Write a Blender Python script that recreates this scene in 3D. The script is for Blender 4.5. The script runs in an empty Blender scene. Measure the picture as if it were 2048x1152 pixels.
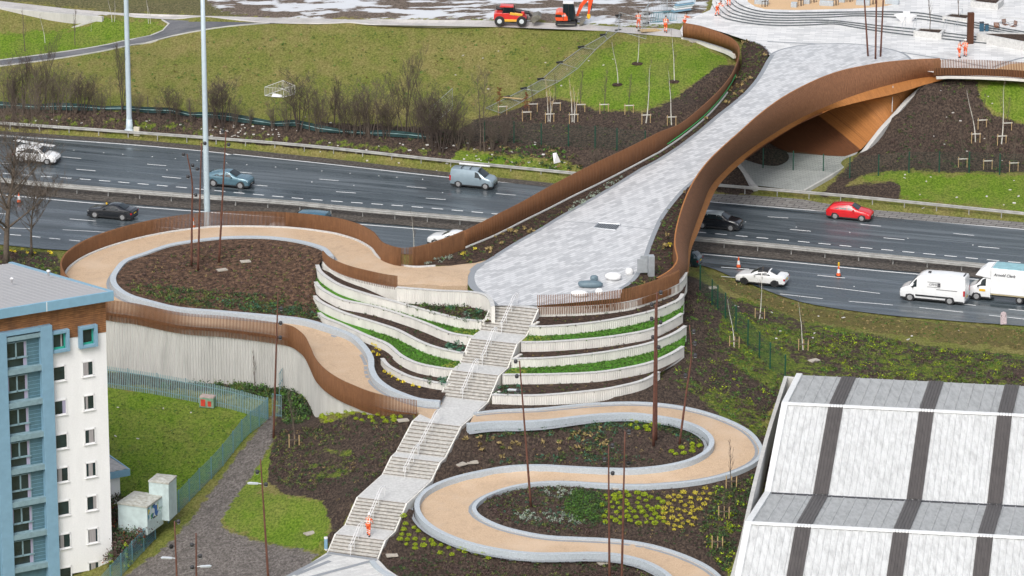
import bpy, bmesh, math, random
import numpy as np
from mathutils import Vector, Matrix
from mathutils.geometry import delaunay_2d_cdt
random.seed(7); RNG = np.random.default_rng(7)
SC = bpy.context.scene
COL = SC.collection
# ------------------------------------------------------------------ camera
F = 9000.0; PITCH = math.radians(17.5); HC = 122.0
SP, CP = math.sin(PITCH), math.cos(PITCH)
cam = bpy.data.cameras.new('camera'); camo = bpy.data.objects.new('camera', cam); COL.objects.link(camo)
camo.location = (0, 0, HC); camo.rotation_euler = (math.radians(90) - PITCH, 0, 0)
cam.sensor_width = 36; cam.lens = 36 * F / 2048; cam.clip_start = 5; cam.clip_end = 3000
SC.camera = camo
# ------------------------------------------------------------------ light: overcast day
SUN_EL, SUN_AZ = 48, 200
world = bpy.data.worlds.new('World'); SC.world = world; world.use_nodes = True
wn = world.node_tree; bgn = wn.nodes['Background']
sky = wn.nodes.new('ShaderNodeTexSky'); sky.sky_type = 'NISHITA'; sky.sun_disc = False
sky.sun_elevation = math.radians(SUN_EL); sky.sun_rotation = math.radians(SUN_AZ)
sky.air_density = 1.0; sky.dust_density = 4.0; sky.ozone_density = 1.0
hsv = wn.nodes.new('ShaderNodeHueSaturation'); hsv.inputs['Saturation'].default_value = 0.45
wn.links.new(sky.outputs[0], hsv.inputs['Color']); wn.links.new(hsv.outputs[0], bgn.inputs[0])
bgn.inputs[1].default_value = 0.15
sl = bpy.data.lights.new('sun', 'SUN'); slo = bpy.data.objects.new('sun', sl); COL.objects.link(slo)
sl.energy = 1.0; sl.angle = math.radians(25); sl.color = (1, 0.97, 0.93)
_a = math.radians(SUN_AZ); _e = math.radians(SUN_EL)
sd = Vector((math.sin(_a) * math.cos(_e), math.cos(_a) * math.cos(_e), math.sin(_e)))
slo.rotation_euler = sd.to_track_quat('Z', 'Y').to_euler()
SC.view_settings.view_transform = 'Standard'; SC.view_settings.look = 'None'
SC.view_settings.exposure = 0.45; SC.view_settings.gamma = 1.0

# ------------------------------------------------------------------ survey: photo point at a known height -> place in the world
def W(px, py, z=0.0):
    u = (px - 1024) / F; v = (py - 576) / F; d = (HC - z) / (SP + v * CP)
    return Vector((u * d, d * (CP - v * SP), z))
def PR(x, y, z):
    dz = HC - z; d = y * CP + dz * SP
    return 1024 + F * x / d, 576 + F * (dz * CP - y * SP) / d
_zo = [-8, -6, -3.9, -2.75, -1.1, 0, 1.6, 3.2, 4.85, 6.5, 20]; _zn = [-6, -4, -2.25, -1.3, .1, .95, 2.35, 3.75, 5.1, 6.5, 20]
def R(z): return float(np.interp(z, _zo, _zn))
def WR(px, py, z): return W(px, py, R(z))
def L3(lst, z=None, rz=False):
    out = []
    for p in lst:
        zz = p[2] if len(p) > 2 else z
        out.append(W(p[0], p[1], R(zz) if rz else zz))
    return out
def cat(pts, n=6):
    """Catmull-Rom through the points, n steps a span."""
    P = [Vector(p) for p in pts]; Q = [P[0] * 2 - P[1]] + P + [P[-1] * 2 - P[-2]]; out = []
    for i in range(1, len(Q) - 2):
        a, b, c, d = Q[i-1:i+3]
        for k in range(n):
            t = k / n
            out.append(0.5 * ((2*b) + (c-a)*t + (2*a-5*b+4*c-d)*t*t + (3*b-a-3*c+d)*t**3))
    out.append(P[-1]); return out
def resamp(pts, step=None, n=None):
    A = np.array([tuple(p) for p in pts]); d = np.r_[0, np.cumsum(np.linalg.norm(np.diff(A, axis=0), axis=1))]
    if n is None: n = max(2, int(round(d[-1] / step)) + 1)
    t = np.linspace(0, d[-1], n)
    return [Vector((np.interp(x, d, A[:, 0]), np.interp(x, d, A[:, 1]), np.interp(x, d, A[:, 2]))) for x in t]
def normals2(pts, side=1):
    """unit normals in plan; side=1 is to the right of travel"""
    out = []; n = len(pts)
    for i in range(n):
        t = pts[min(i+1, n-1)] - pts[max(i-1, 0)]
        v = Vector((t.y, -t.x, 0))
        out.append((v.normalized() if v.length > 1e-9 else Vector((1, 0, 0))) * side)
    return out
def offs(pts, d, side=1):
    return [p + n * d for p, n in zip(pts, normals2(pts, side))]
class RBF:
    def __init__(s, P):
        A = np.array([tuple(p) for p in P], float); A = A[np.unique(np.round(A[:, :2], 2), axis=0, return_index=True)[1]]
        s.c = A[:, :2]; n = len(A)
        K = np.linalg.norm(s.c[:, None] - s.c[None], axis=2) * -1.0 - np.eye(n) * 0.02
        M = np.zeros((n+1, n+1)); M[:n, :n] = K; M[:n, n] = 1; M[n, :n] = 1
        s.w = np.linalg.solve(M, np.r_[A[:, 2], 0])
    def __call__(s, x, y):
        x = np.atleast_1d(np.asarray(x, float)).ravel(); y = np.atleast_1d(np.asarray(y, float)).ravel(); out = np.zeros(len(x))
        for a in range(0, len(x), 20000):
            q = np.c_[x[a:a+20000], y[a:a+20000]]
            out[a:a+20000] = -np.linalg.norm(q[:, None] - s.c[None], axis=2) @ s.w[:-1] + s.w[-1]
        return out
def inpoly(x, y, poly):
    c = np.zeros(x.shape, bool); n = len(poly)
    for i in range(n):
        x1, y1 = poly[i][:2]; x2, y2 = poly[(i+1) % n][:2]
        if y1 == y2: continue
        c ^= ((y1 > y) != (y2 > y)) & (x < (x2-x1)*(y-y1)/(y2-y1)+x1)
    return c
def sdf(x, y, poly):
    """signed distance, positive inside"""
    d = np.full(x.shape, 1e9); n = len(poly)
    for i in range(n):
        x1, y1 = poly[i][:2]; x2, y2 = poly[(i+1) % n][:2]
        ex, ey = x2-x1, y2-y1; L = max(ex*ex+ey*ey, 1e-9)
        t = np.clip(((x-x1)*ex+(y-y1)*ey)/L, 0, 1)
        d = np.minimum(d, np.hypot(x-x1-t*ex, y-y1-t*ey))
    return np.where(inpoly(x, y, poly), d, -d)

# ------------------------------------------------------------------ scene objects
def tag(o, label=None, category=None, group=None, kind=None):
    if label: o['label'] = label
    if category: o['category'] = category
    if group: o['group'] = group
    if kind: o['kind'] = kind
    return o
def thing(name, label, category, loc=(0, 0, 0), rz=0.0, group=None):
    o = bpy.data.objects.new(name, None); COL.objects.link(o); o.empty_display_size = .3
    o.location = loc; o.rotation_euler = (0, 0, rz)
    return tag(o, label, category, group)
def dup(o, loc=None, rz=None, label=None, group=None, parent=None, scale=None):
    c = o.copy(); COL.objects.link(c)
    if parent is not None: c.parent = parent
    if loc is not None: c.location = loc
    if rz is not None: c.rotation_euler = (0, 0, rz)
    if scale is not None: c.scale = (scale, scale, scale) if not hasattr(scale, '__len__') else scale
    if label: c['label'] = label
    if group: c['group'] = group
    for ch in list(KIDS.get(o.name, [])):
        k = dup(ch, parent=c); KIDS.setdefault(c.name, []).append(k)
    return c
KIDS = {}
class MB:
    def __init__(s): s.v = []; s.f = []; s.m = []; s.uv = None
    def add(s, vs, fs, m=0):
        b = len(s.v); s.v += [tuple(v) for v in vs]
        for f in fs: s.f.append(tuple(i + b for i in f)); s.m.append(m)
        return s
    def box(s, c, d, rz=0.0, m=0, rot=None, taper=1.0):
        x, y, z = d[0]/2, d[1]/2, d[2]/2
        M = rot if rot is not None else Matrix.Rotation(rz, 3, 'Z')
        vs = []
        for k in (-1, 1):
            t = 1.0 if k < 0 else taper
            for a, b in ((-1, -1), (1, -1), (1, 1), (-1, 1)): vs.append(Vector(c) + M @ Vector((a*x*t, b*y*t, k*z)))
        return s.add(vs, [(3, 2, 1, 0), (4, 5, 6, 7), (0, 1, 5, 4), (1, 2, 6, 5), (2, 3, 7, 6), (3, 0, 4, 7)], m)
    def tube(s, pts, r, n=6, m=0, cap=True):
        P = [Vector(p) for p in pts]; k = len(P)
        if not hasattr(r, '__len__'): r = [r] * k
        b = len(s.v); ref = None
        for i in range(k):
            t = (P[min(i+1, k-1)] - P[max(i-1, 0)]).normalized()
            if ref is None or abs(ref.dot(t)) > .95: ref = Vector((0, 0, 1)) if abs(t.z) < .9 else Vector((1, 0, 0))
            a = t.cross(ref).normalized(); c = a.cross(t)
            for j in range(n):
                th = 2*math.pi*j/n; s.v.append(tuple(P[i] + (a*math.cos(th) + c*math.sin(th))*r[i]))
        for i in range(k-1):
            for j in range(n):
                s.f.append((b+i*n+j, b+i*n+(j+1) % n, b+(i+1)*n+(j+1) % n, b+(i+1)*n+j)); s.m.append(m)
        if cap:
            s.f.append(tuple(b+j for j in range(n-1, -1, -1))); s.m.append(m)
            s.f.append(tuple(b+(k-1)*n+j for j in range(n))); s.m.append(m)
        return s
    def lathe(s, prof, n=16, c=(0, 0, 0), m=0):
        b = len(s.v)
        for r, z in prof:
            for j in range(n): th = 2*math.pi*j/n; s.v.append((c[0]+r*math.cos(th), c[1]+r*math.sin(th), c[2]+z))
        for i in range(len(prof)-1):
            for j in range(n): s.f.append((b+i*n+j, b+i*n+(j+1) % n, b+(i+1)*n+(j+1) % n, b+(i+1)*n+j)); s.m.append(m)
        s.f.append(tuple(b+j for j in range(n-1, -1, -1))); s.m.append(m)
        s.f.append(tuple(b+(len(prof)-1)*n+j for j in range(n))); s.m.append(m)
        return s
    def prism(s, prof, y0, y1, m=0):
        """closed profile in xz, extruded along y"""
        n = len(prof); vs = [(x, y0, z) for x, z in prof] + [(x, y1, z) for x, z in prof]
        fs = [tuple(range(n-1, -1, -1)), tuple(range(n, 2*n))] + [(i, (i+1) % n, n+(i+1) % n, n+i) for i in range(n)]
        return s.add(vs, fs, m)
    def poly(s, pts, m=0):
        return s.add(pts, [tuple(range(len(pts)))], m)
    def build(s, name, mats, parent=None, smooth=False, bevel=0, loc=None, rz=None, flip=True):
        me = bpy.data.meshes.new(name); me.from_pydata(s.v, [], s.f)
        if not isinstance(mats, (list, tuple)): mats = [mats]
        for m in mats: me.materials.append(m)
        if len(mats) > 1: me.polygons.foreach_set('material_index', s.m)
        if flip:
            bm = bmesh.new(); bm.from_mesh(me); bmesh.ops.recalc_face_normals(bm, faces=bm.faces); bm.to_mesh(me); bm.free()
        if smooth: me.polygons.foreach_set('use_smooth', [True]*len(me.polygons))
        me.update()
        return link(name, me, parent, bevel, loc, rz)
def link(name, me, parent=None, bevel=0, loc=None, rz=None):
    o = bpy.data.objects.new(name, me); COL.objects.link(o)
    if parent is not None: o.parent = parent; KIDS.setdefault(parent.name, []).append(o)
    if loc is not None: o.location = loc
    if rz is not None: o.rotation_euler = (0, 0, rz)
    if bevel:
        b = o.modifiers.new('bevel', 'BEVEL'); b.width = bevel; b.segments = 2; b.limit_method = 'ANGLE'; b.angle_limit = math.radians(40)
    return o
def npmesh(name, V, Fc, mats, parent=None, mi=None, attrs=None, smooth=False):
    me = bpy.data.meshes.new(name); V = np.asarray(V, np.float32); Fc = np.asarray(Fc, np.int32); k = Fc.shape[1]
    me.vertices.add(len(V)); me.vertices.foreach_set('co', V.ravel())
    me.loops.add(Fc.size); me.loops.foreach_set('vertex_index', Fc.ravel())
    me.polygons.add(len(Fc)); me.polygons.foreach_set('loop_start', np.arange(0, Fc.size, k, dtype=np.int32))
    if not isinstance(mats, (list, tuple)): mats = [mats]
    for m in mats: me.materials.append(m)
    if mi is not None: me.polygons.foreach_set('material_index', np.asarray(mi, np.int32))
    if smooth: me.polygons.foreach_set('use_smooth', np.ones(len(Fc), bool))
    me.update(calc_edges=True)
    for nm, ar in (attrs or {}).items():
        at = me.attributes.new(nm, 'FLOAT', 'POINT'); at.data.foreach_set('value', np.asarray(ar, np.float32))
    return link(name, me, parent)
def patch(name, bnd, mat, kind=None, step=1.0, zadd=0.0, inner=None, parent=None, skirt=0.0, zf=None, holes=None):
    """surface over a closed outline of 3-D points; heights run smoothly from the outline"""
    bnd = [Vector(p) for p in bnd]
    B2 = [(p.x, p.y) for p in bnd]; f = zf or RBF(list(bnd) + list(inner or []))
    xs = np.array([p[0] for p in B2]); ys = np.array([p[1] for p in B2])
    gx, gy = np.meshgrid(np.arange(xs.min(), xs.max(), step), np.arange(ys.min(), ys.max(), step)); gx = gx.ravel(); gy = gy.ravel()
    k = sdf(gx, gy, B2) > step*.35; gx, gy = gx[k], gy[k]
    n = len(B2)
    vs = [Vector(p) for p in B2] + [Vector((a, b)) for a, b in zip(gx, gy)]
    r = delaunay_2d_cdt(vs, [(i, (i+1) % n) for i in range(n)], [], 1, 1e-4)
    P = np.array([tuple(v) for v in r[0]]); z = f(P[:, 0], P[:, 1]) + zadd
    V = [(a, b, c) for (a, b), c in zip(P, z)]; Fs = [tuple(q) for q in r[2]]
    m = MB(); m.add(V, Fs)
    if skirt:
        zb = f(xs, ys) + zadd; b = len(m.v)
        m.v += [(p[0], p[1], z) for p, z in zip(B2, zb)] + [(p[0], p[1], z-skirt) for p, z in zip(B2, zb)]
        for i in range(n): m.f.append((b+i, b+(i+1) % n, b+n+(i+1) % n, b+n+i)); m.m.append(0)
    o = m.build(name, mat, parent)
    me = o.data
    if kind: o['kind'] = kind
    return o
def strip(name, A, B, mat, parent=None, mid=None, thick=0, uvs=True):
    """ruled band between two equally long lines (optional middle line), with metre UVs"""
    rows = [A] + (mid if mid else []) + [B]; n = len(A); k = len(rows)
    V = [tuple(p) for r in rows for p in r]; Fs = []
    u = np.r_[0, np.cumsum([(A[i+1]-A[i]).length for i in range(n-1)])]
    w = [0]
    for j in range(1, k): w.append(w[-1] + (rows[j][n//2]-rows[j-1][n//2]).length)
    uv = []
    for j in range(k-1):
        for i in range(n-1):
            Fs.append((j*n+i, j*n+i+1, (j+1)*n+i+1, (j+1)*n+i)); uv += [(u[i], w[j]), (u[i+1], w[j]), (u[i+1], w[j+1]), (u[i], w[j+1])]
    me = bpy.data.meshes.new(name); me.from_pydata(V, [], Fs); me.materials.append(mat)
    l = me.uv_layers.new(name='UVMap'); l.data.foreach_set('uv', np.array(uv, np.float32).ravel())
    me.polygons.foreach_set('use_smooth', [True]*len(Fs))
    me.update(); o = link(name, me, parent)
    if thick:
        md = o.modifiers.new('thick', 'SOLIDIFY'); md.thickness = thick; md.offset = 0
    return o

# ------------------------------------------------------------------ materials
def nt(name):
    m = bpy.data.materials.new(name); m.use_nodes = True; t = m.node_tree
    return m, t, t.nodes['Principled BSDF'], t.nodes, t.links
def N(t, kind, **kw):
    n = t.nodes.new('ShaderNode' + kind)
    for k, v in kw.items():
        if k in ('op',): n.operation = v
        elif hasattr(n, k): setattr(n, k, v)
        else: n.inputs[k.replace('_', ' ')].default_value = v
    return n
def ramp(t, src, stops):
    r = t.nodes.new('ShaderNodeValToRGB'); e = r.color_ramp.elements
    while len(e) < len(stops): e.new(.5)
    for i, (p, c) in enumerate(stops): e[i].position = p; e[i].color = (*c, 1) if len(c) == 3 else c
    t.links.new(src, r.inputs[0]); return r.outputs[0]
def mixc(t, fac, a, b, mode='MIX'):
    m = t.nodes.new('ShaderNodeMix'); m.data_type = 'RGBA'; m.blend_type = mode
    for s, v in ((0, fac), (6, a), (7, b)):
        if hasattr(v, 'is_linked'): t.links.new(v, m.inputs[s])
        elif s == 0: m.inputs[0].default_value = v
        else: m.inputs[s].default_value = (*v, 1)
    return m.outputs[2]
def math_(t, op, a, b=0.0, clamp=False):
    m = t.nodes.new('ShaderNodeMath'); m.operation = op; m.use_clamp = clamp
    for i, v in enumerate((a, b)):
        if hasattr(v, 'is_linked'): t.links.new(v, m.inputs[i])
        else: m.inputs[i].default_value = v
    return m.outputs[0]
def noise(t, vec, scale, detail=4, rough=.6):
    n = t.nodes.new('ShaderNodeTexNoise'); n.inputs['Scale'].default_value = scale; n.inputs['Detail'].default_value = detail; n.inputs['Roughness'].default_value = rough
    if vec is not None: t.links.new(vec, n.inputs['Vector'])
    return n.outputs['Fac']
def coords(t, scale=(1, 1, 1), rot=(0, 0, 0), src='pos'):
    if src == 'pos': o = t.nodes.new('ShaderNodeNewGeometry').outputs['Position']
    elif src == 'obj': o = t.nodes.new('ShaderNodeTexCoord').outputs['Object']
    else: o = t.nodes.new('ShaderNodeTexCoord').outputs['UV']
    mp = t.nodes.new('ShaderNodeMapping'); mp.inputs['Scale'].default_value = scale; mp.inputs['Rotation'].default_value = rot
    t.links.new(o, mp.inputs[0]); return mp.outputs[0]
def bump(t, b, h, strength=.3, dist=.05):
    n = t.nodes.new('ShaderNodeBump'); n.inputs['Strength'].default_value = strength; n.inputs['Distance'].default_value = dist
    t.links.new(h, n.inputs['Height']); t.links.new(n.outputs[0], b.inputs['Normal'])
def rgbmul(c, k): return tuple(min(1, x*k) for x in c)
def M(name, c, rough=.6, var=.25, scale=3.0, metal=0.0, bmp=0.0, src='pos', stretch=(1, 1, 1), c2=None, spec=None, big=0.3, coat=0):
    m, t, b, _, lk = nt(name)
    v = coords(t, stretch, src=src)
    n1 = noise(t, v, scale, 5); n2 = noise(t, v, big, 3)
    lo, hi = (rgbmul(c, 1-var), rgbmul(c, 1+var)) if c2 is None else (c, c2)
    c1 = ramp(t, n1, [(.36, lo), (.64, hi)])
    if big: c1 = mixc(t, math_(t, 'MULTIPLY', n2, .6), c1, rgbmul(c if c2 is None else [(a+d)/2 for a, d in zip(c, c2)], .75))
    lk.new(c1, b.inputs['Base Color']); b.inputs['Roughness'].default_value = rough; b.inputs['Metallic'].default_value = metal
    if spec is not None: b.inputs['Specular IOR Level'].default_value = spec
    if coat: b.inputs['Coat Weight'].default_value = coat; b.inputs['Coat Roughness'].default_value = .08
    if bmp: bump(t, b, n1, bmp)
    return m
MAT = {}
MT = MAT
MT['white_paint'] = M('road_paint', (.72, .73, .72), .5, .12, 8, big=.0)
def resin():
    m, t, b, _, lk = nt('resin_gravel'); v = coords(t); f = noise(t, v, 10, 5, .75); md = noise(t, v, 1.2, 6, .65); bg = noise(t, v, .3, 4)
    c = ramp(t, f, [(.34, (.39, .28, .18)), (.5, (.49, .355, .235)), (.68, (.58, .43, .30))])
    c = mixc(t, ramp(t, md, [(.5, (0, 0, 0)), (.68, (.6, .6, .6))]), c, (.36, .265, .18)); c = mixc(t, ramp(t, bg, [(.5, (0, 0, 0)), (.66, (.5, .5, .5))]), c, (.58, .45, .33))
    lk.new(c, b.inputs['Base Color']); b.inputs['Roughness'].default_value = .8; bump(t, b, f, .2); return m
MT['resin'] = resin()
MT['granite'] = M('granite_kerb', (.43, .475, .51), .6, .16, 9, big=.4)
MT['grey_edge'] = M('dark_granite_edging', (.27, .29, .31), .6, .2, 10)
MT['lightstone'] = M('pale_stone', (.55, .55, .535), .65, .16, 5, big=.5)
MT['step'] = M('stair_stone', (.52, .505, .465), .7, .28, 4, big=.8)
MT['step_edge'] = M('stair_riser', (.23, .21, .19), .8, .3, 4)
MT['cover'] = M('tan_cover', (.42, .38, .32), .8, .15, 5)
MT['steel'] = M('galvanised_steel', (.50, .53, .55), .4, .12, 6, metal=.6)
MT['rail'] = M('barrier_steel', (.42, .42, .40), .55, .25, 1.2, metal=.3)
MT['dark'] = M('dark_rubber', (.02, .02, .022), .7, .2, 8)
MT['tyre'] = M('tyre_rubber', (.025, .025, .027), .75, .2, 8, src='obj')
MT['mast'] = M('mast_paint', (.52, .62, .68), .4, .06, 2, big=.1)
MT['rust_pole'] = M('rust_pole_steel', (.13, .052, .034), .75, .3, 3)
MT['dark_steel'] = M('dark_steel', (.04, .04, .045), .5, .2, 4)
MT['lamp'] = M('lamp_head', (.62, .66, .70), .35, .08, 5, src='obj')
MT['greenpost'] = M('green_fence_paint', (.006, .065, .04), .45, .2, 3)
MT['teal'] = M('teal_fence_paint', (.11, .24, .28), .45, .15, 3)
MT['wood'] = M('pale_wood', (.48, .34, .17), .75, .25, 6, src='obj')
MT['bark'] = M('bark', (.115, .09, .07), .9, .35, 5, src='obj')
MT['bark2'] = M('dark_bark', (.08, .06, .05), .9, .35, 5, src='obj')
MT['birch'] = M('birch_bark', (.62, .60, .54), .8, .25, 5, src='obj')
MT['yellow'] = M('yellow_plastic', (.75, .45, .02), .5, .1, 5)
MT['orange'] = M('orange_plastic', (.8, .13, .03), .5, .1, 5)
MT['whiteplastic'] = M('white_plastic', (.75, .75, .75), .5, .06, 5, src='obj')
def soilmat(name, lo, hi, sc=5):
    m, t, b, _, lk = nt(name)
    v = coords(t); n1 = noise(t, v, sc, 8, .75); n2 = noise(t, v, .35, 3); n3 = noise(t, v, sc*4, 3)
    c = ramp(t, n1, [(.40, lo), (.52, [(a+d)/2.2 for a, d in zip(lo, hi)]), (.62, hi)])
    c = mixc(t, math_(t, 'GREATER_THAN', n3, .64), c, (.19, .14, .10))
    c = mixc(t, math_(t, 'MULTIPLY', n2, .45), c, lo)
    lk.new(c, b.inputs['Base Color']); b.inputs['Roughness'].default_value = .95; b.inputs['Specular IOR Level'].default_value = .2
    bump(t, b, n1, .9, .2); return m
MT['mulch'] = soilmat('bark_mulch', (.024, .016, .013), (.13, .085, .062), 3)
MT['mulch_dry'] = soilmat('dry_bark_mulch', (.034, .021, .015), (.23, .135, .085), 2.6)
def turfmat(name, lo, hi, straw, amt=.5):
    m, t, b, _, lk = nt(name)
    v = coords(t); n1 = noise(t, v, 7, 6, .7); n2 = noise(t, v, .22, 4, .6); n3 = noise(t, coords(t, (1, .4, 1)), 1.3, 5)
    c = ramp(t, n1, [(.4, lo), (.6, hi)])
    c = mixc(t, math_(t, 'MULTIPLY', ramp(t, math_(t, 'ADD', math_(t, 'MULTIPLY', n2, .6), math_(t, 'MULTIPLY', n3, .5)), [(.45, (0, 0, 0)), (.68, (1, 1, 1))]), amt), c, straw)
    lk.new(c, b.inputs['Base Color']); b.inputs['Roughness'].default_value = .9; b.inputs['Specular IOR Level'].default_value = .2
    bump(t, b, n1, .8, .12); return m
MT['turf'] = turfmat('fresh_turf', (.03, .13, .01), (.10, .28, .025), (.11, .22, .025), .3)
MT['turf_yellow'] = turfmat('yellow_turf', (.14, .19, .025), (.24, .28, .04), (.26, .26, .06), .3)
def fol(name, c, var=.5):
    m, t, b, _, lk = nt(name)
    g = t.nodes.new('ShaderNodeNewGeometry'); oi = t.nodes.new('ShaderNodeObjectInfo')
    r = math_(t, 'FRACT', math_(t, 'ADD', g.outputs['Random Per Island'], oi.outputs['Random']))
    lk.new(ramp(t, r, [(0, rgbmul(c, 1-var)), (1, rgbmul(c, 1+var))]), b.inputs['Base Color'])
    b.inputs['Roughness'].default_value = .65; b.inputs['Specular IOR Level'].default_value = .3
    return m
MT['leaf_dark'] = fol('dark_foliage', (.038, .074, .026))
MT['leaf_green'] = fol('green_foliage', (.07, .155, .025))
MT['leaf_mid'] = fol('mid_foliage', (.115, .14, .035))
MT['leaf_lime'] = fol('lime_foliage', (.27, .35, .015), .4)
MT['leaf_yellow'] = fol('yellow_foliage', (.50, .42, .05), .35)
MT['leaf_grey'] = fol('silver_foliage', (.26, .31, .25), .4)
MT['leaf_purple'] = fol('purple_foliage', (.085, .053, .047))
MT['leaf_straw'] = fol('straw_foliage', (.24, .18, .075), .4)
MT['leaf_rust'] = fol('rust_foliage', (.17, .05, .02), .4)
MT['leaf_blue'] = fol('blue_green_foliage', (.045, .125, .075), .4)
MT['daffodil'] = fol('daffodil_petals', (.75, .6, .02), .2)
# ================================================================== GROUND
ctl = []
def C(*pts, rz=False):
    for p in pts: ctl.append(W(p[0], p[1], R(p[2]) if rz else p[2]))
ROAD_A = W(0, 271); ROAD_T = (W(2048, 459) - ROAD_A).normalized(); ROAD_N = Vector((ROAD_T.y, -ROAD_T.x, 0))
def RV(u, v, z=0.0): q = ROAD_A + ROAD_T*u + ROAD_N*v; return Vector((q.x, q.y, z))
# far bank and field
C((-200, 235, .4), (0, 255, .3), (300, 275, .3), (600, 302, .3), (860, 328, .3), (1140, 355, .3), (1430, 380, .3), (1800, 412, .3), (2048, 438, .3), (2250, 455, .3))
C((-200, 200, 2.3), (0, 217, 2.2), (250, 228, 2.2), (420, 236, 2.2), (600, 256, 2.1), (860, 276, 2.0), (1000, 262, 2.0), (1120, 300, 1.9))
C((259, 261, 1.0), (0, 170, 2.8), (300, 180, 3.0), (600, 190, 3.1), (850, 200, 3.3), (1000, 215, 3.1), (100, 110, 4.0), (300, 90, 4.2), (700, 120, 4.6), (1000, 120, 5.0))
C((0, 60, 4.9), (150, 58, 4.9), (200, 36, 5.6), (0, 14, 6.1), (200, 27, 6.2), (400, 40, 6.2), (700, 44, 6.6), (1000, 52, 7.0), (1200, 58, 7.3), (1340, 66, 7.6))
C((-200, -10, 6.2), (0, -30, 6.6), (400, -20, 6.6), (700, 10, 6.8), (900, 0, 7.0), (1200, 0, 7.4), (1300, -50, 7.6), (700, -80, 7), (0, -120, 7), (1400, -120, 7.6))
C((1100, 190, 4.0), (1300, 130, 6.0), (1200, 180, 4.8), (1340, 200, 5.2), (1430, 112, 6.9), (1440, 140, 6.8), (1400, 205, 5.6), (1300, 250, 4.2), (1250, 300, 3.0), (1150, 250, 2.9), (1370, 80, 7.4))
C((1450, 150, 6.6), (1500, 250, 4.0), (1440, 330, 1.6), (1560, 340, .9))
# far right bank
C((1850, 168, 6.8), (1900, 162, 6.9), (2048, 168, 6.9), (2200, 175, 6.9), (1960, 215, 5.4), (2048, 235, 5.0), (1880, 260, 3.6), (1960, 300, 2.1), (2048, 320, 1.9), (1800, 300, 2.6), (1760, 350, 1.0), (1900, 375, .7), (2048, 385, .8), (1720, 380, .6), (1720, 308, 1.9), (1790, 230, 4.6), (2250, 330, 1.9), (2250, 240, 5))
C((1862, 163, 6.0), (1841, 174, 5.6), (1813, 199, 4.8), (1787, 227, 4.0), (1763, 254, 3.1), (1739, 283, 1.9), (1716, 305, 1.0), (1688, 314, .7), (1654, 313, .7), (1597, 308, .7), (1490, 298, .7), (1600, 290, 1.0), (1680, 290, 1.3), (1474, 326, .8), (1510, 376, .2), (1603, 384, .2), (1660, 352, .5))
# below the plaza (hidden by it)
C((1600, 60, 7.0), (1900, 60, 7.0), (2048, 60, 7.0), (1700, -60, 7.3), (2200, 0, 7))
# near right bank
C((1400, 522, .1), (1480, 560, .15), (1600, 602, .15), (1750, 630, .15), (1900, 645, .15), (2048, 655, .15), (2250, 670, .15))
C((1440, 625, 1.6), (1500, 640, 1.4), (1600, 660, 1.0), (1700, 670, .8), (1900, 690, .6), (2048, 700, .6), (1480, 700, 1.5), (1560, 745, 1.0), (1650, 740, .7), (1800, 750, .5), (2048, 760, .4), (1420, 720, 1.9), (1450, 780, 1.7), (1380, 790, 2.0), (1500, 800, 1.3))
C((1378, 590, 4.2), (1384, 640, 3.6), (1386, 690, 3.2), (1345, 750, 2.6), (1372, 560, 3.2), (1400, 640, 2.8), (1400, 690, 2.6))
C((2250, 780, .2), (1700, 900, -2), (2048, 900, -2), (1800, 1100, -3), (2100, 1150, -3))
# under the deck end and terraces
C((1000, 640, 1.9), (1200, 640, 1.9), (1300, 610, 1.9), (800, 620, 2), (900, 680, 1.9), (1200, 720, 2.0), (700, 600, 2.0), (1000, 560, 1.4), (1200, 540, 1.2), (1100, 500, .6), (900, 510, .3))
# in front of the terraces and round the lower ramp
C((984, 810, 1.5), (1193, 803, 1.5), (1320, 762, 1.6), (940, 850, 1.3), (900, 850, 1.2), (1000, 870, .9), (1200, 845, 1.0), (1350, 835, .8), (1460, 860, .2), (1525, 900, -.1), (1490, 950, -.6), (1380, 970, -.9), (1250, 965, -1.1), (1420, 905, .0), (1350, 935, -.3), (1200, 930, -.6), (1050, 925, -.8), (950, 940, -1.0), (870, 980, -1.6), (830, 1020, -2.0), (860, 1060, -2.5), (950, 1095, -2.9), (1100, 1105, -3.1), (1250, 1115, -3.4), (1340, 1145, -3.6), (1150, 880, .4), (960, 880, .5), (1300, 880, .4), (880, 930, -.5), rz=True)
C((1100, 970, -1.3), (1300, 1000, -1.5), (1100, 1040, -2.2), (1000, 1000, -1.6), (1000, 1060, -2.4), (1250, 1070, -2.7), (1400, 1100, -3.1), (1440, 1040, -2.2), (1470, 990, -1.4), (1430, 1150, -3.7), (820, 1090, -3.6), (790, 1130, -3.95), (900, 1140, -4.1), (1100, 1145, -4.0), (1250, 1150, -4.0), (760, 1100, -3.8), (800, 1020, -2.6), (750, 1180, -4.2), (1100, 1250, -4.6), (1400, 1250, -4.6), (1600, 1300, -4.8), (840, 960, -1.3), rz=True)
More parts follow.
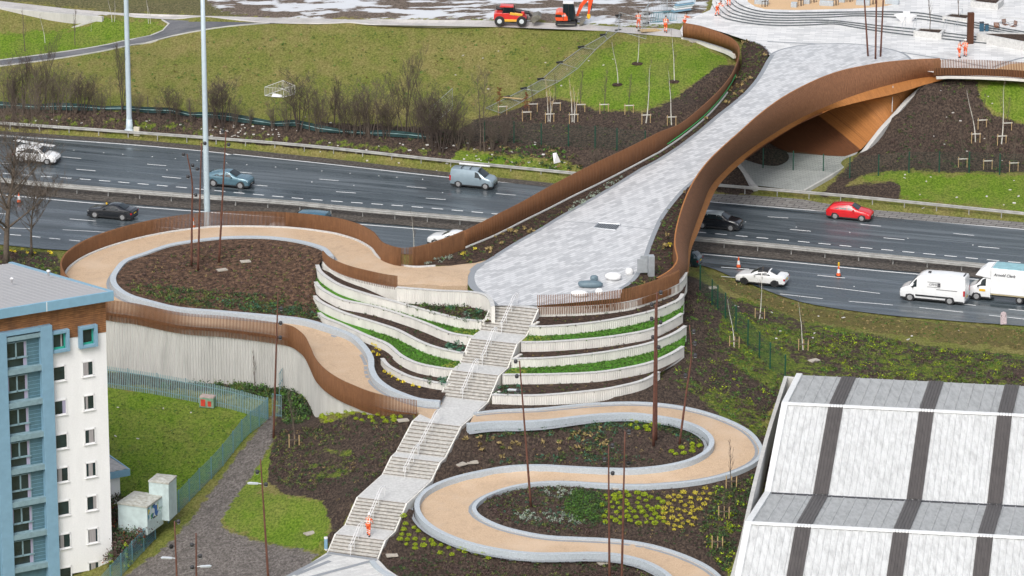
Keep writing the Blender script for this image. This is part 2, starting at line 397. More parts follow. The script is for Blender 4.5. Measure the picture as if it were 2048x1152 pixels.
# left of the stairs
C((830, 840, 1.4), (800, 838, 1.45), (714, 820, .9), (675, 824, -.2), (820, 880, .3), (780, 900, -.2), (760, 940, -1.0), (700, 990, -1.5), (680, 1040, -2.6), (650, 1090, -3.7), (640, 860, -1.4), (560, 860, -2), (700, 870, -.5), (700, 920, -1.2), (600, 940, -2.4), (540, 930, -2.8), (650, 1010, -2.8), (560, 1000, -3.1), rz=True)
C((212, 770, -1.2), (300, 770, -1.2), (400, 772, -1.2), (500, 778, -1.3), (560, 797, -1.5), (620, 832, -1.5), (645, 831, -1.2), (300, 810, -1.6), (450, 830, -1.8), (300, 900, -2.5), (400, 950, -2.8), (240, 970, -3.1), (340, 1060, -3.4), (450, 1100, -2.9), (560, 1150, -2.7), (500, 980, -2.5), (540, 850, -1.9), (600, 1060, -2.3), (620, 1130, -2.5), (350, 1250, -3.4), (600, 1250, -3), (100, 1250, -6), (-200, 1250, -6))
C((214, 1142, -4.8), (150, 1150, -5.2), (205, 1090, -4.8), (0, 1150, -5.5), (240, 1090, -4.2))
# left bank beside the road
C((-200, 470, 0.0), (0, 500, .1), (60, 512, .1), (110, 530, .0), (20, 530, .1), (120, 560, -.3), (60, 575, -.5), (-100, 650, -1), (-200, 800, -2), (0, 800, -2.2), (0, 1000, -4), (160, 700, -.8), (150, 620, -.8), (300, 640, -.8), (300, 560, .0), (450, 560, .3), (600, 560, .6), (600, 640, .5), (450, 640, -.6), (500, 690, -1.2), (300, 690, -1.2), (400, 700, -1.2), (620, 740, -1.0), (650, 700, .0))
TERR = RBF(ctl)
def lowramp():
    O = [(948, 826, 1.55), (990, 821, 1.5), (1030, 819, 1.45), (1080, 817, 1.38), (1140, 811, 1.3), (1200, 806, 1.2), (1260, 804, 1.1), (1320, 807, .98), (1380, 816, .82), (1430, 830, .65), (1470, 846, .5), (1500, 864, .32), (1518, 886, .12), (1522, 905, -.05), (1510, 922, -.22), (1480, 938, -.4), (1440, 951, -.55), (1390, 961, -.7), (1330, 967, -.85), (1270, 970, -1.0), (1200, 967, -1.12), (1130, 963, -1.25), (1080, 964, -1.38), (1030, 971, -1.52), (985, 985, -1.68), (958, 1000, -1.85), (948, 1016, -2.0), (962, 1033, -2.15), (1000, 1051, -2.32), (1050, 1064, -2.48), (1100, 1072, -2.62), (1160, 1075, -2.76), (1220, 1078, -2.92), (1280, 1085, -3.08), (1330, 1097, -3.24), (1380, 1115, -3.4), (1420, 1136, -3.6), (1445, 1160, -3.8), (1460, 1190, -3.95)]
    I = [(934, 848, 1.5), (990, 844, 1.42), (1050, 843, 1.36), (1100, 840, 1.3), (1150, 834, 1.22), (1200, 829, 1.14), (1260, 827, 1.05), (1310, 832, .92), (1360, 841, .75), (1400, 856, .55), (1422, 876, .35), (1420, 895, .15), (1400, 911, -.05), (1370, 923, -.2), (1320, 933, -.4), (1260, 938, -.6), (1200, 937, -.78), (1140, 934, -.92), (1080, 931, -1.05), (1020, 933, -1.2), (960, 943, -1.38), (910, 955, -1.55), (870, 970, -1.72), (844, 988, -1.9), (834, 1008, -2.05), (840, 1030, -2.2), (862, 1052, -2.35), (900, 1072, -2.5), (950, 1089, -2.66), (1010, 1101, -2.82), (1070, 1107, -2.95), (1130, 1107, -3.08), (1190, 1106, -3.2), (1240, 1110, -3.34), (1290, 1123, -3.52), (1325, 1141, -3.7), (1345, 1160, -3.85), (1360, 1190, -4.0)]
    return O, I
LO, LI = lowramp()
lo_ = cat([W(a, b_, R(z)+.16) - Vector((0, 0, .16)) for a, b_, z in LO], 4); li_ = cat([W(a, b_-1, R(z)+.45) - Vector((0, 0, .45)) for a, b_, z in LI], 4)
LR = RBF(lo_[::4] + li_[::4])
LRPOLY = [(p.x, p.y) for p in lo_ + list(reversed(li_))]
stA = (W(985, 611, 6.5)+W(1075, 613, 6.5))/2; stB = (WR(656, 1104, -3.9)+WR(754, 1117, -3.9))/2; stA.z = stB.z = 0; sdir = (stB-stA).normalized(); sn = Vector((-sdir.y, sdir.x, 0))
if sn.x < 0: sn = -sn
SW = 4.02
def along(px0, py0, px1, py1, z): m_ = (W(px0, py0, R(z)) + W(px1, py1, R(z)))/2; return (m_-stA).dot(sdir)
FL = [((985, 611, 1075, 613, 6.5), (965, 661, 1057, 669, 4.85), 9), ((946, 678, 1041, 686, 4.85), (930, 725, 1021, 735, 3.2), 9), ((912, 741, 1004, 750, 3.2), (892, 792, 983, 804, 1.6), 9), ((822, 843, 924, 849, 1.6), (796, 905, 897, 913, 0), 9), ((783, 913, 880, 922, 0), (769, 948, 865, 960, -1.1), 6), ((711, 994, 810, 1004, -1.1), (689, 1049, 783, 1060, -2.75), 9), ((670, 1067, 769, 1079, -2.75), (656, 1104, 754, 1117, -3.9), 6)]
segs = []
for a, b_, n in FL: segs.append((along(*a), R(a[4]), along(*b_), R(b_[4]), n))
_ss, _sz = [-3.0], [R(6.5)]
for q_ in segs: _ss += [q_[0], q_[2]]; _sz += [q_[1], q_[3]]
_ss.append(segs[-1][2] + 6); _sz.append(segs[-1][3])
CAVE = [(p.x, p.y) for p in L3([(1722, 306), (1688, 314), (1654, 315), (1597, 314), (1480, 330), (1430, 330)], 1.0)] + [(p.x + dx, p.y + dy) for p, (dx, dy) in zip(L3([(1500, 300), (1590, 303), (1690, 308)], 1.1), ((0, 3), (-3, 11), (-5, 13)))]
# carriageway edges (drawn at road level)
NEAR_EDGE = cat(L3([(-260, 466), (0, 489), (130, 500), (330, 500), (520, 498), (700, 503), (900, 512), (1150, 520), (1380, 527), (1480, 560), (1600, 603), (1750, 627), (1900, 641), (2048, 652), (2320, 676)], 0), 5)
FAR_EDGE = cat(L3([(-260, 238), (0, 262), (300, 282), (640, 315), (900, 345), (1150, 371), (1400, 391), (1640, 410), (1850, 432), (2048, 450), (2320, 477)], 0), 5)
ROADPOLY = [(p.x, p.y) for p in FAR_EDGE] + [(p.x, p.y) for p in reversed(NEAR_EDGE)]
def terr(x, y):
    x = np.atleast_1d(np.asarray(x, float)); y = np.atleast_1d(np.asarray(y, float))
    z = TERR(x, y); s = sdf(x, y, ROADPOLY)
    k = np.clip((s + 2.2) / 2.0, 0, 1); k = k*k*(3-2*k)
    z = z*(1-k) + (-.10)*k
    q = (np.abs(x + 7) < 14) & (y > 324) & (y < 364)
    if q.any():
        xx, yy = x[q]-stA.x, y[q]-stA.y; s_ = xx*sdir.x + yy*sdir.y; d_ = np.abs(xx*sn.x + yy*sn.y); pr = np.interp(s_, _ss, _sz); zq = z[q]
        k = np.clip((SW/2+2.4-d_)/2.0, 0, 1); k = k*k*(3-2*k)*np.clip((s_-14.5)/2.0, 0, 1)*(s_ < _ss[-2]+.3)
        zq = zq*(1-k) + (pr-.10)*k; inn = (d_ < SW/2+.12) & (s_ > -1); zq = np.where(inn, np.minimum(zq, pr-.75), zq); z[q] = zq
    q = (np.abs(x - 8) < 22) & (y > 310) & (y < 362)
    if q.any():
        s2 = sdf(x[q], y[q], LRPOLY); k2 = np.clip((s2 + .9)/.6, 0, 1); z[q] = z[q]*(1-k2) + (LR(x[q], y[q]) - .2)*k2
    q = (x > 14) & (x < 38) & (y > 428) & (y < 466)
    if q.any():
        s3 = sdf(x[q], y[q], CAVE); k3 = np.clip((s3+1.2)/1.2, 0, 1); z[q] = np.minimum(z[q], z[q]*(1-k3) + .6*k3)
    return z
def tz(x, y): return float(terr(x, y)[0])
_gcache = {}
def G(px, py):
    """photo point on the ground"""
    if (px, py) in _gcache: return _gcache[(px, py)].copy()
    hi, lo = 11.0, -8.0
    for n in (40, 12, 8):       # march down the line of sight to the first meeting with the ground
        zs = np.linspace(hi, lo, n); Q = [W(px, py, z) for z in zs]; d = zs - terr([q.x for q in Q], [q.y for q in Q])
        k = int(np.argmax(d <= 0)) if (d <= 0).any() else n-1
        hi, lo = zs[max(k-1, 0)], zs[k]
    p = W(px, py, (hi+lo)/2); p.z = tz(p.x, p.y); _gcache[(px, py)] = p
    return p.copy()
# grid
gx = np.unique(np.r_[np.linspace(-260, -66, 30), np.arange(-66, 66.01, .5), np.linspace(66, 260, 30)])
gy = np.unique(np.r_[np.linspace(240, 312, 12), np.arange(312, 520.01, .5), np.linspace(520, 1400, 40)])
X, Y = np.meshgrid(gx, gy); nx, ny = len(gx), len(gy)
Xf, Yf = X.ravel(), Y.ravel()
Zf = terr(np.clip(Xf, -90, 90), np.clip(Yf, 300, 560))
PX, PY = PR(Xf, Yf, Zf)
ZONES = {
 'soil': [
  # behind the green mesh fence, far side
  [(905, 262), (960, 238), (1040, 215), (1065, 202), (1095, 194), (1150, 205), (1200, 222), (1290, 224), (1345, 200), (1385, 170), (1430, 135), (1475, 130), (1478, 190), (1400, 250), (1300, 312), (1190, 345), (1120, 318), (1000, 306), (900, 290)],
  [(560, 262), (640, 245), (760, 250), (870, 256), (930, 262), (930, 300), (860, 296), (700, 280)],
  [(-60, 210), (250, 222), (420, 230), (600, 252), (860, 275), (920, 290), (900, 325), (600, 296), (300, 268), (-60, 252)],
  [(1000, 800), (940, 846), (900, 910), (865, 960), (812, 1005), (785, 1060), (752, 1118), (790, 1150), (850, 1080), (920, 950), (1000, 860)],
  [(895, 790), (830, 830), (800, 905), (770, 948), (708, 994), (690, 1050), (668, 1070), (655, 1106), (664, 1055), (655, 1008), (760, 850)],
  [(1470, 285), (1610, 298), (1612, 338), (1480, 348)],
  # far right bank
  [(1640, 392), (1720, 305), (1790, 228), (1848, 160), (1952, 160), (1958, 195), (1972, 215), (1985, 228), (2060, 255), (2060, 345), (1960, 343), (1880, 345), (1830, 338), (1760, 343), (1715, 355), (1690, 372), (1780, 362), (1802, 372), (1800, 402)],
  [(1400, 280), (1560, 270), (1600, 312), (1480, 330), (1510, 375), (1500, 392), (1420, 382), (1380, 330)],
  # near right bank
  [(1372, 545), (1400, 560), (1450, 590), (1530, 610), (1600, 640), (1700, 660), (1850, 690), (2060, 712), (2060, 790), (1560, 790), (1500, 880), (1400, 800), (1320, 760), (1360, 690), (1366, 600)],
  # lower beds
  [(920, 860), (980, 800), (1330, 760), (1530, 860), (1560, 900), (1440, 1180), (740, 1180), (770, 1105), (800, 1040), (830, 980), (870, 930)],
  # beside the stairs
  [(640, 850), (720, 826), (830, 830), (815, 870), (770, 950), (700, 1010), (655, 1105), (650, 1100), (664, 1050), (645, 1002), (560, 985), (536, 960), (540, 900), (560, 850), (580, 800), (640, 800)],
  [(212, 742), (520, 752), (600, 770), (600, 850), (545, 870), (560, 800), (500, 790), (212, 766)],
  # left bank
  [(-60, 495), (110, 505), (140, 560), (100, 620), (-60, 620)],
  [(213, 1010), (310, 1040), (310, 1080), (213, 1140)],
 ],
 'gravel': [
  [(548, 818), (552, 832), (548, 880), (520, 925), (475, 990), (442, 1040), (445, 1056), (520, 1085), (600, 1100), (640, 1108), (590, 1165), (235, 1165), (330, 1095), (375, 1045), (430, 975), (490, 892), (530, 842)],
 ],
 'mud': [[(370, -60), (1440, -60), (1400, 40), (1300, 52), (1000, 40), (700, 37), (560, 38), (480, 30), (420, 10)]],
 'scrub': [[(-60, -60), (420, -60), (500, 36), (300, 27), (210, 22), (60, 5), (-60, 0)]],
 'bright': [
  [(212, 770), (400, 800), (535, 836), (455, 912), (335, 1040), (212, 1010)],
  [(520, 985), (640, 1000), (662, 1030), (655, 1070), (630, 1098), (560, 1090), (450, 1052), (445, 1020), (500, 950), (548, 890), (556, 900), (535, 960)],
  [(-60, 70), (140, 62), (215, 38), (315, 42), (335, 60), (300, 80), (160, 103), (-60, 125)],
  [(1090, 190), (1170, 110), (1240, 85), (1400, 90), (1462, 125), (1440, 140), (1390, 165), (1340, 200), (1290, 220), (1200, 218), (1130, 195)],
  [(1960, 195), (1975, 165), (2060, 170), (2060, 250), (1990, 225)],
  [(1715, 350), (1790, 340), (1850, 350), (2060, 350), (2060, 425), (1900, 405), (1800, 395), (1790, 365), (1735, 362)],
  [(860, 290), (1000, 310), (1130, 330), (1150, 350), (900, 322)],
 ],
 'dead': [[(1390, 540), (1480, 566), (1600, 610), (1750, 634), (1900, 648), (2060, 660), (2060, 702), (1900, 684), (1750, 662), (1600, 640), (1480, 590)]],
 'patchy': [[(1440, 640), (1470, 590), (1530, 610), (1600, 640), (1700, 660), (1850, 690), (2060, 712), (2060, 790), (1560, 790), (1480, 740), (1430, 700)],
            [(-60, 218), (250, 232), (420, 244), (600, 268), (860, 290), (900, 305), (880, 322), (600, 295), (300, 266), (-60, 250)],
            [(-60, 495), (110, 505), (140, 560), (100, 620), (-60, 620)],
            [(640, 900), (700, 900), (690, 950), (620, 960)],
            [(1360, 760), (1500, 800), (1560, 880), (1520, 880), (1420, 815)]],
}
att = {}
for k, polys in ZONES.items():
    a = np.zeros(len(Xf))
    for pl in polys: a = np.maximum(a, np.clip(.5 + sdf(PX, PY, pl)/26.0, 0, 1))
    att[k] = a
k_ = (PY < 340) & (PX < 950); att['patchy'][k_] *= .53
m, t, b, _, lk = nt('ground_cover')
v = coords(t); vs_ = coords(t, (1, .45, 1))
fine = noise(t, coords(t, (1, .6, 1)), 5.0, 8, .8); med = noise(t, v, 1.1, 6, .65); big = noise(t, v, .12, 5, .6); vfine = noise(t, v, 20, 3); streak = noise(t, vs_, .5, 5, .65)
def attr(n): a = t.nodes.new('ShaderNodeAttribute'); a.attribute_name = n; return a.outputs['Fac']
def edge(n, wob=.5):
    wob = wob*1.6 + .4
    s = math_(t, 'ADD', attr(n), math_(t, 'MULTIPLY', math_(t, 'SUBTRACT', med, .5), wob))
    return ramp(t, s, [(.44, (0, 0, 0)), (.56, (1, 1, 1))])
grass = ramp(t, fine, [(.37, (.062, .082, .014)), (.5, (.165, .19, .036)), (.63, (.27, .27, .075))])
strawy = ramp(t, fine, [(.38, (.14, .12, .035)), (.62, (.36, .30, .12))])
pk = ramp(t, math_(t, 'ADD', math_(t, 'MULTIPLY', streak, .55), math_(t, 'MULTIPLY', big, .5)), [(.46, (0, 0, 0)), (.62, (1, 1, 1))])
col = mixc(t, math_(t, 'MULTIPLY', pk, .8), grass, strawy)
brg = ramp(t, fine, [(.37, (.045, .10, .006)), (.5, (.135, .23, .016)), (.63, (.24, .33, .04))])
bmix = mixc(t, math_(t, 'MULTIPLY', pk, .38), brg, strawy)
col = mixc(t, edge('bright', .8), col, bmix)
dead = ramp(t, fine, [(.38, (.10, .088, .025)), (.62, (.27, .225, .075))])
deadm = ramp(t, med, [(.4, (.10, .105, .025)), (.6, (.055, .045, .028))])
dead = mixc(t, .35, dead, deadm)
col = mixc(t, edge('dead', .9), col, dead)
scrub = ramp(t, fine, [(.38, (.05, .04, .03)), (.62, (.20, .165, .105))])
col = mixc(t, edge('scrub', .7), col, mixc(t, math_(t, 'MULTIPLY', big, .6), scrub, grass))
mud = ramp(t, fine, [(.38, (.08, .06, .046)), (.62, (.24, .195, .16))])
mudm = edge('mud', .6); col = mixc(t, mudm, col, mud)
grav = ramp(t, fine, [(.38, (.085, .075, .07)), (.5, (.19, .17, .155)), (.62, (.32, .29, .265))])
gravm = mixc(t, ramp(t, med, [(.48, (0, 0, 0)), (.66, (.6, .6, .6))]), grav, (.10, .088, .078))
col = mixc(t, edge('gravel', .5), col, gravm)
soil = ramp(t, fine, [(.39, (.024, .018, .016)), (.5, (.066, .048, .038)), (.62, (.145, .105, .078))])
col = mixc(t, edge('soil', .35), col, soil)
ptc = ramp(t, math_(t, 'ADD', math_(t, 'MULTIPLY', med, .6), math_(t, 'MULTIPLY', big, .45)), [(.50, (0, 0, 0)), (.57, (1, 1, 1))])
grn = ramp(t, fine, [(.38, (.045, .085, .012)), (.5, (.125, .18, .022)), (.62, (.26, .29, .04))])
col = mixc(t, math_(t, 'MULTIPLY', ptc, math_(t, 'MULTIPLY', edge('patchy', .5), .85)), col, grn)
speck = math_(t, 'GREATER_THAN', noise(t, v, 9, 1), .82)
col = mixc(t, math_(t, 'MULTIPLY', speck, .5), col, (.34, .31, .27))
lk.new(col, b.inputs['Base Color'])
# standing water on the mud, its sky reflection painted in as pale grey
wet = math_(t, 'MULTIPLY', mudm, ramp(t, noise(t, coords(t, (.35, 1, 1)), .42, 6, .65), [(.50, (0, 0, 0)), (.54, (1, 1, 1))]))
b.inputs['Base Color'].links and t.links.remove(b.inputs['Base Color'].links[0]); lk.new(mixc(t, wet, col, (.60, .61, .62)), b.inputs['Base Color'])
lk.new(math_(t, 'SUBTRACT', .95, math_(t, 'MULTIPLY', wet, .9)), b.inputs['Roughness'])
lk.new(math_(t, 'ADD', math_(t, 'MULTIPLY', wet, .8), .2), b.inputs['Specular IOR Level'])
bm_ = t.nodes.new('ShaderNodeBump'); bm_.inputs['Distance'].default_value = .22
lk.new(math_(t, 'SUBTRACT', .9, math_(t, 'MULTIPLY', wet, .9)), bm_.inputs['Strength']); lk.new(math_(t, 'ADD', fine, math_(t, 'MULTIPLY', vfine, .4)), bm_.inputs['Height']); lk.new(bm_.outputs[0], b.inputs['Normal'])
MAT['ground'] = m
ii = np.arange((ny-1)*(nx-1)); r_, c_ = ii//(nx-1), ii % (nx-1); i0 = r_*nx+c_
FQ = np.c_[i0, i0+1, i0+nx+1, i0+nx]
g = npmesh('ground', np.c_[Xf, Yf, Zf], FQ, MAT['ground'], attrs=att, smooth=True); g['kind'] = 'structure'
del X, Y, PX, PY
# ================================================================== MOTORWAY
m, t, b, _, lk = nt('wet_asphalt')
ang = math.atan2(ROAD_T.y, ROAD_T.x)
v = coords(t, rot=(0, 0, -ang)); n1 = noise(t, v, 5, 6, .7)
sv = t.nodes.new('ShaderNodeMapping'); sv.inputs['Scale'].default_value = (.035, .55, 1); lk.new(v, sv.inputs[0]); st1 = noise(t, sv.outputs[0], 1.0, 5, .6)
sv2 = t.nodes.new('ShaderNodeMapping'); sv2.inputs['Scale'].default_value = (.05, 1.1, 1); lk.new(v, sv2.inputs[0]); st2 = noise(t, sv2.outputs[0], 1.0, 4, .6)
c = ramp(t, n1, [(.38, (.046, .060, .070)), (.62, (.098, .118, .130))])
c = mixc(t, ramp(t, st1, [(.45, (0, 0, 0)), (.58, (.7, .7, .7))]), c, (.026, .040, .050))
c = mixc(t, ramp(t, st2, [(.50, (0, 0, 0)), (.60, (.65, .65, .65))]), c, (.135, .158, .175))
wn_ = t.nodes.new('ShaderNodeTexVoronoi'); wn_.inputs['Scale'].default_value = .07; lk.new(v, wn_.inputs[0]); sp_ = t.nodes.new('ShaderNodeSeparateColor'); lk.new(wn_.outputs['Color'], sp_.inputs[0])
c = mixc(t, math_(t, 'MULTIPLY', math_(t, 'GREATER_THAN', sp_.outputs[0], .72), .35), c, (.045, .05, .055))
lk.new(c, b.inputs['Base Color'])
lk.new(math_(t, 'ADD', math_(t, 'MULTIPLY', ramp(t, st1, [(.4, (1, 1, 1)), (.62, (0, 0, 0))]), .35), .2), b.inputs['Roughness'])
bump(t, b, n1, .25, .02); MAT['asphalt'] = m
MAT['verge'] = soilmat('dirty_verge', (.055, .048, .042), (.19, .17, .15), 3)
MAT['slabs'] = None
def flat_poly(name, pts, mat, z=0.0, kind='structure', parent=None):
    mb = MB(); P = [Vector((p[0], p[1])) for p in pts]; n = len(P)
    r = delaunay_2d_cdt(P, [(i, (i+1) % n) for i in range(n)], [], 1, 1e-4)
    mb.add([(q[0], q[1], z) for q in r[0]], [tuple(f) for f in r[2]])
    o = mb.build(name, mat, parent)
    if kind: o['kind'] = kind
    return o
mw = flat_poly('motorway', ROADPOLY, MAT['asphalt'], 0.0)
# the strip between the carriageways
CR_A = cat(L3([(-260, 333), (40, 362), (340, 388), (585, 405), (700, 416), (950, 441), (1380, 475), (1545, 490), (1750, 511), (1961, 531), (2320, 565)], 0), 4)
CR_B = cat(L3([(-260, 361), (40, 389), (240, 407), (547, 431), (700, 443), (920, 461), (1380, 503), (1545, 518), (1750, 538), (1955, 556), (2320, 590)], 0), 4)
cr = flat_poly('central_reserve', [(p.x, p.y) for p in CR_A] + [(p.x, p.y) for p in reversed(CR_B)], MAT['verge'], .045)
# far hard shoulder strip of broken slabs
m, t, b, _, lk = nt('cracked_slabs')
v = coords(t, rot=(0, 0, -ang)); br = t.nodes.new('ShaderNodeTexBrick'); lk.new(v, br.inputs[0]); br.inputs['Scale'].default_value = 1.0
br.inputs['Color1'].default_value = (.27, .26, .245, 1); br.inputs['Color2'].default_value = (.21, .20, .19, 1); br.inputs['Mortar'].default_value = (.05, .05, .045, 1)
br.inputs['Mortar Size'].default_value = .05; br.inputs['Brick Width'].default_value = 1.2; br.inputs['Row Height'].default_value = .6
lk.new(mixc(t, ramp(t, noise(t, v, 2, 5), [(.4, (0, 0, 0)), (.7, (.8, .8, .8))]), br.outputs[0], (.12, .11, .10)), b.inputs['Base Color']); b.inputs['Roughness'].default_value = .8
MAT['slabs'] = m
sa = L3([(1385, 382), (1600, 398), (1700, 416), (2048, 445), (2200, 458)], 0); sb = L3([(1385, 400), (1600, 417), (1700, 430), (2048, 458), (2200, 471)], 0)
flat_poly('hard_shoulder', [(p.x, p.y) for p in sa] + [(p.x, p.y) for p in reversed(sb)], MAT['slabs'], .012)
flat_poly('verge', [(p.x, p.y) for p in L3([(-100, 252), (0, 262), (300, 282), (640, 315), (900, 345), (1150, 371), (1200, 378)], 0)] + [(p.x, p.y) for p in reversed(L3([(-100, 258), (0, 268), (300, 291), (640, 325), (900, 353), (1150, 380), (1200, 387)], 0))], MAT['verge'], .012)
# painted lines
lines = MB()
def stroke(pts, w=.15, z=.006):
    P = resamp(cat([Vector((p.x, p.y, 0)) for p in pts], 4) if len(pts) > 2 else pts, 3.0)
    a = offs(P, w/2); c_ = offs(P, -w/2); n = len(P)
    lines.add([(q.x, q.y, z) for q in a] + [(q.x, q.y, z) for q in c_], [(i, i+1, n+i+1, n+i) for i in range(n-1)])
def dashes(px, on, per, w=.15, phase=0.0, skip=()):
    P = resamp(cat(L3(px, 0), 6), .25); A = np.array([tuple(p) for p in P]); d = np.r_[0, np.cumsum(np.linalg.norm(np.diff(A, axis=0), axis=1))]
    s = phase
    while s + on < d[-1]:
        q = [Vector((np.interp(x, d, A[:, 0]), np.interp(x, d, A[:, 1]), 0)) for x in (s, s+on/2, s+on)]
        stroke(q, w); s += per
stroke(L3([(-260, 247), (0, 271), (308, 293), (560, 318), (700, 333), (900, 355), (1200, 381), (1400, 402), (1640, 422), (1800, 437), (2048, 459), (2320, 485)], 0), .2)
dashes([(-260, 278), (60, 308), (308, 329.5), (487, 345), (835, 375), (1015, 409 - 20), (1400, 425), (1576, 436), (1768, 453), (1960, 472), (2320, 505)], 2, 9, .13, 3.1)
dashes([(-260, 305), (110, 335), (288, 350), (590, 377), (808, 393), (1000, 408), (1380, 440), (1562, 457), (1749, 474), (1945, 492), (2320, 526)], 2, 9, .16, 4.0)
dashes([(-260, 322), (0, 346), (200, 361), (366, 375), (600, 397), (820, 413), (960, 425), (1382, 463), (1600, 483), (1930, 515), (2320, 552)], 1.15, 2.0, .2, .3)
stroke(L3([(-260, 366), (40, 393), (240, 411), (547, 434), (700, 447), (920, 465), (1380, 506), (1545, 521), (1750, 541), (1955, 559), (2320, 594)], 0), .2)
dashes([(-260, 407), (0, 427), (190, 442), (366, 458), (700, 480), (1380, 530), (1482, 537), (1680, 555), (1975, 588), (2320, 625)], 2.6, 9, .16, 2.3)
dashes([(-260, 437), (0, 455), (157, 461), (360, 476), (700, 505), (1380, 548), (1660, 575), (1960, 612), (2320, 650)], 6, 9, .13, 1.0)
dashes([(-260, 448), (45, 471), (85, 475), (170, 483)], 1.1, 2, .2)
dashes([(1560, 588), (1680, 601), (1850, 616), (2010, 634), (2320, 668)], 4, 6.4, .13)
stroke(L3([(1290, 552), (1330, 556), (1480, 568)], 0), .16)
stroke(L3([(30, 280), (70, 287), (108, 292)], 0), .7)
for a_, b_ in (((1835, 432), (1855, 441)), ((1950, 441), (1972, 450)), ((452, 309), (470, 306)), ((1612, 416), (1630, 419))): stroke(L3([a_, b_], 0), .55)
lo = lines.build('road_markings', MAT['white_paint'], flip=False); lo['kind'] = 'structure'
# reflective studs
sm = MB()
for px0, py0, px1, py1, k in ((105, 297, 1000, 372, 18), (330, 340, 1000, 395, 5), (1500, 445, 2040, 500, 5), (1400, 545, 2000, 600, 4)):
    for i in range(k):
        f = (i + random.uniform(-.2, .2)) / k; p = W(px0+(px1-px0)*f, py0+(py1-py0)*f, 0); sm.box((p.x, p.y, .02), (.11, .10, .03))
o = sm.build('road_studs', MAT['white_paint']); o['kind'] = 'structure'
# ================================================================== more materials
def corten(name, c, streak=.35, uv=True, bmp=.5):
    m, t, b, _, lk = nt(name)
    v = coords(t, (3.0, .5, 1), src='uv') if uv else coords(t, (3, 3, .5))
    n1 = noise(t, v, 1.6, 5, .65); n2 = noise(t, coords(t), .5, 4); n3 = noise(t, coords(t), 6, 3)
    cc = ramp(t, n1, [(.3, rgbmul(c, .62)), (.55, c), (.75, rgbmul(c, 1.35))])
    cc = mixc(t, math_(t, 'MULTIPLY', n2, streak), cc, rgbmul(c, .55)); cc = mixc(t, .25, cc, ramp(t, n3, [(.3, rgbmul(c, .7)), (.7, rgbmul(c, 1.3))]))
    lk.new(cc, b.inputs['Base Color']); b.inputs['Roughness'].default_value = .7; b.inputs['Specular IOR Level'].default_value = .3
    if uv:
        w = t.nodes.new('ShaderNodeTexWave'); w.inputs['Scale'].default_value = 1.2; w.inputs['Distortion'].default_value = .6
        lk.new(coords(t, (1, .02, 1), src='uv'), w.inputs[0]); bump(t, b, w.outputs[1], bmp, .05)
    return m
MAT['corten'] = corten('weathered_steel', (.215, .098, .048))
MAT['corten_in'] = corten('weathered_steel_inner', (.205, .088, .036))
MAT['corten_fin'] = corten('weathered_steel_fins', (.19, .086, .036), uv=False)
MAT['corten_orange'] = corten('fresh_rust_steel', (.40, .165, .048), .6, bmp=.1)
MAT['corten_shade'] = corten('shaded_rust_steel', (.13, .052, .022), .6, bmp=.1)  # deep shade of the abutment recess painted in as darker brown
MAT['corten_dark'] = corten('fin_dark', (.09, .035, .018), uv=False)
def concrete(name, c, stain=.35):
    m, t, b, _, lk = nt(name)
    n1 = noise(t, coords(t, (1.2, 1.2, .25)), .8, 6, .65); n2 = noise(t, coords(t), 9, 4)
    cc = ramp(t, n1, [(.32, rgbmul(c, 1-stain)), (.55, c), (.8, rgbmul(c, 1.12))]); cc = mixc(t, .2, cc, ramp(t, n2, [(.3, rgbmul(c, .8)), (.7, rgbmul(c, 1.15))]))
    lk.new(cc, b.inputs['Base Color']); b.inputs['Roughness'].default_value = .8; return m
MAT['concrete'] = concrete('pale_ribbed_concrete', (.66, .645, .60), .18)
MAT['concrete2'] = concrete('grey_ribbed_concrete', (.50, .495, .47), .22)
def paving(name, c1, c2, rot, bw, rh, mortar=.012, stain=.35, c3=None):
    m, t, b, _, lk = nt(name)
    v = coords(t, rot=(0, 0, rot)); br = t.nodes.new('ShaderNodeTexBrick'); lk.new(v, br.inputs[0]); br.inputs['Scale'].default_value = 1
    br.inputs['Color1'].default_value = (*c1, 1); br.inputs['Color2'].default_value = (*c2, 1); br.inputs['Mortar'].default_value = (*rgbmul(c2, .7), 1)
    br.inputs['Mortar Size'].default_value = mortar; br.inputs['Brick Width'].default_value = bw; br.inputs['Row Height'].default_value = rh; br.inputs['Bias'].default_value = -.25
    n1 = noise(t, coords(t), .35, 6, .65); n2 = noise(t, coords(t), 5, 4)
    cc = mixc(t, math_(t, 'MULTIPLY', ramp(t, n1, [(.5, (0, 0, 0)), (.72, (1, 1, 1))]), stain), br.outputs[0], rgbmul(c2, .6))
    cc = mixc(t, .1, cc, ramp(t, n2, [(.3, rgbmul(c1, .75)), (.7, rgbmul(c1, 1.1))]))
    lk.new(cc, b.inputs['Base Color']); lk.new(math_(t, 'ADD', math_(t, 'MULTIPLY', n1, .5), .2), b.inputs['Roughness']); return m
DECKROT = -math.radians(52)
MAT['deck'] = paving('deck_blocks', (.60, .605, .61), (.32, .33, .34), DECKROT, .85, .36, .014, .12)
MAT['plaza'] = paving('plaza_blocks', (.72, .715, .70), (.46, .465, .465), .1, 1.2, .5, .01, .5)
MAT['path'] = paving('grey_path_blocks', (.47, .45, .43), (.38, .365, .35), .1, .6, .3, .006, .5)
MAT['plaza_tan'] = M('play_surface', (.62, .42, .24), .8, .12, 6)
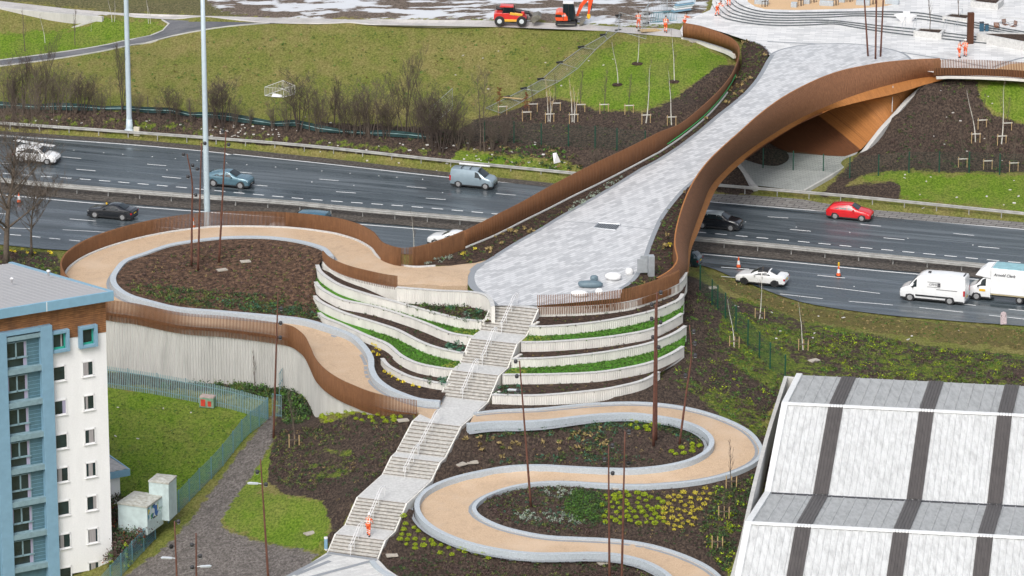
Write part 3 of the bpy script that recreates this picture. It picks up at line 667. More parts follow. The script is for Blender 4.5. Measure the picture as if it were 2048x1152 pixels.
# ================================================================== builders
def bar(name, top, width, height, mat, parent=None, zbot=None, bevel=.02, joints=0):
    """solid kerb: top = middle line of its top face"""
    P = [Vector(p) for p in top]; n = len(P); a = offs(P, width/2); c = offs(P, -width/2); mb = MB()
    zb = lambda p, i: (zbot if zbot is not None else p.z-height)
    V = [(q.x, q.y, p.z) for q, p in zip(a, P)] + [(q.x, q.y, p.z) for q, p in zip(c, P)] + [(q.x, q.y, zb(p, i)) for i, (q, p) in enumerate(zip(a, P))] + [(q.x, q.y, zb(p, i)) for i, (q, p) in enumerate(zip(c, P))]
    Fs = []
    for i in range(n-1): Fs += [(i, i+1, n+i+1, n+i), (i, i+1, 2*n+i+1, 2*n+i), (n+i, n+i+1, 3*n+i+1, 3*n+i)]
    Fs += [(0, n, 3*n, 2*n), (n-1, 2*n-1, 4*n-1, 3*n-1)]
    mb.add(V, Fs); return mb.build(name, mat, parent, bevel=bevel)
def ribwall(name, top, height, thick, mat, side=1, zbot=None, parent=None, period=.2, depth=.05, ret0=0, ret1=0):
    """wall with a ribbed face on the given side; top = face line of its top"""
    P = resamp(top, period/4); n = len(P); nr = normals2(P, side)
    a = [p + v*(depth if (i % 4) in (0, 1) else 0) for i, (p, v) in enumerate(zip(P, nr))]; c = [p - v*thick for p, v in zip(P, nr)]
    zb = [zbot if zbot is not None else p.z-height for p in P]
    V = [tuple(q) for q in a] + [tuple(q) for q in c] + [(q.x, q.y, z) for q, z in zip(a, zb)] + [(q.x, q.y, z) for q, z in zip(c, zb)]
    Fs = []
    for i in range(n-1): Fs += [(i, i+1, n+i+1, n+i), (i, i+1, 2*n+i+1, 2*n+i), (n+i, n+i+1, 3*n+i+1, 3*n+i)]
    Fs += [(0, n, 3*n, 2*n), (n-1, 2*n-1, 4*n-1, 3*n-1)]
    mb = MB(); mb.add(V, Fs); return mb.build(name, mat, parent)
def fins(name, base, h, mat, parent=None, spacing=.125, w=.045, d=.10, below=.0, lean=None):
    """row of upright flat steel bars along a line"""
    P = resamp(base, spacing); n = len(P); hh = h if hasattr(h, '__len__') else [h, h]
    hs = np.interp(np.linspace(0, 1, n), np.linspace(0, 1, len(hh)), hh); V = np.zeros((n, 8, 3)); nr = normals2(P, 1)
    for i in range(n):
        p, q = P[i], nr[i]; tt = Vector((-q.y, q.x, 0)); k = 0
        for zz in (-below, hs[i]):
            for a, b_ in ((-1, -1), (1, -1), (1, 1), (-1, 1)):
                V[i, k] = p + tt*(a*w/2) + q*(b_*d/2) + Vector((0, 0, zz)); k += 1
    f = np.array([(4, 5, 6, 7), (0, 1, 5, 4), (1, 2, 6, 5), (2, 3, 7, 6), (3, 0, 4, 7)])
    Fc = (f[None] + (np.arange(n)*8)[:, None, None]).reshape(-1, 4)
    return npmesh(name, V.reshape(-1, 3), Fc, mat, parent)
# ================================================================== BRIDGE DECK AND APPROACHES
LE = [(958, 527, 6.5), (973, 520, 6.5), (1025, 487, 6.55), (1076, 458, 6.65), (1127, 427, 6.75), (1179, 398, 6.85), (1230, 368, 6.95), (1281, 336, 7.1), (1320, 315, 7.2), (1377, 276, 7.35), (1433, 230, 7.5), (1479, 193, 7.6), (1501, 171, 7.65), (1518, 148, 7.7), (1532, 123, 7.75), (1541, 109, 7.8)]
CIRC = [(1541, 109, 7.8), (1560, 100, 7.8), (1600, 91, 7.8), (1650, 87.5, 7.8), (1700, 87.5, 7.8), (1745, 92, 7.8), (1790, 101, 7.8), (1812, 110, 7.8), (1822, 121, 7.8), (1815, 132, 7.8)]
RE = [(1790, 138, 7.75), (1731, 147, 7.75), (1688, 156, 7.7), (1646, 170, 7.65), (1603, 190, 7.55), (1561, 214, 7.45), (1518, 246, 7.35), (1481, 279, 7.25), (1447, 309, 7.15), (1416, 338, 7.1), (1397, 358, 7.05), (1367, 385, 7.0), (1332, 429, 6.85), (1315, 463, 6.75), (1302, 497, 6.65), (1295, 518, 6.6), (1278, 552, 6.55), (1261, 569, 6.5), (1245, 578, 6.5)]
FR = [(1240, 596, 6.5), (1160, 604, 6.5), (1077, 611, 6.5), (985, 611, 6.5), (962, 590, 6.5), (945, 577, 6.5), (938, 565, 6.5), (936, 552, 6.5), (942, 540, 6.5)]
deck_out = cat(L3(LE), 4)[:-1] + cat(L3(CIRC), 4)[:-1] + cat(L3(RE), 4) + L3(FR[:4]) + cat(L3(FR[3:]), 4)[1:]
DECK = RBF(L3(LE) + L3(CIRC) + L3(RE) + L3(FR))
bridge = thing('footbridge', 'wide curving footbridge of rust-brown weathered steel over the motorway', 'footbridge', W(1200, 450, 0))
def rel(o, root):
    o.location = -Vector(root.location); return o
deck = patch('deck', deck_out, MAT['deck'], None, 2.0, zf=DECK, parent=bridge); rel(deck, bridge)
# dark granite edging lines on the deck
def ribbon(name, pts, w, mat, zf, dz=.006, parent=None):
    P = resamp(pts, 1.0); a, c = offs(P, w/2), offs(P, -w/2)
    za = zf(np.array([q.x for q in a]), np.array([q.y for q in a])); zc = zf(np.array([q.x for q in c]), np.array([q.y for q in c])); n = len(P)
    mb = MB(); mb.add([(q.x, q.y, z+dz) for q, z in zip(a, za)] + [(q.x, q.y, z+dz) for q, z in zip(c, zc)], [(i, i+1, n+i+1, n+i) for i in range(n-1)])
    return mb.build(name, mat, parent, flip=False)
eds = [offs(cat(L3(LE), 4), .22, 1), offs(cat(L3(RE), 4), .22, 1), offs(cat(L3(FR[3:] + LE[:1]), 4), .2, 1), cat(L3(CIRC), 4)]
for e_, w_ in zip(eds, (.42, .42, .7, .25)): rel(ribbon('edging', e_, w_, MAT['grey_edge'], DECK, parent=bridge), bridge)
rel(ribbon('edging', L3([(1127, 441), (1200, 446), (1318, 459)], 6.8), .12, MAT['grey_edge'], DECK, .008, parent=bridge), bridge)
# ---- left parapet over the road (inner face seen) : base line and heights
LPB = [(929, 496, 6.6), (991, 470, 6.7), (1042, 444, 6.75), (1093, 419, 6.85), (1144, 393, 6.95), (1196, 368, 7.05), (1247, 342, 7.15), (1298, 315, 7.25), (1320, 303, 7.3), (1362, 274, 7.4), (1405, 239, 7.5), (1439, 203, 7.6), (1462, 170, 7.65), (1474, 143, 7.7), (1478, 122, 7.75), (1473, 108, 7.75), (1462, 101, 7.75), (1445, 94, 7.75), (1420, 86, 7.75), (1395, 79, 7.75), (1366, 74, 7.75)]
LPT = [(929, 463), (991, 431), (1042, 405), (1093, 376), (1144, 349), (1196, 323), (1247, 299), (1298, 274), (1320, 263), (1362, 247), (1405, 213), (1439, 182), (1462, 154), (1473, 131), (1479, 111), (1479, 95), (1467, 80), (1448, 69), (1422, 58), (1398, 51), (1367, 45)]
# plan positions solved so the sheet stands upright: height from the vertical gap in the photo
base, top = [], []
for (a, b_, z), (c_, d_) in zip(LPB, LPT):
    p = W(a, b_, z); base.append(p)
hts = [1.62, 1.85, 1.85, 2.0, 2.05, 2.1, 2.0, 1.95, 1.9, 1.4, 1.4, 1.3, 1.2, 1.2, 1.2, 1.25, 1.4, 1.45, 1.5, 1.5, 1.5]
# pre-lean from the two traced lines
top = [W(c_, d_, z+h) for (c_, d_), (a, b_, z), h in zip(LPT, LPB, hts)]
top = [Vector((b0.x*.45+t0.x*.55, b0.y*.45+t0.y*.55, t0.z)) for b0, t0 in zip(base, top)]
Bc, Tc = cat(base, 6), cat(top, 6)
Bl = [p - Vector((0, 0, .0)) for p in Bc]
o = strip('parapet', Bl, Tc, MAT['corten_in'], bridge, mid=[[a*.5+c_*.5 + n_*.06 for a, c_, n_ in zip(Bl, Tc, normals2(Bl, -1))]], thick=.10); rel(o, bridge)
# fascia and soffit under the left parapet
Fb = [p - Vector((0, 0, 1.5)) + n_*(-.5) for p, n_ in zip(Bc[:96], normals2(Bc[:96], -1))]
o = strip('fascia', [p - Vector((0, 0, .02)) for p in Bc[:96]], Fb, MAT['corten'], bridge); rel(o, bridge)
# pale upstand at the foot of the left parapet
UP = cat([W(a, b_, z) for a, b_, z in LPB], 6)
rel(bar('upstand', [p + Vector((0, 0, .16)) for p in offs(UP, .17, 1)][:70], .16, .3, MAT['lightstone'], bridge), bridge)
# ---- right parapet: rolled outer shell
RT = [(1315, 556, 7.6), (1337, 543, 7.75), (1350, 531, 7.85), (1356, 516, 7.9), (1351, 490, 7.95), (1353, 462, 8.0), (1362, 426, 8.1), (1374, 392, 8.2), (1391, 358, 8.3), (1416, 324, 8.4), (1447, 293, 8.5), (1481, 263, 8.6), (1518, 230, 8.7), (1561, 198, 8.75), (1603, 174, 8.8), (1646, 154, 8.85), (1688, 140, 8.9), (1731, 131, 8.95), (1773, 124, 9.0), (1830, 119, 9.0), (1880, 117, 9.0)]
RB = [(1330, 577, 6.45), (1352, 568, 6.2), (1366, 556, 6.0), (1374, 542, 5.8), (1376, 520, 5.6), (1378, 492, 5.4), (1388, 458, 5.2), (1403, 418, 5.1), (1420, 376, 5.1), (1446, 345, 5.2), (1478, 316, 5.4), (1512, 291, 5.6), (1542, 271, 5.8), (1578, 249, 6.0), (1616, 229, 6.2), (1657, 211, 6.4), (1697, 195, 6.6), (1739, 181, 6.75), (1782, 169, 6.9), (1840, 156, 7.0), (1885, 152, 7.2)]
RB2 = [(1331, 579, 6.3), (1353, 571, 6.0), (1367, 560, 5.7), (1376, 548, 5.4), (1379, 528, 5.15), (1383, 497, 4.9), (1397, 464, 4.7), (1413, 422, 4.6), (1432, 379, 4.6), (1458, 348, 4.7), (1490, 320, 4.9), (1523, 294, 5.1), (1553, 274, 5.3), (1590, 252, 5.5), (1628, 232, 5.7), (1668, 217, 5.9), (1706, 207, 6.1), (1748, 197, 6.3), (1792, 187, 6.5), (1841, 172, 6.6), (1885, 160, 7.0)]
T_, B_, B2_ = cat(L3(RT), 5), cat(L3(RB), 5), cat(L3(RB2), 5)
nb = normals2(B_, -1 if normals2(B_, 1)[40].x < 0 else 1)
mids = []
for f, bl in ((.08, .10), (.2, .24), (.4, .34), (.6, .32), (.8, .2)): mids.append([a*(1-f)+c_*f + n_*bl for a, c_, n_ in zip(T_, B_, nb)])
o = strip('parapet', T_, B_, MAT['corten'], bridge, mid=mids); rel(o, bridge)
Ti = [p - n_*.12 for p, n_ in zip(T_, nb)]
o = strip('parapet_rim', T_, Ti, MAT['corten_orange'], bridge); rel(o, bridge)
Di = [Vector((p.x - n_.x*.25, p.y - n_.y*.25, DECK(p.x, p.y)[0]-.05)) for p, n_ in zip(T_, nb)]
o = strip('parapet_lining', Ti, Di, MAT['corten_in'], bridge); rel(o, bridge)
o = strip('fascia', B_, B2_, MAT['corten_orange'], bridge); rel(o, bridge)
# soffit between the two fascias, and the vaulted far abutment
Fl = resamp(Fb, n=40); Br = resamp(B2_[10:], n=40)
o = strip('soffit', Br, Fl, MAT['corten_orange'], bridge, mid=[[a*.5+c_*.5+Vector((0, 0, .3)) for a, c_ in zip(Br, Fl)]]); rel(o, bridge)
AT = [(1866, 160, 6.7), (1841, 172, 6.6), (1800, 185, 6.5), (1748, 197, 6.3), (1706, 207, 6.1), (1668, 217, 5.9), (1640, 229, 5.8), (1605, 245, 5.6), (1575, 262, 5.4), (1530, 291, 5.2), (1490, 320, 5.0)]
AG = [(1862, 163, 6.2), (1841, 172, 6.0), (1813, 197, 5.2), (1787, 225, 4.4), (1763, 252, 3.5), (1739, 281, 2.3), (1716, 303, 1.4), (1688, 314, 1.1), (1654, 313, 1.1), (1597, 308, 1.1), (1490, 298, 1.1)]
a_, g_ = cat(L3(AT), 5), cat(L3(AG), 5); rows = []
for f in (.15, .3, .45, .6, .75, .88):
    r_ = []
    for i, (p, q) in enumerate(zip(a_, g_)):
        c_ = Vector((q.x*.85+p.x*.15, q.y*.85+p.y*.15, p.z*.92+q.z*.08)); k_ = min(1, max(0, (i-13)/20)); k_ = k_*k_*(3-2*k_)
        r_.append(p*(1-f)**2 + c_*2*f*(1-f) + q*f*f + Vector((-5.5, 11.0, -.2))*k_*math.sin(math.pi*f**.8))
    rows.append(r_)
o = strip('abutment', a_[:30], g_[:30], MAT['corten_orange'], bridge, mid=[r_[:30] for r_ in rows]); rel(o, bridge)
o = strip('abutment_recess', a_[29:], g_[29:], MAT['corten_shade'], bridge, mid=[r_[29:] for r_ in rows]); rel(o, bridge)
seam = MB()
for k in (0, 2): pass
for i in range(5, 30, 7):
    c0 = [a_[i]] + [r_[i] for r_ in rows] + [g_[i]]
    seam.tube([p + Vector((0, -.02, 0)) for p in c0], .014, 4)
seam.tube([p + Vector((0, -.02, 0)) for p in rows[1]][:30], .016, 4)
rel(seam.build('panel_seam', MAT['corten_dark'], bridge), bridge)
# expansion joint line and light strip on the shell
dm = MB(); q0 = W(1787, 171, 6.8); q1 = W(1784, 226, 4.5); dm.tube([W(1786, 172, 6.9), W(1784, 224, 4.7)], .04, 5); rel(dm.build('drainpipe', MAT['lightstone'], bridge), bridge)
# granite copings along the slanted foot of the abutment and paved slope under the bridge
cp = cat(L3([(1862, 161, 6.5), (1843, 178, 6.1), (1815, 203, 5.2), (1790, 231, 4.3), (1764, 259, 3.4), (1741, 288, 2.3), (1722, 311, 1.4), (1700, 326, 1.0), (1660, 352, .7), (1606, 383, .4)]), 5)
tag(bar('coping', [p + Vector((0, 0, .18)) for p in cp], .5, .6, MAT['concrete2']), 'grey concrete coping running down the bank beside the orange abutment', 'coping')
cp2 = L3([(1474, 326, 1.1), (1490, 348, .8), (1506, 371, .5), (1512, 376, .45)])
tag(bar('coping', [p + Vector((0, 0, .16)) for p in cp2], .45, .6, MAT['concrete2']), 'short grey concrete kerb on the dark side of the paved slope', 'coping')
MAT['revet'] = paving('revetment_blocks', (.40, .42, .40), (.30, .32, .30), 0, .55, .28, .03, .6)
sl = patch('paved_slope', L3([(1474, 300, 1.1), (1597, 309, 1.12), (1656, 314, 1.12), (1690, 315, 1.12), (1716, 306, 1.4), (1700, 328, 1.0), (1655, 354, .75), (1603, 384, .45), (1510, 373, .45), (1476, 328, 1.05)]), MAT['revet'], 'structure', 1.0, .12)
# ================================================================== FRONT RIGHT RAIL OF THE DECK (open fins)
frb = cat(L3([(1075, 613, 6.5), (1120, 612, 6.5), (1170, 610, 6.5), (1220, 606, 6.5), (1265, 598, 6.5), (1305, 586, 6.5), (1330, 577, 6.5), (1352, 567, 6.45)]), 6)
rail = thing('railing', 'rust-brown fin railing along the front deck edge above the right-hand terraces', 'railing', frb[0])
rel(fins('bars', offs(frb, .26, 1), [1.1, 1.1, 1.15, 1.2, 1.25], MAT['corten_fin'], rail, .15, .05, .10, .62), rail)
rel(bar('base_plate', [p + Vector((0, 0, .10)) for p in offs(frb, .18, 1)], .06, .4, MAT['corten_dark'], rail), rail)
# ================================================================== UPPER RAMP (loop)
UO = [(973, 520, 6.5), (940, 526, 6.5), (922, 528, 6.5), (871, 533, 6.4), (830, 535, 6.35), (796, 530, 6.3), (765, 520, 6.25), (751, 511, 6.2), (741, 498, 6.15), (720, 485, 6.05), (700, 477, 5.95), (657, 466, 5.8), (569, 456, 5.45), (452, 454, 5.1), (393, 458, 4.95), (335, 466, 4.8), (276, 478, 4.65), (217, 495, 4.5), (173, 513, 4.35), (144, 532, 4.25), (132, 548, 4.2), (130, 562, 4.15), (140, 582, 4.05), (165, 603, 3.95)]
LF = [(210, 595, 3.85), (276, 605, 3.7), (364, 623, 3.45), (452, 630, 3.2), (540, 641, 2.95), (584, 649, 2.85), (604, 660, 2.75), (617, 673, 2.65), (627, 693, 2.55), (639, 718, 2.42), (659, 739, 2.3), (687, 757, 2.15), (714, 769, 2.05), (742, 780, 1.95), (784, 791, 1.8), (834, 798, 1.6)]
def lowfin(h=1.15): return [W(a, b_, R(z)+h) - Vector((0, 0, h)) for a, b_, z in LF]
outer = cat(L3(UO, rz=True) + [p for p in lowfin()], 5)
KT = [(662, 512, 5.8), (652, 500, 5.75), (640, 493, 5.7), (610, 484, 5.6), (570, 477, 5.45), (520, 473, 5.3), (452, 474, 5.1), (393, 480, 4.95), (340, 489, 4.8), (290, 506, 4.6), (252, 520, 4.45), (233, 540, 4.3), (226, 556, 4.2), (233, 573, 4.1), (257, 589, 3.95), (300, 602, 3.75), (357, 615, 3.5), (440, 622, 3.25), (520, 629, 3.0), (599, 637, 2.75), (650, 650, 2.6), (700, 668, 2.4), (726, 690, 2.25), (741, 714, 2.15), (743, 736, 2.05), (753, 756, 1.95), (776, 774, 1.85), (805, 787, 1.75), (840, 798, 1.65), (880, 802, 1.6)]
kerb_top = cat([W(a, b_, R(z)+.5) for a, b_, z in KT], 5)
inner = [p - Vector((0, 0, .5)) for p in kerb_top]
# ramp outline: outer from the deck round to the stairs, landing edge, inner back, then the inner railing side
tail = [WR(862, 838, 1.6), WR(884, 806, 1.6)]
UI = [(668, 524, 5.85), (700, 537, 6.0), (740, 549, 6.2), (793, 562, 6.35), (850, 568, 6.45), (885, 570, 6.5), (935, 571, 6.5), (936, 552, 6.5), (942, 540, 6.5), (958, 527, 6.5)]
ramp_out = outer + tail + list(reversed(inner)) + L3(UI, rz=True)
UR = RBF([p for p in ramp_out[::2]])
ramp_o = patch('ramp_path', ramp_out, MAT['resin'], 'structure', 1.2, zf=UR, skirt=.5)
kb = tag(bar('kerb_wall', kerb_top, .52, .75, MAT['granite']), 'pale blue-grey granite seat kerb curving round the mulch mound inside the upper ramp', 'kerb')
rel_k = offs(inner, .5, 1)
ed = ribbon('edging', offs(inner, .45, -1) if (inner[30]-outer[60]).length > (offs(inner, .45, -1)[30]-outer[60]).length else offs(inner, .45, 1), .3, MAT['grey_edge'], UR, .008); ed.name = 'drain_channel'; ed['kind'] = 'structure'
# outer loop railing (closed fins)
lpo = outer[:116]; side_out = -1 if (offs(lpo, 1, -1)[60]-W(420, 560, 4)).length > (offs(lpo, 1, 1)[60]-W(420, 560, 4)).length else 1
rl = thing('railing', 'long rust-brown fin railing round the outside of the upper loop next to the motorway', 'railing', lpo[60])
seq = cat([W(929, 496, 6.6), W(905, 506, 6.55), W(880, 515, 6.5), W(844, 526, 6.45), W(803, 531, 6.4), W(768, 521, 6.35), W(755, 508, 6.3)], 5)[:-1] + offs(cat(L3(UO[8:], rz=True), 5), .28, side_out)
rel(fins('bars', seq, [1.62, 1.6, 1.5, 1.4, 1.4, 1.4, 1.4, 1.4], MAT['corten_fin'], rl, .125, .05, .16, .35), rl)
rel(bar('base_plate', [p - Vector((0, 0, .12)) for p in seq], .10, .3, MAT['corten_dark'], rl), rl)
ku = tag(bar('kerb', [p + Vector((0, 0, .12)) for p in offs(cat(L3(UO[3:], rz=True), 5), .06, side_out)], .2, .4, MAT['lightstone']), 'narrow pale stone kerb at the foot of the outer loop railing', 'kerb')
# loop wall below the ramp on the outside
wall_line = cat(L3(UO[8:], rz=True) + lowfin(), 5)
wtop = [p - Vector((0, 0, .02)) for p in offs(wall_line, .12, side_out)]
tag(ribwall('retaining_wall', wtop, 6, .35, MAT['concrete2'], side_out, zbot=-3.2, depth=.06, period=.24), 'tall grey ribbed concrete wall carrying the loop ramp behind the palisade fence', 'wall')
# lower outer railing
lw = cat([p - Vector((0, 0, .0)) for p in lowfin()], 6); lw = cat(L3([(150, 592, 3.98), (172, 602, 3.93)], rz=True) + lowfin(), 6)
rl2 = thing('railing', 'rust-brown fin railing on top of the tall grey wall of the loop ramp', 'railing', lw[40])
lwo = offs(lw, .3, side_out)
rel(fins('bars', lwo, 1.15, MAT['corten_fin'], rl2, .125, .05, .10, .75), rl2)
rel(bar('base_plate', [p - Vector((0, 0, .05)) for p in offs(lw, .26, side_out)], .06, .22, MAT['corten_dark'], rl2), rl2)
# inner railing above the left terraces
ir = cat(L3([(646, 519, 5.75), (655, 530, 5.85), (668, 540, 5.95), (690, 550, 6.05), (715, 558, 6.15), (740, 564, 6.25), (768, 570, 6.3), (794, 574, 6.4)], rz=True), 6)
rl3 = thing('railing', 'short rust-brown fin railing above the left-hand terraces beside the ramp', 'railing', ir[20])
rel(fins('bars', ir, [.8, .95, 1.0, 1.0], MAT['corten_fin'], rl3, .14, .05, .1, .55), rl3)
rel(bar('base_plate', [p - Vector((0, 0, .02)) for p in offs(ir, .08, 1)], .06, .2, MAT['corten_dark'], rl3), rl3)
tag(ribwall('terrace_wall', [p - Vector((0, 0, .03)) for p in offs(ir, .1, 1)], 1.4, .3, MAT['concrete'], 1 if normals2(ir, 1)[20].y < 0 else -1), 'pale ribbed wall under the short railing beside the upper ramp', 'wall')
# mulch mound inside the loop
isl = [p - Vector((0, 0, .12)) for p in kerb_top[:102]] + L3([(650, 652, 2.75), (636, 634, 2.75), (632, 610, 3.3), (630, 580, 4.2), (632, 545, 5.2), (640, 525, 5.6)], rz=True)
ISL = RBF(isl + L3([(450, 530, 4.85), (560, 530, 5.1), (350, 540, 4.6), (450, 580, 4.1), (560, 590, 4.0), (300, 570, 4.2)], rz=True))
patch('mulch_mound', isl, MAT['mulch_dry'], 'structure', .8, zf=ISL)
# ================================================================== TERRACES
WT = {2: 5.65, 3: 4.85, 4: 4.0, 5: 3.2, 6: 2.4}
RW = {1: [(1075, 615), (1120, 614), (1170, 612), (1220, 608), (1265, 601), (1300, 590), (1330, 580), (1355, 569), (1367, 558), (1374, 545)],
 2: [(1058, 653), (1100, 653), (1182, 646), (1250, 635), (1306, 622), (1340, 609), (1360, 599), (1368, 588)],
 3: [(1042, 685), (1100, 684), (1193, 677), (1260, 668), (1306, 658), (1345, 640), (1366, 627)],
 4: [(1023, 718), (1100, 716), (1193, 707), (1260, 696), (1306, 685), (1350, 667), (1373, 652)],
 5: [(1005, 750), (1100, 749), (1193, 745), (1260, 735), (1306, 724), (1345, 707), (1368, 693)],
 6: [(984, 790), (1080, 791), (1193, 781), (1250, 771), (1290, 760), (1320, 744)]}
LW = {1: [(793, 575), (844, 579), (885, 582), (920, 583), (947, 585), (968, 590), (979, 600), (983, 613)],
 2: [(632, 530), (637, 541), (650, 553), (680, 571), (731, 588), (783, 602), (851, 621), (919, 638), (963, 642)],
 3: [(629, 564), (636, 573), (650, 583), (685, 600), (748, 613), (810, 632), (851, 647), (899, 666), (948, 674)],
 4: [(627, 592), (637, 602), (655, 612), (690, 627), (748, 645), (793, 660), (834, 681), (871, 695), (919, 706), (928, 704)],
 5: [(636, 626), (650, 636), (680, 648), (731, 671), (772, 688), (800, 711), (834, 727), (885, 737), (914, 739)],
 6: [(762, 717), (770, 727), (783, 737), (817, 753), (858, 763), (894, 769)]}
ords = {1: 'uppermost', 2: 'second', 3: 'third', 4: 'fourth', 5: 'fifth', 6: 'lowest'}
walls = {}
for sd_, D in (('right', RW), ('left', LW)):
    for k, pts in D.items():
        z = 6.48 if k == 1 and sd_ == 'right' else (7.0 if k == 1 else R(WT[k]))
        P = cat([W(a, b_, z) for a, b_ in pts], 6); walls[(sd_, k)] = P
        P = [p for p in P]
        s_ = 1 if normals2(P, 1)[len(P)//2].y < 0 else -1
        o = ribwall('terrace_wall', P, 1.75 if k < 6 else 1.6, .3, MAT['concrete'], s_, depth=.03)
        cb = bar('coping', [p + Vector((0, 0, .035)) + n_*(-.10) for p, n_ in zip(P, normals2(P, s_))], .34, .05, MAT['lightstone'], o, bevel=0)
        tag(o, f'pale ribbed concrete terrace wall, {ords[k]} of the six on the {sd_} of the stairs', 'wall', 'curved terrace walls beside the stairs')
# return walls next to the stairs
for sd_, D, ends in (('right', RW, {2: (1086, 634), 4: (1062, 700), 6: (1000, 782)}), ('left', LW, {2: (981, 626), 4: (935, 697), 6: (902, 762)})):
    for k, e in ends.items():
        z = R(WT[k]); p0 = W(*(D[k][0] if sd_ == 'right' else D[k][-1]), z)
        d_ = Vector((.42, .9, 0)).normalized(); Q = [p0 + Vector((0.1 if sd_ == 'left' else .12, .1, -.01)), p0 + d_*(1.6 if k < 6 else 1.2) + Vector((0.1 if sd_ == 'left' else .12, 0, -.01))]
        tag(bar('end_wall', Q, .28, 1.5, MAT['concrete']), f'pale end wall closing the {ords[k]} terrace bed on the {sd_} of the stairs', 'wall')
# terrace beds: turf on alternate steps, mulch on the others
def bed(sd_, k, mat, name, zd=-.12, kind='structure'):
    lo, hi = walls[(sd_, k)], walls[(sd_, k-1)]; z = R(WT[k]) + zd
    pol = [Vector((p.x, p.y, z)) for p in lo] + [Vector((p.x, p.y, z)) for p in reversed(hi)]
    if sd_ == 'left' and k == 6: pol = [Vector((p.x, p.y, z)) for p in lo] + [Vector((p.x, p.y, z)) for p in reversed(hi[int(len(hi)*.52):])]
    mb = MB(); n = len(pol); r = delaunay_2d_cdt([Vector((p.x, p.y)) for p in pol], [(i, (i+1) % n) for i in range(n)], [], 1, 1e-4)
    mb.add([(q[0], q[1], z) for q in r[0]], [tuple(f) for f in r[2]])
    o = mb.build(name, mat); o['kind'] = kind; return pol
BEDS = {}
for sd_ in ('right', 'left'):
    for k in (2, 3, 4, 5, 6):
        turf = k in (3, 5)
        BEDS[(sd_, k)] = bed(sd_, k, MAT['turf'] if turf else MAT['mulch'], 'turf_strip' if turf else 'planting_bed')
l5 = [p for p in walls[('left', 5)] if PR(*p)[0] < 790]; l6 = walls[('left', 6)]
FB = [p - Vector((0, 0, .15)) for p in kerb_top[99:]] + [Vector((p.x, p.y, R(1.75))) for p in reversed(l6)] + [Vector((p.x, p.y, R(2.45))) for p in reversed(l5)]
FBZ = RBF(FB); patch('planting_bed', FB, MAT['mulch'], 'structure', .8, zf=FBZ)
# yellow turf patches by the stairs
for pts, z in (([(1046, 673), (1100, 672), (1107, 683), (1042, 684)], 4.85), ([(926, 655), (958, 660), (950, 672), (903, 665)], 4.85), ([(1018, 738), (1062, 736), (1050, 748), (1006, 749)], 3.2), ([(905, 722), (924, 728), (914, 738), (880, 733)], 3.2)):
    flat_poly('turf_strip', L3(pts, R(z)-.11), MAT['turf_yellow'], R(z)-.115)
# ================================================================== STAIRS
stairs = thing('staircase', 'long straight flight of pale stone steps descending from the deck to the lower plaza', 'staircase', stA + Vector((0, 0, -4)))
flo = []
for i, (s0, z0, s1, z1, n) in enumerate(segs):
    # landing from the previous flight
    p_s = segs[i-1][2] if i else s0-.5
    mb = MB()
    c_ = stA + sdir*((p_s+s0)/2)
    rot = Matrix.Rotation(math.atan2(sdir.y, sdir.x), 3, 'Z')
    mb.box((c_.x, c_.y, z0-.32), (s0-p_s, SW*(1.0 if i != 3 else 1.0), .6), rot=rot)
    rel(mb.build('landing', MAT['lightstone'], stairs), stairs)
    tr, ri = MB(), MB(); run = (s1-s0)/(n-1) if n > 1 else .3; dz = (z0-z1)/n
    for j in range(n):
        zt = z0 - dz*(j+1); a0 = s0 + run*j; a1 = s0 + run*(j+1)
        if j == n-1: continue
        c_ = stA + sdir*((a0+a1)/2)
        tr.box((c_.x, c_.y, zt-.4), (run+.001, SW, .8), rot=rot)
        n0 = stA + sdir*(a1-.03)
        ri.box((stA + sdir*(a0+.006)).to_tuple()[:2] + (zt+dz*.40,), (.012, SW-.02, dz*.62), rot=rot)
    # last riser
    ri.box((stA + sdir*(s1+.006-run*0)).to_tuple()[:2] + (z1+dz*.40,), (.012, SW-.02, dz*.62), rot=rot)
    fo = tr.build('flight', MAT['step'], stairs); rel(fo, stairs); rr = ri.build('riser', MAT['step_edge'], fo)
s_end = segs[-1][2]
# side strings
for s in (-1, 1):
    L = []
    for (s0, z0, s1, z1, n) in segs: L += [stA + sdir*s0 + sn*s*(SW/2+.06) + Vector((0, 0, z0-.06)), stA + sdir*s1 + sn*s*(SW/2+.06) + Vector((0, 0, z1-.06))]
    rel(bar('string', L, .12, 1.6, MAT['concrete'], stairs, bevel=0), stairs)
# handrails: one on every flight, off centre
def handrail(i, lab):
    s0, z0, s1, z1, n = segs[i]; off = sn*(-.05)
    a = stA + sdir*(s0-.75) + off + Vector((0, 0, z0)); b_ = stA + sdir*(s1+.35) + off + Vector((0, 0, z1)); up = Vector((0, 0, .95))
    a1 = stA + sdir*(s0) + off + Vector((0, 0, z0)); b1 = stA + sdir*s1 + off + Vector((0, 0, z1))
    t = thing('handrail', lab, 'handrail', b_, 0, 'handrails down the middle of the stairs')
    for sgn in (-.09, .09):
        o_ = sn*sgn; m_ = MB(); m_.tube([a+o_+up*.55, a+o_+up*.98, a+o_+up, a1+o_+up, b1+o_+up, b_+o_+up, b_+o_+up*.55], .028, 6); rel(m_.build('rail', MAT['whiteplastic'], t), t)
    for f in (.02, .35, .68, .98):
        p = a*(1-f)+b_*f; zf_ = float(np.interp((p-stA).dot(sdir), [s0, s1], [z0, z1])); p = Vector((p.x, p.y, zf_)); m_ = MB(); m_.tube([p, Vector((p.x, p.y, zf_+.93))], .024, 6); m_.box((p.x, p.y, zf_+.92), (.05, .2, .03)); rel(m_.build('post', MAT['whiteplastic'], t), t)
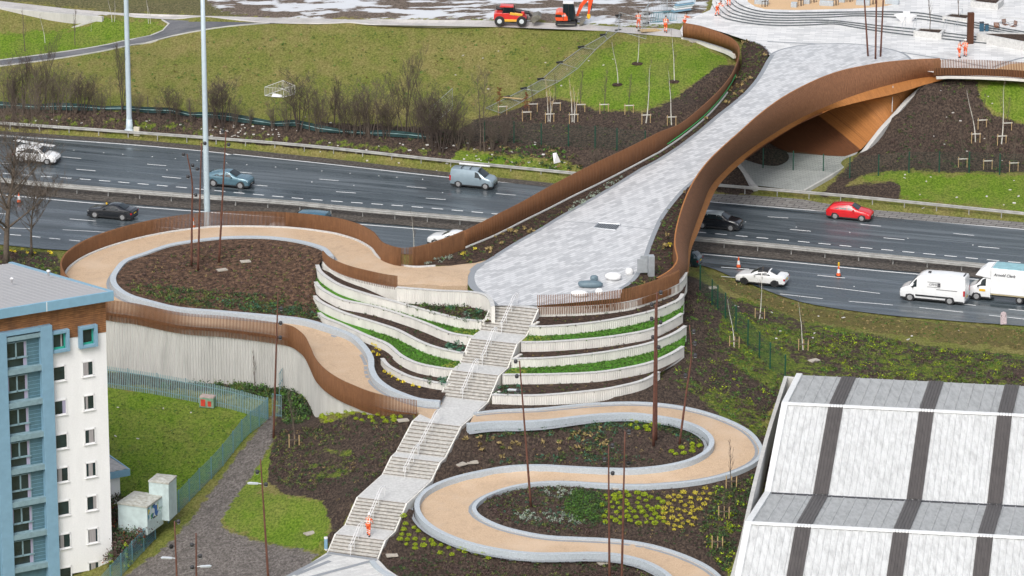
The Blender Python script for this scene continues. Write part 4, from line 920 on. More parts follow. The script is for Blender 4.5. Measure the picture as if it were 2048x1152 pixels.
for i, lab in enumerate(['white tube handrail on the top flight of the stairs by the deck', 'white tube handrail on the second flight from the deck', 'white tube handrail on the third flight, just above the wide landing', 'white tube handrail on the first flight below the wide landing', 'white tube handrail on the shortest middle flight below the wide landing', 'white tube handrail on the long flight above the worker in orange', 'white tube handrail on the bottom flight beside the worker in orange']): handrail(i, lab)
# ================================================================== LOWER RAMP
patch('ramp_path', lo_ + list(reversed(li_)), MAT['resin'], 'structure', 1.2, zf=LR, skirt=.5)
z5 = lambda P, h: [p + Vector((0, 0, h)) for p in P]
# seat kerbs: high on one side, flush on the other, swapping where the photo does
hi1 = z5(li_, .45)
tag(bar('kerb_wall', hi1, .42, .95, MAT['granite']), 'long pale granite seat kerb along the inner side of the lower zigzag ramp', 'kerb')
k2 = z5(lo_[20:], .16)
tag(bar('kerb', k2, .34, .5, MAT['granite']), 'low pale granite kerb along the outer side of the lower zigzag ramp', 'kerb')
k3 = z5(lo_[:21], .2)
tag(bar('kerb', k3, .22, .5, MAT['granite']), 'short pale kerb at the foot of the lowest right terrace wall', 'kerb')
for nm, PP, off in (('drain_channel', li_, .45), ('drain_channel', lo_, .35)):
    s_ = 1 if (offs(PP, 1, 1)[60]-(lo_[60]+li_[60])/2).length < (offs(PP, 1, -1)[60]-(lo_[60]+li_[60])/2).length else -1
    o = ribbon(nm, offs(PP, off, s_), .26, MAT['grey_edge'], LR, .008); o['kind'] = 'structure'
# lower plaza
lp = L3([(655, 1106, -3.9), (700, 1113, -3.9), (754, 1119, -3.9), (762, 1126, -3.92), (775, 1140, -3.95), (800, 1156, -4.0), (850, 1200, -4.1), (480, 1200, -4.2), (575, 1156, -4.05), (620, 1128, -3.95)], rz=True)
MAT['lowplaza'] = paving('lower_plaza_blocks', (.62, .62, .60), (.46, .46, .45), -.5, .8, .25, .008, .3)
LP = RBF(lp); patch('lower_plaza', lp, MAT['lowplaza'], 'structure', 1.0, .06, zf=LP)
for q in ([(655, 1108), (754, 1122)], [(752, 1122), (600, 1160)], [(660, 1112), (560, 1160)], [(660, 1124), (590, 1150)]):
    o = ribbon('paving_band', [W(a, b_, R(-3.95)) for a, b_ in q], .4, MAT['grey_edge'], LP, .075); o['kind'] = 'structure'
tag(bar('kerb', cat(L3([(744, 1120, -3.6), (752, 1130, -3.62), (768, 1142, -3.65), (800, 1160, -3.7), (840, 1190, -3.8)], rz=True), 4), .4, .7, MAT['granite']), 'pale granite kerb bordering the lower plaza by the shrubs', 'kerb')
# ================================================================== PLANTING STRIPS ON THE DECK
_pl = []
ip = cat([W(a, b_, z+.02) for a, b_, z in LPB[:14]], 4); le = cat(L3(LE[1:13]), 4)
stripL = L3([(845, 533, 6.42)]) + [Vector((p.x, p.y, p.z-.02)) for p in offs(ip, .2, 1)] + list(reversed([p + Vector((0, 0, .0)) for p in le])) + L3([(950, 526, 6.5), (900, 532, 6.45)])
PLANT_L = stripL
patch('planting_bed', stripL, MAT['mulch'], 'structure', 1.0, .05)
reI = cat(L3(RE[8:]), 4); rtI = [Vector((p.x - n_.x*.3, p.y - n_.y*.3, DECK(p.x, p.y)[0])) for p, n_ in zip(T_, nb)][0:48]
stripR = reI + [Vector((p.x, p.y, 6.5)) for p in rtI]
PLANT_R = stripR
patch('planting_bed', stripR, MAT['mulch'], 'structure', 1.0, .05)
nbed = L3([(1482, 100, 7.78), (1486, 84, 7.78), (1505, 84, 7.78), (1525, 92, 7.78), (1538, 106, 7.78), (1532, 122, 7.75), (1518, 147, 7.7), (1501, 170, 7.65), (1486, 186, 7.6), (1479, 178, 7.6), (1478, 150, 7.65), (1484, 125, 7.72)])
PLANT_N = nbed
patch('planting_bed', nbed, MAT['mulch'], 'structure', 1.0, .03)
# ================================================================== PLAZA
pz = L3([(1365, 74, 7.76), (1360, 60, 7.78), (1372, 40, 7.78), (1420, 20, 7.78), (1440, -30, 7.78), (1440, -90, 7.78), (2300, -90, 7.78), (2300, 156, 7.78), (2048, 156, 7.78), (1960, 152, 7.78), (1880, 147, 7.78), (1856, 143, 7.78), (1828, 126, 7.78), (1745, 94, 7.78), (1600, 93, 7.78), (1541, 111, 7.78), (1500, 82, 7.78), (1480, 76, 7.78), (1450, 66, 7.78), (1410, 54, 7.78)])
flat_poly('plaza', pz, MAT['plaza'], 7.77)
for q in ([(1535, 83), (1640, 88), (1700, 89)], [(1800, 104), (1850, 112), (1900, 120), (1975, 134)], [(2060, 112), (2020, 122), (1985, 135)], [(1500, 82), (1522, 90), (1540, 108)]):
    o = ribbon('paving_band', cat([W(a, b_, 7.78) for a, b_ in q], 4), .3, MAT['grey_edge'], lambda x, y: np.full(len(np.atleast_1d(x)), 7.776)); o['kind'] = 'structure'
flat_poly('tan_paving', L3([(1968, 146), (2020, 128), (2100, 122), (2100, 150)], 7.78), MAT['plaza_tan'], 7.782)
MAT['step_dark'] = M('dark_wet_granite', (.10, .115, .125), .3, .3, 6)
def stepline(k):
    f = (k-1)/5.0
    lo = [(1424, 6), (1432, 20), (1446, 33), (1475, 41), (1520, 47.5), (1570, 49.5), (1620, 48.5), (1668, 46.5), (1710, 53), (1760, 61), (1832, 70), (1885, 76), (1942, 82), (2000, 88), (2150, 105)]
    hi = [(1462, -14), (1470, 0), (1484, 10), (1506, 18), (1535, 23), (1575, 24.5), (1620, 24), (1668, 23), (1710, 22.5), (1760, 22), (1832, 24), (1885, 32), (1942, 42), (2000, 54), (2150, 80)]
    fr = [f]*7 + [f*.7 + (.3 if k > 3 else 0)*f]*1 + [(.28*f/.4 if k <= 3 else .75 + .25*(f-.6)/.4)]*7
    return [(a[0]*(1-q)+b_[0]*q, a[1]*(1-q)+b_[1]*q) for a, b_, q in zip(lo, hi, fr)]
ps = thing('plaza_steps', 'wide curving run of pale steps with dark risers at the back of the plaza', 'steps', W(1620, 48, 7.8))
for k in range(1, 7):
    z = 7.77 + .15*k; P = cat(L3(stepline(k), z), 4); mb = MB(); n = len(P)
    top = P + L3([(2300, 60), (2300, -140), (1455, -140)], z); q = len(top)
    r = delaunay_2d_cdt([Vector((p.x, p.y)) for p in top], [(i, (i+1) % q) for i in range(q)], [], 1, 1e-4)
    mb.add([(v_[0], v_[1], z) for v_ in r[0]], [tuple(f) for f in r[2]])
    rel(mb.build('tread', MAT['plaza'], ps), ps)
    m2 = MB(); m2.add([tuple(p - Vector((0, 0, .004))) for p in P] + [(p.x, p.y, z-.15) for p in P], [(i, i+1, n+i+1, n+i) for i in range(n-1)])
    rel(m2.build('riser', MAT['step_dark'], ps), ps)
PZT = 7.77 + .9
flat_poly('tan_paving', L3([(1496, 4), (1510, 13), (1530, 18.5), (1590, 20), (1640, 19), (1700, 17.5), (1760, 14), (1792, 8), (1780, -60), (1480, -60)], PZT), MAT['plaza_tan'], PZT+.006)
# granite seat blocks
seats = [(1523, 8, 1.45, .55, 'long granite block seat at the left end of the tan play area'), (1588, 14, .6, .6, 'small granite cube seat closest to the plaza steps on the tan area'), (1614, 7, .6, .6, 'small granite cube seat just behind the closest cube'), (1653, 11, 1.45, .55, 'long granite block seat in the middle of the tan play area'), (1684, 4, .6, .6, 'small granite cube seat between the two long blocks'), (1726, 10, 1.45, .55, 'long granite block seat beside the leaning poles'), (1784, 8, 1.45, .55, 'long granite block seat at the right end of the tan play area')]
for px, py, l_, w_, lab in seats:
    p = W(px, py, PZT); mb = MB(); mb.box((0, 0, .25), (l_, w_, .5)); o = mb.build('granite_seat', MAT['granite'], None, bevel=.03, loc=p, rz=-.22); tag(o, lab, 'seat', 'granite block seats on the play area')
for i, (px, py) in enumerate(((1530, 14), (1602, 12), (1628, 5), (1672, 11), (1700, 4), (1746, 9))):
    p = W(px, py, PZT); mb = MB(); mb.box((0, 0, .5), (.10, .10, 1.0)); mb.box((.3, .1, .3), (.05, .05, .6)); mb.box((-.3, .1, .3), (.05, .05, .6)); mb.box((0, .1, .6), (.66, .05, .08))
    o = mb.build('timber_frame', MAT['bark'], None, loc=p, rz=.3); tag(o, 'dark timber play frame standing among the granite seats', 'play frame', 'dark timber frames on the play area')
# planters with young trees come later
def planter(corners, z, h, lab, soil=True):
    P = L3(corners, z+h); c_ = sum(P, Vector())/len(P); t = thing('planter', lab, 'planter', Vector((c_.x, c_.y, z)))
    n = len(P); I = [p*.80 + c_*.20 for p in P]; I2 = [p*.83+c_*.17 for p in P]
    mb = MB(); mb.add([tuple(p) for p in P] + [tuple(p) for p in I] + [(p.x, p.y, z-.1) for p in P] + [(p.x, p.y, z+h-.1) for p in I], [(i, (i+1) % n, n+(i+1) % n, n+i) for i in range(n)] + [(i, (i+1) % n, 2*n+(i+1) % n, 2*n+i) for i in range(n)] + [(n+i, n+(i+1) % n, 3*n+(i+1) % n, 3*n+i) for i in range(n)])
    rel(mb.build('trough', MAT['lightstone'], t), t)
    mb = MB(); mb.add([(p.x, p.y, z+h-.07) for p in I2], [tuple(range(n))]); rel(mb.build('soil', MAT['mulch'], t), t)
    return c_
PC = []
PC.append(planter([(1827, 61), (1838, 55.5), (1891, 58), (1883, 67)], 7.77, .62, 'white stone planter with a bare young tree, at the foot of the plaza steps'))
PC.append(planter([(1885, 32), (1902, 26), (1946, 29), (1936, 38)], 8.2, .62, 'white stone planter half way up the plaza steps left of the rusty monolith'))
PC.append(planter([(1941, 2), (1952, -4), (2008, -2), (1996, 8)], 8.67, .62, 'white stone planter cut by the top edge of the picture'))
planter([(1953, 66), (1962, 64), (2100, 66), (2100, 92), (2048, 84)], 7.77, .95, 'long white stone raised bed of bare soil right of the rusty monolith')
planter([(2002, 33), (2100, 42), (2100, 52), (1996, 40)], 8.2, .5, 'low white stone wall bed behind the plaza chairs')
# sculptural bench
p = W(1811, 42, 8.2); mb = MB()
mb.add([(-1.3, -.1, .72), (-.5, -.45, .62), (.6, -.45, .55), (1.2, -.1, .62), (.4, .35, .75), (-.4, .35, .78), (-.5, -.3, 0), (.6, -.3, 0), (.6, .25, 0), (-.5, .25, 0)], [(0, 1, 2, 3, 4, 5), (0, 6, 1), (1, 6, 7, 2), (2, 7, 3), (3, 7, 8), (3, 8, 4), (4, 8, 9, 5), (5, 9, 0), (0, 9, 6), (6, 9, 8, 7)]); mb.box((.1, .15, .85), (.7, .35, .3), rz=.1)
tag(mb.build('sculpted_seat', MAT['whiteplastic'], None, bevel=.03, loc=p), 'white angular sculpted seat standing on the plaza steps', 'seat')
# monolith
p = W(1940, 87, 7.77); mb = MB(); mb.box((0, 0, 1.62), (.62, .5, 3.24), m=0); tag(mb.build('monolith', MAT['corten_dark'], None, bevel=.02, loc=p, rz=.15), 'tall rusty square pillar standing alone on the plaza', 'pillar')
# bins and chairs
for px, py, h, w_, lab in ((1963, 62, .95, .42, 'larger blue litter bin on the plaza beside the raised bed'), (1973.5, 62, .75, .34, 'smaller blue litter bin next to the larger one')):
    t = thing('litter_bin', lab, 'bin', W(px, py, 8.23)); mb = MB(); mb.box((0, 0, h*.45), (w_, w_, h*.9), taper=1.05); mb.build('body', MAT['bin'] if 'bin' in MAT else MAT.setdefault('bin', M('bin_paint', (.03, .10, .16), .5, .1)), t, bevel=.02)
    mb = MB(); mb.box((0, 0, h*.95), (w_*1.12, w_*1.12, h*.1)); mb.build('lid', MAT['dark_steel'], t, bevel=.02)
MAT['chairwood'] = M('chair_slats', (.20, .08, .035), .6, .2, 6, src='obj')
def chair(loc, rz, lab):
    t = thing('plaza_chair', lab, 'chair', loc, rz, 'slatted chairs on the plaza')
    mb = MB()
    for j in range(4): mb.box((0, -.2+j*.13, .45), (.5, .10, .035))
    mb.build('seat', MAT['chairwood'], t)
    mb = MB()
    for j in range(4): mb.box((0, .27+.02*j, .58+j*.12), (.5, .03, .09))
    mb.build('backrest', MAT['chairwood'], t)
    for x in (-.26, .26):
        mb = MB(); mb.tube([(x, -.22, 0), (x, -.22, .65), (x, .28, .68), (x, .33, .98)], .022, 5); mb.build('arm_frame', MAT['dark_steel'], t)
        mb = MB(); mb.tube([(x, .28, .45), (x, .3, 0)], .022, 5); mb.build('leg', MAT['dark_steel'], t)
chair(W(1993, 62, 8.23), 2.9, 'slatted brown chair nearest the blue bins, turned away from the camera')
chair(W(2011, 58, 8.23), .6, 'slatted brown chair in the middle of the three on the plaza')
chair(W(2026, 61, 8.23), -1.0, 'slatted brown chair furthest from the blue bins')
p = W(2000, 55, 8.23); mb = MB(); mb.lathe([(.3, 0), (.04, .03), (.04, .7), (.32, .72), (.32, .75)], 12); tag(mb.build('round_table', MAT['whiteplastic'], None, loc=p), 'small white round table among the slatted chairs', 'table')
# thin handrails on the plaza steps
for i, (px, py) in enumerate(((1804, 66), (1826, 68), (1886, 70), (1908, 72), (1918, 50))):
    a = W(px, py, 7.77); b_ = W(px+7, py-15, 8.25); t = MB(); t.tube([a, a+Vector((0, 0, .95)), b_+Vector((0, 0, .95)), b_], .022, 5)
    tag(t.build('handrail', MAT['steel'], None), 'thin steel handrail on the plaza steps', 'handrail', 'thin handrails on the plaza steps')
# picket railing on the far right
pf = cat(L3([(1868, 151, 7.75), (1900, 150, 7.77), (1950, 151, 7.77), (2000, 153, 7.77), (2048, 156, 7.77), (2150, 164, 7.77), (2300, 178, 7.77)]), 6)
t = thing('railing', 'rust-brown fin railing running off to the right from the end of the bridge shell', 'railing', pf[10])
rel(fins('bars', pf, 1.6, MAT['corten_fin'], t, .16, .075, .10, 0), t)
rel(bar('base_plate', [p + Vector((0, 0, .72)) for p in offs(pf, .1, -1)], .05, .85, MAT['corten_dark'], t), t)
tag(bar('kerb', [p + Vector((0, 0, .02)) for p in offs(cat(L3([(1872, 153, 7.65), (1885, 152.5, 7.66), (1900, 152, 7.7), (1950, 153, 7.7), (2000, 155, 7.7), (2048, 158, 7.7), (2150, 166, 7.7), (2300, 180, 7.7)]), 5), .15, 1)], .3, .22, MAT['concrete']), 'pale concrete kerb under the fin railing above the far right bank', 'kerb')
tag(bar('kerb', [p for p in offs(cat([W(a, b_, z-.2) for a, b_, z in LPB[15:]], 5), .2, -1)], .3, .45, MAT['concrete']), 'pale concrete kerb at the curved far end of the left parapet', 'kerb')
# ================================================================== PATHS ON THE FAR SIDE
def drape(name, px, mat, dz=.06, kind='structure', step=.9):
    P = [G(a, b_) for a, b_ in px]
    return patch(name, P, mat, kind, step, dz, zf=lambda x, y: terr(x, y))
drape('path', [(-120, -8), (0, 3), (140, 19), (240, 27), (560, 37), (980, 42), (1150, 49), (1240, 55), (1300, 57), (1345, 58), (1362, 62), (1364, 76), (1310, 72), (1210, 63), (1000, 55), (560, 48), (330, 39), (200, 33), (0, 15), (-120, 2)], MAT['path'])
m, t, b, _, lk = nt('old_asphalt'); v = coords(t); n1 = noise(t, v, 7, 5, .7); n2 = noise(t, coords(t, (.3, 1.2, 1)), .5, 5)
lk.new(mixc(t, ramp(t, n2, [(.4, (0, 0, 0)), (.65, (1, 1, 1))]), ramp(t, n1, [(.3, (.11, .11, .115)), (.7, (.19, .19, .195))]), (.075, .08, .09)), b.inputs['Base Color']); lk.new(math_(t, 'ADD', .15, math_(t, 'MULTIPLY', n2, .7)), b.inputs['Roughness']); MAT['old_asphalt'] = m
drape('asphalt_path', [(-120, 137), (0, 121), (100, 108), (200, 93), (260, 80), (310, 69), (330, 59), (338, 48), (324, 40), (420, 44), (560, 47), (480, 51), (400, 62), (300, 85), (200, 104), (100, 120), (0, 133), (-120, 149)], MAT['old_asphalt'], .055)
for q in ([(-60, 141), (0, 133), (100, 120), (200, 104), (300, 85), (400, 62), (480, 51), (540, 47)], [(-60, 129), (0, 121), (100, 108), (200, 93), (260, 80), (310, 69), (330, 59), (338, 48), (324, 40)]):
    P = resamp(cat([G(a, b_) for a, b_ in q], 4), 1.5); P = [Vector((p.x, p.y, tz(p.x, p.y)+.10)) for p in P]; o = bar('path_kerb', P, .14, .25, MAT['concrete2'], bevel=0); o['kind'] = 'structure'
# sunken garden wall, top left
a = [W(-60, 8, 6.05), W(0, 14.5, 6.15), W(100, 24, 6.2), W(205, 33, 6.2)]
tag(bar('garden_wall', a, .35, 1.75, MAT['concrete2']), 'stained concrete wall of the sunken garden below the grey path', 'wall')
tag(bar('garden_wall', [W(-60, 33, 4.95), W(0, 40, 4.95), W(141, 55, 4.95)], .3, .5, MAT['concrete2']), 'low concrete edge of the sunken garden by the grass', 'wall')
tag(bar('garden_wall', [W(141, 55, 4.95), W(207, 33, 6.15)], .3, .9, MAT['concrete2']), 'short sloping end wall of the sunken garden', 'wall')
flat_poly('dark_pond', L3([(-60, 12), (0, 22), (200, 37), (141, 54), (0, 39), (-60, 32)], 4.9), MAT['step_dark'], 4.97)
# ================================================================== SAFETY BARRIERS
def guardrail(name, px, lab, h=.62, z=0, post=3.2, double=False, rail_h=.31):
    P = resamp(cat([G(a, b_) if z is None else W(a, b_, z) for a, b_ in px], 5), post); t = thing(name, lab, 'barrier', P[len(P)//2])
    c_ = t.location
    for sgn in ((-.28, .28) if double else (0,)):
        Q = [p + n_*sgn for p, n_ in zip(P, normals2(P))]; n = len(Q); V = []; Fs = []
        prof = [(.0, -.16), (.05, -.12), (.05, -.04), (.01, 0), (.05, .04), (.05, .12), (.0, .16), (-.03, .16), (-.03, -.16)]; k = len(prof); nr = normals2(Q, 1)
        for q, n_ in zip(Q, nr):
            for d_, z_ in prof: V.append(tuple(q + n_*d_*(1 if sgn >= 0 else -1) + Vector((0, 0, h+z_*rail_h/.32)) - c_))
        for i in range(n-1):
            for j in range(k): Fs.append((i*k+j, i*k+(j+1) % k, (i+1)*k+(j+1) % k, (i+1)*k+j))
        mb = MB(); mb.add(V, Fs); mb.build('rail', MAT['rail'], t)
    for i in range(len(P)):
        mb = MB(); mb.box((0, 0, h/2-.1), (.08, .10 if not double else .12, h+.25))
        if double and i % 2 == 0: mb.box((0, 0, h+.05), (.06, .62, .06))
        mb.build('post', MAT['rail'], t, loc=P[i]-c_, rz=math.atan2(ROAD_T.y, ROAD_T.x))
guardrail('safety_barrier', [(-150, 245), (0, 258), (258, 276), (600, 302), (860, 330), (1140, 358), (1200, 363)], 'grey steel crash barrier along the far verge, left of the bridge', z=None)
guardrail('safety_barrier', [(1425, 382), (1560, 393), (1700, 405), (1900, 425), (2048, 440), (2200, 455)], 'grey steel crash barrier along the far verge, right of the bridge', z=None)
guardrail('safety_barrier', [(-200, 348), (40, 377), (340, 402), (585, 419), (700, 431), (950, 452), (1380, 490), (1545, 505), (1750, 525), (1961, 545), (2200, 570)], 'double steel crash barrier down the middle of the motorway', z=.04, double=True, h=.66)
# ================================================================== FENCES
def mesh_fence(px, lab, h, mat, step, name='mesh_fence', z=None, wire=.5, hw=.11, wires=True, ground=True, group=None):
    wr_ = .010 if mat is MAT['teal'] else .004
    base = [G(a, b_) for a, b_ in px] if z is None else L3(px, z)
    P = resamp(base, step)
    if ground and z is None: P = [Vector((p.x, p.y, tz(p.x, p.y))) for p in P]
    t = thing(name, lab, 'fence', P[len(P)//2], 0, group); c_ = t.location
    for p in P:
        mb = MB(); mb.box(tuple(p-c_+Vector((0, 0, h/2))), (hw, hw, h+.1)); mb.build('post', mat, t)
    if wires:
        mb = MB(); n = len(P)
        for i in range(n-1):
            a, b_ = P[i]-c_, P[i+1]-c_; L = (b_-a).length
            for k in range(int(h/.2)+1): zz = Vector((0, 0, min(.05 + k*.2, h-.02))); mb.tube([a+zz, b_+zz], wr_, 3, cap=False)
            for k in range(1, int(L/.1)): q = a + (b_-a)*(k*.1/L); mb.tube([q+Vector((0, 0, .03)), q+Vector((0, 0, h))], wr_, 3, cap=False)
        mb.build('mesh_panel', mat, t, flip=False)
    return t
mesh_fence([(908, 278), (1010, 284), (1070, 290), (1130, 292), (1190, 296), (1248, 302), (1290, 306)], 'green mesh fence across the dark soil left of the bridge', 2.2, MAT['greenpost'], 2.85)
mesh_fence([(1526, 338), (1586, 344), (1645, 350), (1706, 357), (1722, 352), (1745, 352), (1815, 346), (1875, 345), (1935, 345), (2060, 350)], 'green mesh fence in front of the paved slope right of the bridge', 2.1, MAT['greenpost'], 3.0)
mesh_fence([(1400, 580), (1420, 600), (1440, 625), (1460, 650), (1485, 678), (1510, 707), (1540, 738), (1570, 762)], 'green mesh fence running down the near bank to the warehouse', 2.3, MAT['greenpost'], 2.5)
MAT['netting'] = M('dark_netting', (.015, .05, .05), .7, .3, 4)
MAT['tape'] = M('pale_tape', (.32, .48, .48), .5, .3, 2)
# low verge fence with netting and pale tape
px = [(-60, 216), (0, 218), (90, 222), (180, 224), (260, 224), (340, 229), (420, 238), (520, 252), (620, 263), (700, 270), (780, 276), (860, 281)]
P = resamp(cat([G(a, b_) for a, b_ in px], 4), 2.4); P = [Vector((p.x, p.y, tz(p.x, p.y))) for p in P]; t = thing('verge_fence', 'sagging dark net fence with pale tape among the bare shrubs of the far verge', 'fence', P[20]); c_ = t.location
mb = MB(); n = len(P); hh = [.75 + .18*math.sin(i*1.7) + .1*math.sin(i*.6) for i in range(n)]
mb.add([tuple(p-c_+Vector((0, 0, .15))) for p in P] + [tuple(p-c_+Vector((0, .12*math.sin(i*2.1), h_))) for i, (p, h_) in enumerate(zip(P, hh))], [(i, i+1, n+i+1, n+i) for i in range(n-1)]); mb.build('net', MAT['netting'], t, flip=False)
mb = MB(); mb.tube([p-c_+Vector((0, -.05, h_*.62)) for p, h_ in zip(P, hh)], .03, 4); mb.build('tape', MAT['tape'], t)
for i in range(0, n, 2):
    mb = MB(); mb.tube([P[i]-c_, P[i]-c_+Vector((0, 0, 1.9))], .045, 5); mb.build('post', MAT['bark'], t)
# palisade and teal mesh fences on the lawn, bottom left
def palisade(px, lab, h=1.9, sp=.17):
    P = resamp([G(a, b_) for a, b_ in px], sp); P = [Vector((p.x, p.y, tz(p.x, p.y))) for p in P]; t = thing('palisade_fence', lab, 'fence', P[0]); c_ = t.location
    V = []; Fs = []
    mb = MB()
    for p in P: q = p-c_; mb.box(tuple(q+Vector((0, 0, h/2))), (.07, .025, h))
    o = mb.build('pales', MAT['teal_pale'], t); o['kind'] = 'stuff'
    for zz in (.35, h-.35):
        mb = MB(); mb.tube([p-c_+Vector((0, .05, zz)) for p in P[::8]] + [P[-1]-c_+Vector((0, .05, zz))], .035, 4); mb.build('rail', MAT['teal'], t)
    for p in P[::16]:
        mb = MB(); mb.box(tuple(p-c_+Vector((0, .1, h/2))), (.1, .08, h+.05)); mb.build('post', MAT['teal'], t)
MAT['teal_pale'] = M('pale_teal_paint', (.24, .36, .38), .5, .2, 3)
palisade([(150, 762), (212, 774), (300, 787), (400, 806), (460, 818), (534, 838)], 'long teal palisade fence below the tall grey wall')
mesh_fence([(536, 838), (458, 918), (400, 980), (337, 1046)], 'teal mesh fence along the top of the gravel path', 1.85, MAT['teal'], 2.3, hw=.09)
mesh_fence([(311, 1078), (253, 1140), (200, 1200)], 'teal mesh fence between the bramble and the gravel yard', 1.85, MAT['teal'], 2.2, hw=.09)
# open gate
for (a_, b2, lab) in (((545, 832), (563, 835), 'narrow teal gate leaf standing beside the open gate leaf'), ((559, 792), (576, 760), 'open teal palisade gate leaf seen nearly edge on')):
    A, Bq = G(*a_), G(*b2); t = thing('gate_leaf', lab, 'gate', A); d_ = Bq-A
    mb = MB(); n = 7
    for i in range(n): mb.tube([d_*(i/(n-1)), d_*(i/(n-1))+Vector((0, 0, 2.0))], .025, 4)
    mb.build('pales', MAT['teal_pale'], t)
    for zz in (.15, 1.0, 1.95): mb = MB(); mb.tube([Vector((0, 0, zz)), d_+Vector((0, 0, zz))], .035, 4); mb.build('rail', MAT['teal'], t)
# temporary fence panels, lying and leaning across the field
UE = [(1239, 34), (1208, 73), (1164, 97), (1121, 128), (1083, 161), (1049, 180), (1015, 197), (972, 218)]; LE2 = [(1236, 62), (1215, 78), (1191, 99), (1155, 137), (1119, 162), (1078, 183), (1041, 205), (1001, 226)]
labs = ['steel mesh fence panel standing where the row meets the grey path', 'steel mesh fence panel second from the grey path, leaning over the grass', 'steel mesh fence panel third from the grey path, leaning over the grass', 'steel mesh fence panel in the middle of the leaning row', 'steel mesh fence panel just above the red-leaved saplings', 'steel mesh fence panel lying over a pale board', 'steel mesh fence panel at the low end of the leaning row']
def panel(A, Bq, D, Cq, lab):
    t = thing('fence_panel', lab, 'fence panel', A, 0, 'temporary fence panels on the grass'); c_ = Vector(A)
    mb = MB(); mb.tube([A-c_, Bq-c_, Cq-c_, D-c_, A-c_], .035, 5, cap=False); mb.build('frame', MAT['steel'], t)
    mb = MB()
    for k in range(1, 16): f = k/16; mb.tube([A*(1-f)+Bq*f-c_, D*(1-f)+Cq*f-c_], .006, 3, cap=False)
    for k in range(1, 8): f = k/8; mb.tube([A*(1-f)+D*f-c_, Bq*(1-f)+Cq*f-c_], .006, 3, cap=False)
    mb.build('mesh', MAT['steel'], t, flip=False)
    mb = MB(); mb.box((-.1, .05, .08), (.7, .22, .16), rz=.5); mb.build('foot', MAT['dark'], t, bevel=.02)
for i in range(7):
    A, Bq = G(*UE[i]), G(*UE[i+1]); h = [1.3, 1.0, .5, .45, .4, .35, .3][i]
    f = lambda q: (lambda p: W(q[0], q[1], p.z+h))(G(*q))
    panel(A + Vector((0, 0, .1)), Bq + Vector((0, 0, .1)), f(LE2[i]), f(LE2[i+1]), labs[i])
def stand_panel(a_, b2, lab, h=2.0):
    A, Bq = G(*a_), G(*b2); panel(A, Bq, A+Vector((0, 0, h)), Bq+Vector((0, 0, h)), lab)
stand_panel((1238, 62), (1292, 78), 'upright steel mesh fence panel beside the worker at the path end')
stand_panel((1284, 62), (1296, 47), 'upright steel mesh fence panel behind the worker at the path end')
stand_panel((1294, 48), (1345, 20), 'upright steel mesh fence panel in front of the rubble heap')
stand_panel((1296, 30), (1380, 8), 'upright steel mesh fence panel crossing the muddy ground')
stand_panel((1335, 26), (1316, 0), 'tilted steel mesh fence panel among the stacked barriers')
stand_panel((860, 255), (905, 215), 'thin wire fence panel at the low end of the field')
# pedestrian barriers round a manhole
cgs = [(527, 190), (568, 162+30), (590, 182), (560, 172)]; cor = [G(530, 193), G(567, 196), G(590, 190), G(566, 180)]
cb = ['front', 'right-hand', 'rear', 'left-hand']; cl = ['white pedestrian barrier on the side facing the motorway', 'white pedestrian barrier at the end nearest the bare shrubs', 'white pedestrian barrier on the side facing away from the motorway', 'white pedestrian barrier at the end nearest the tall masts']
for i in range(4):
    A, Bq = cor[i], cor[(i+1) % 4]; t = thing('pedestrian_barrier', cl[i], 'barrier', A, 0, 'white barriers round a manhole'); d_ = Bq-A; mb = MB()
    mb.tube([Vector((0, 0, .1)), Vector((0, 0, 1.0)), d_+Vector((0, 0, 1.0)), d_+Vector((0, 0, .1)), Vector((0, 0, .1))], .03, 5); mb.build('frame', MAT['whiteplastic'], t); mb = MB()
    for k in range(1, 12): mb.tube([d_*(k/12)+Vector((0, 0, .1)), d_*(k/12)+Vector((0, 0, 1.0))], .008, 3)
    mb.build('bars', MAT['whiteplastic'], t)
mb = MB(); mb.add([(-.5, -.3, .1), (.5, -.3, .05), (.6, .3, .12), (-.4, .35, .3), (0, 0, .35)], [(0, 1, 4), (1, 2, 4), (2, 3, 4), (3, 0, 4), (0, 3, 2, 1)]); tag(mb.build('plastic_sheet', MAT['whiteplastic'], None, loc=G(553, 194)), 'crumpled white sheet inside the pedestrian barriers', 'sheet')
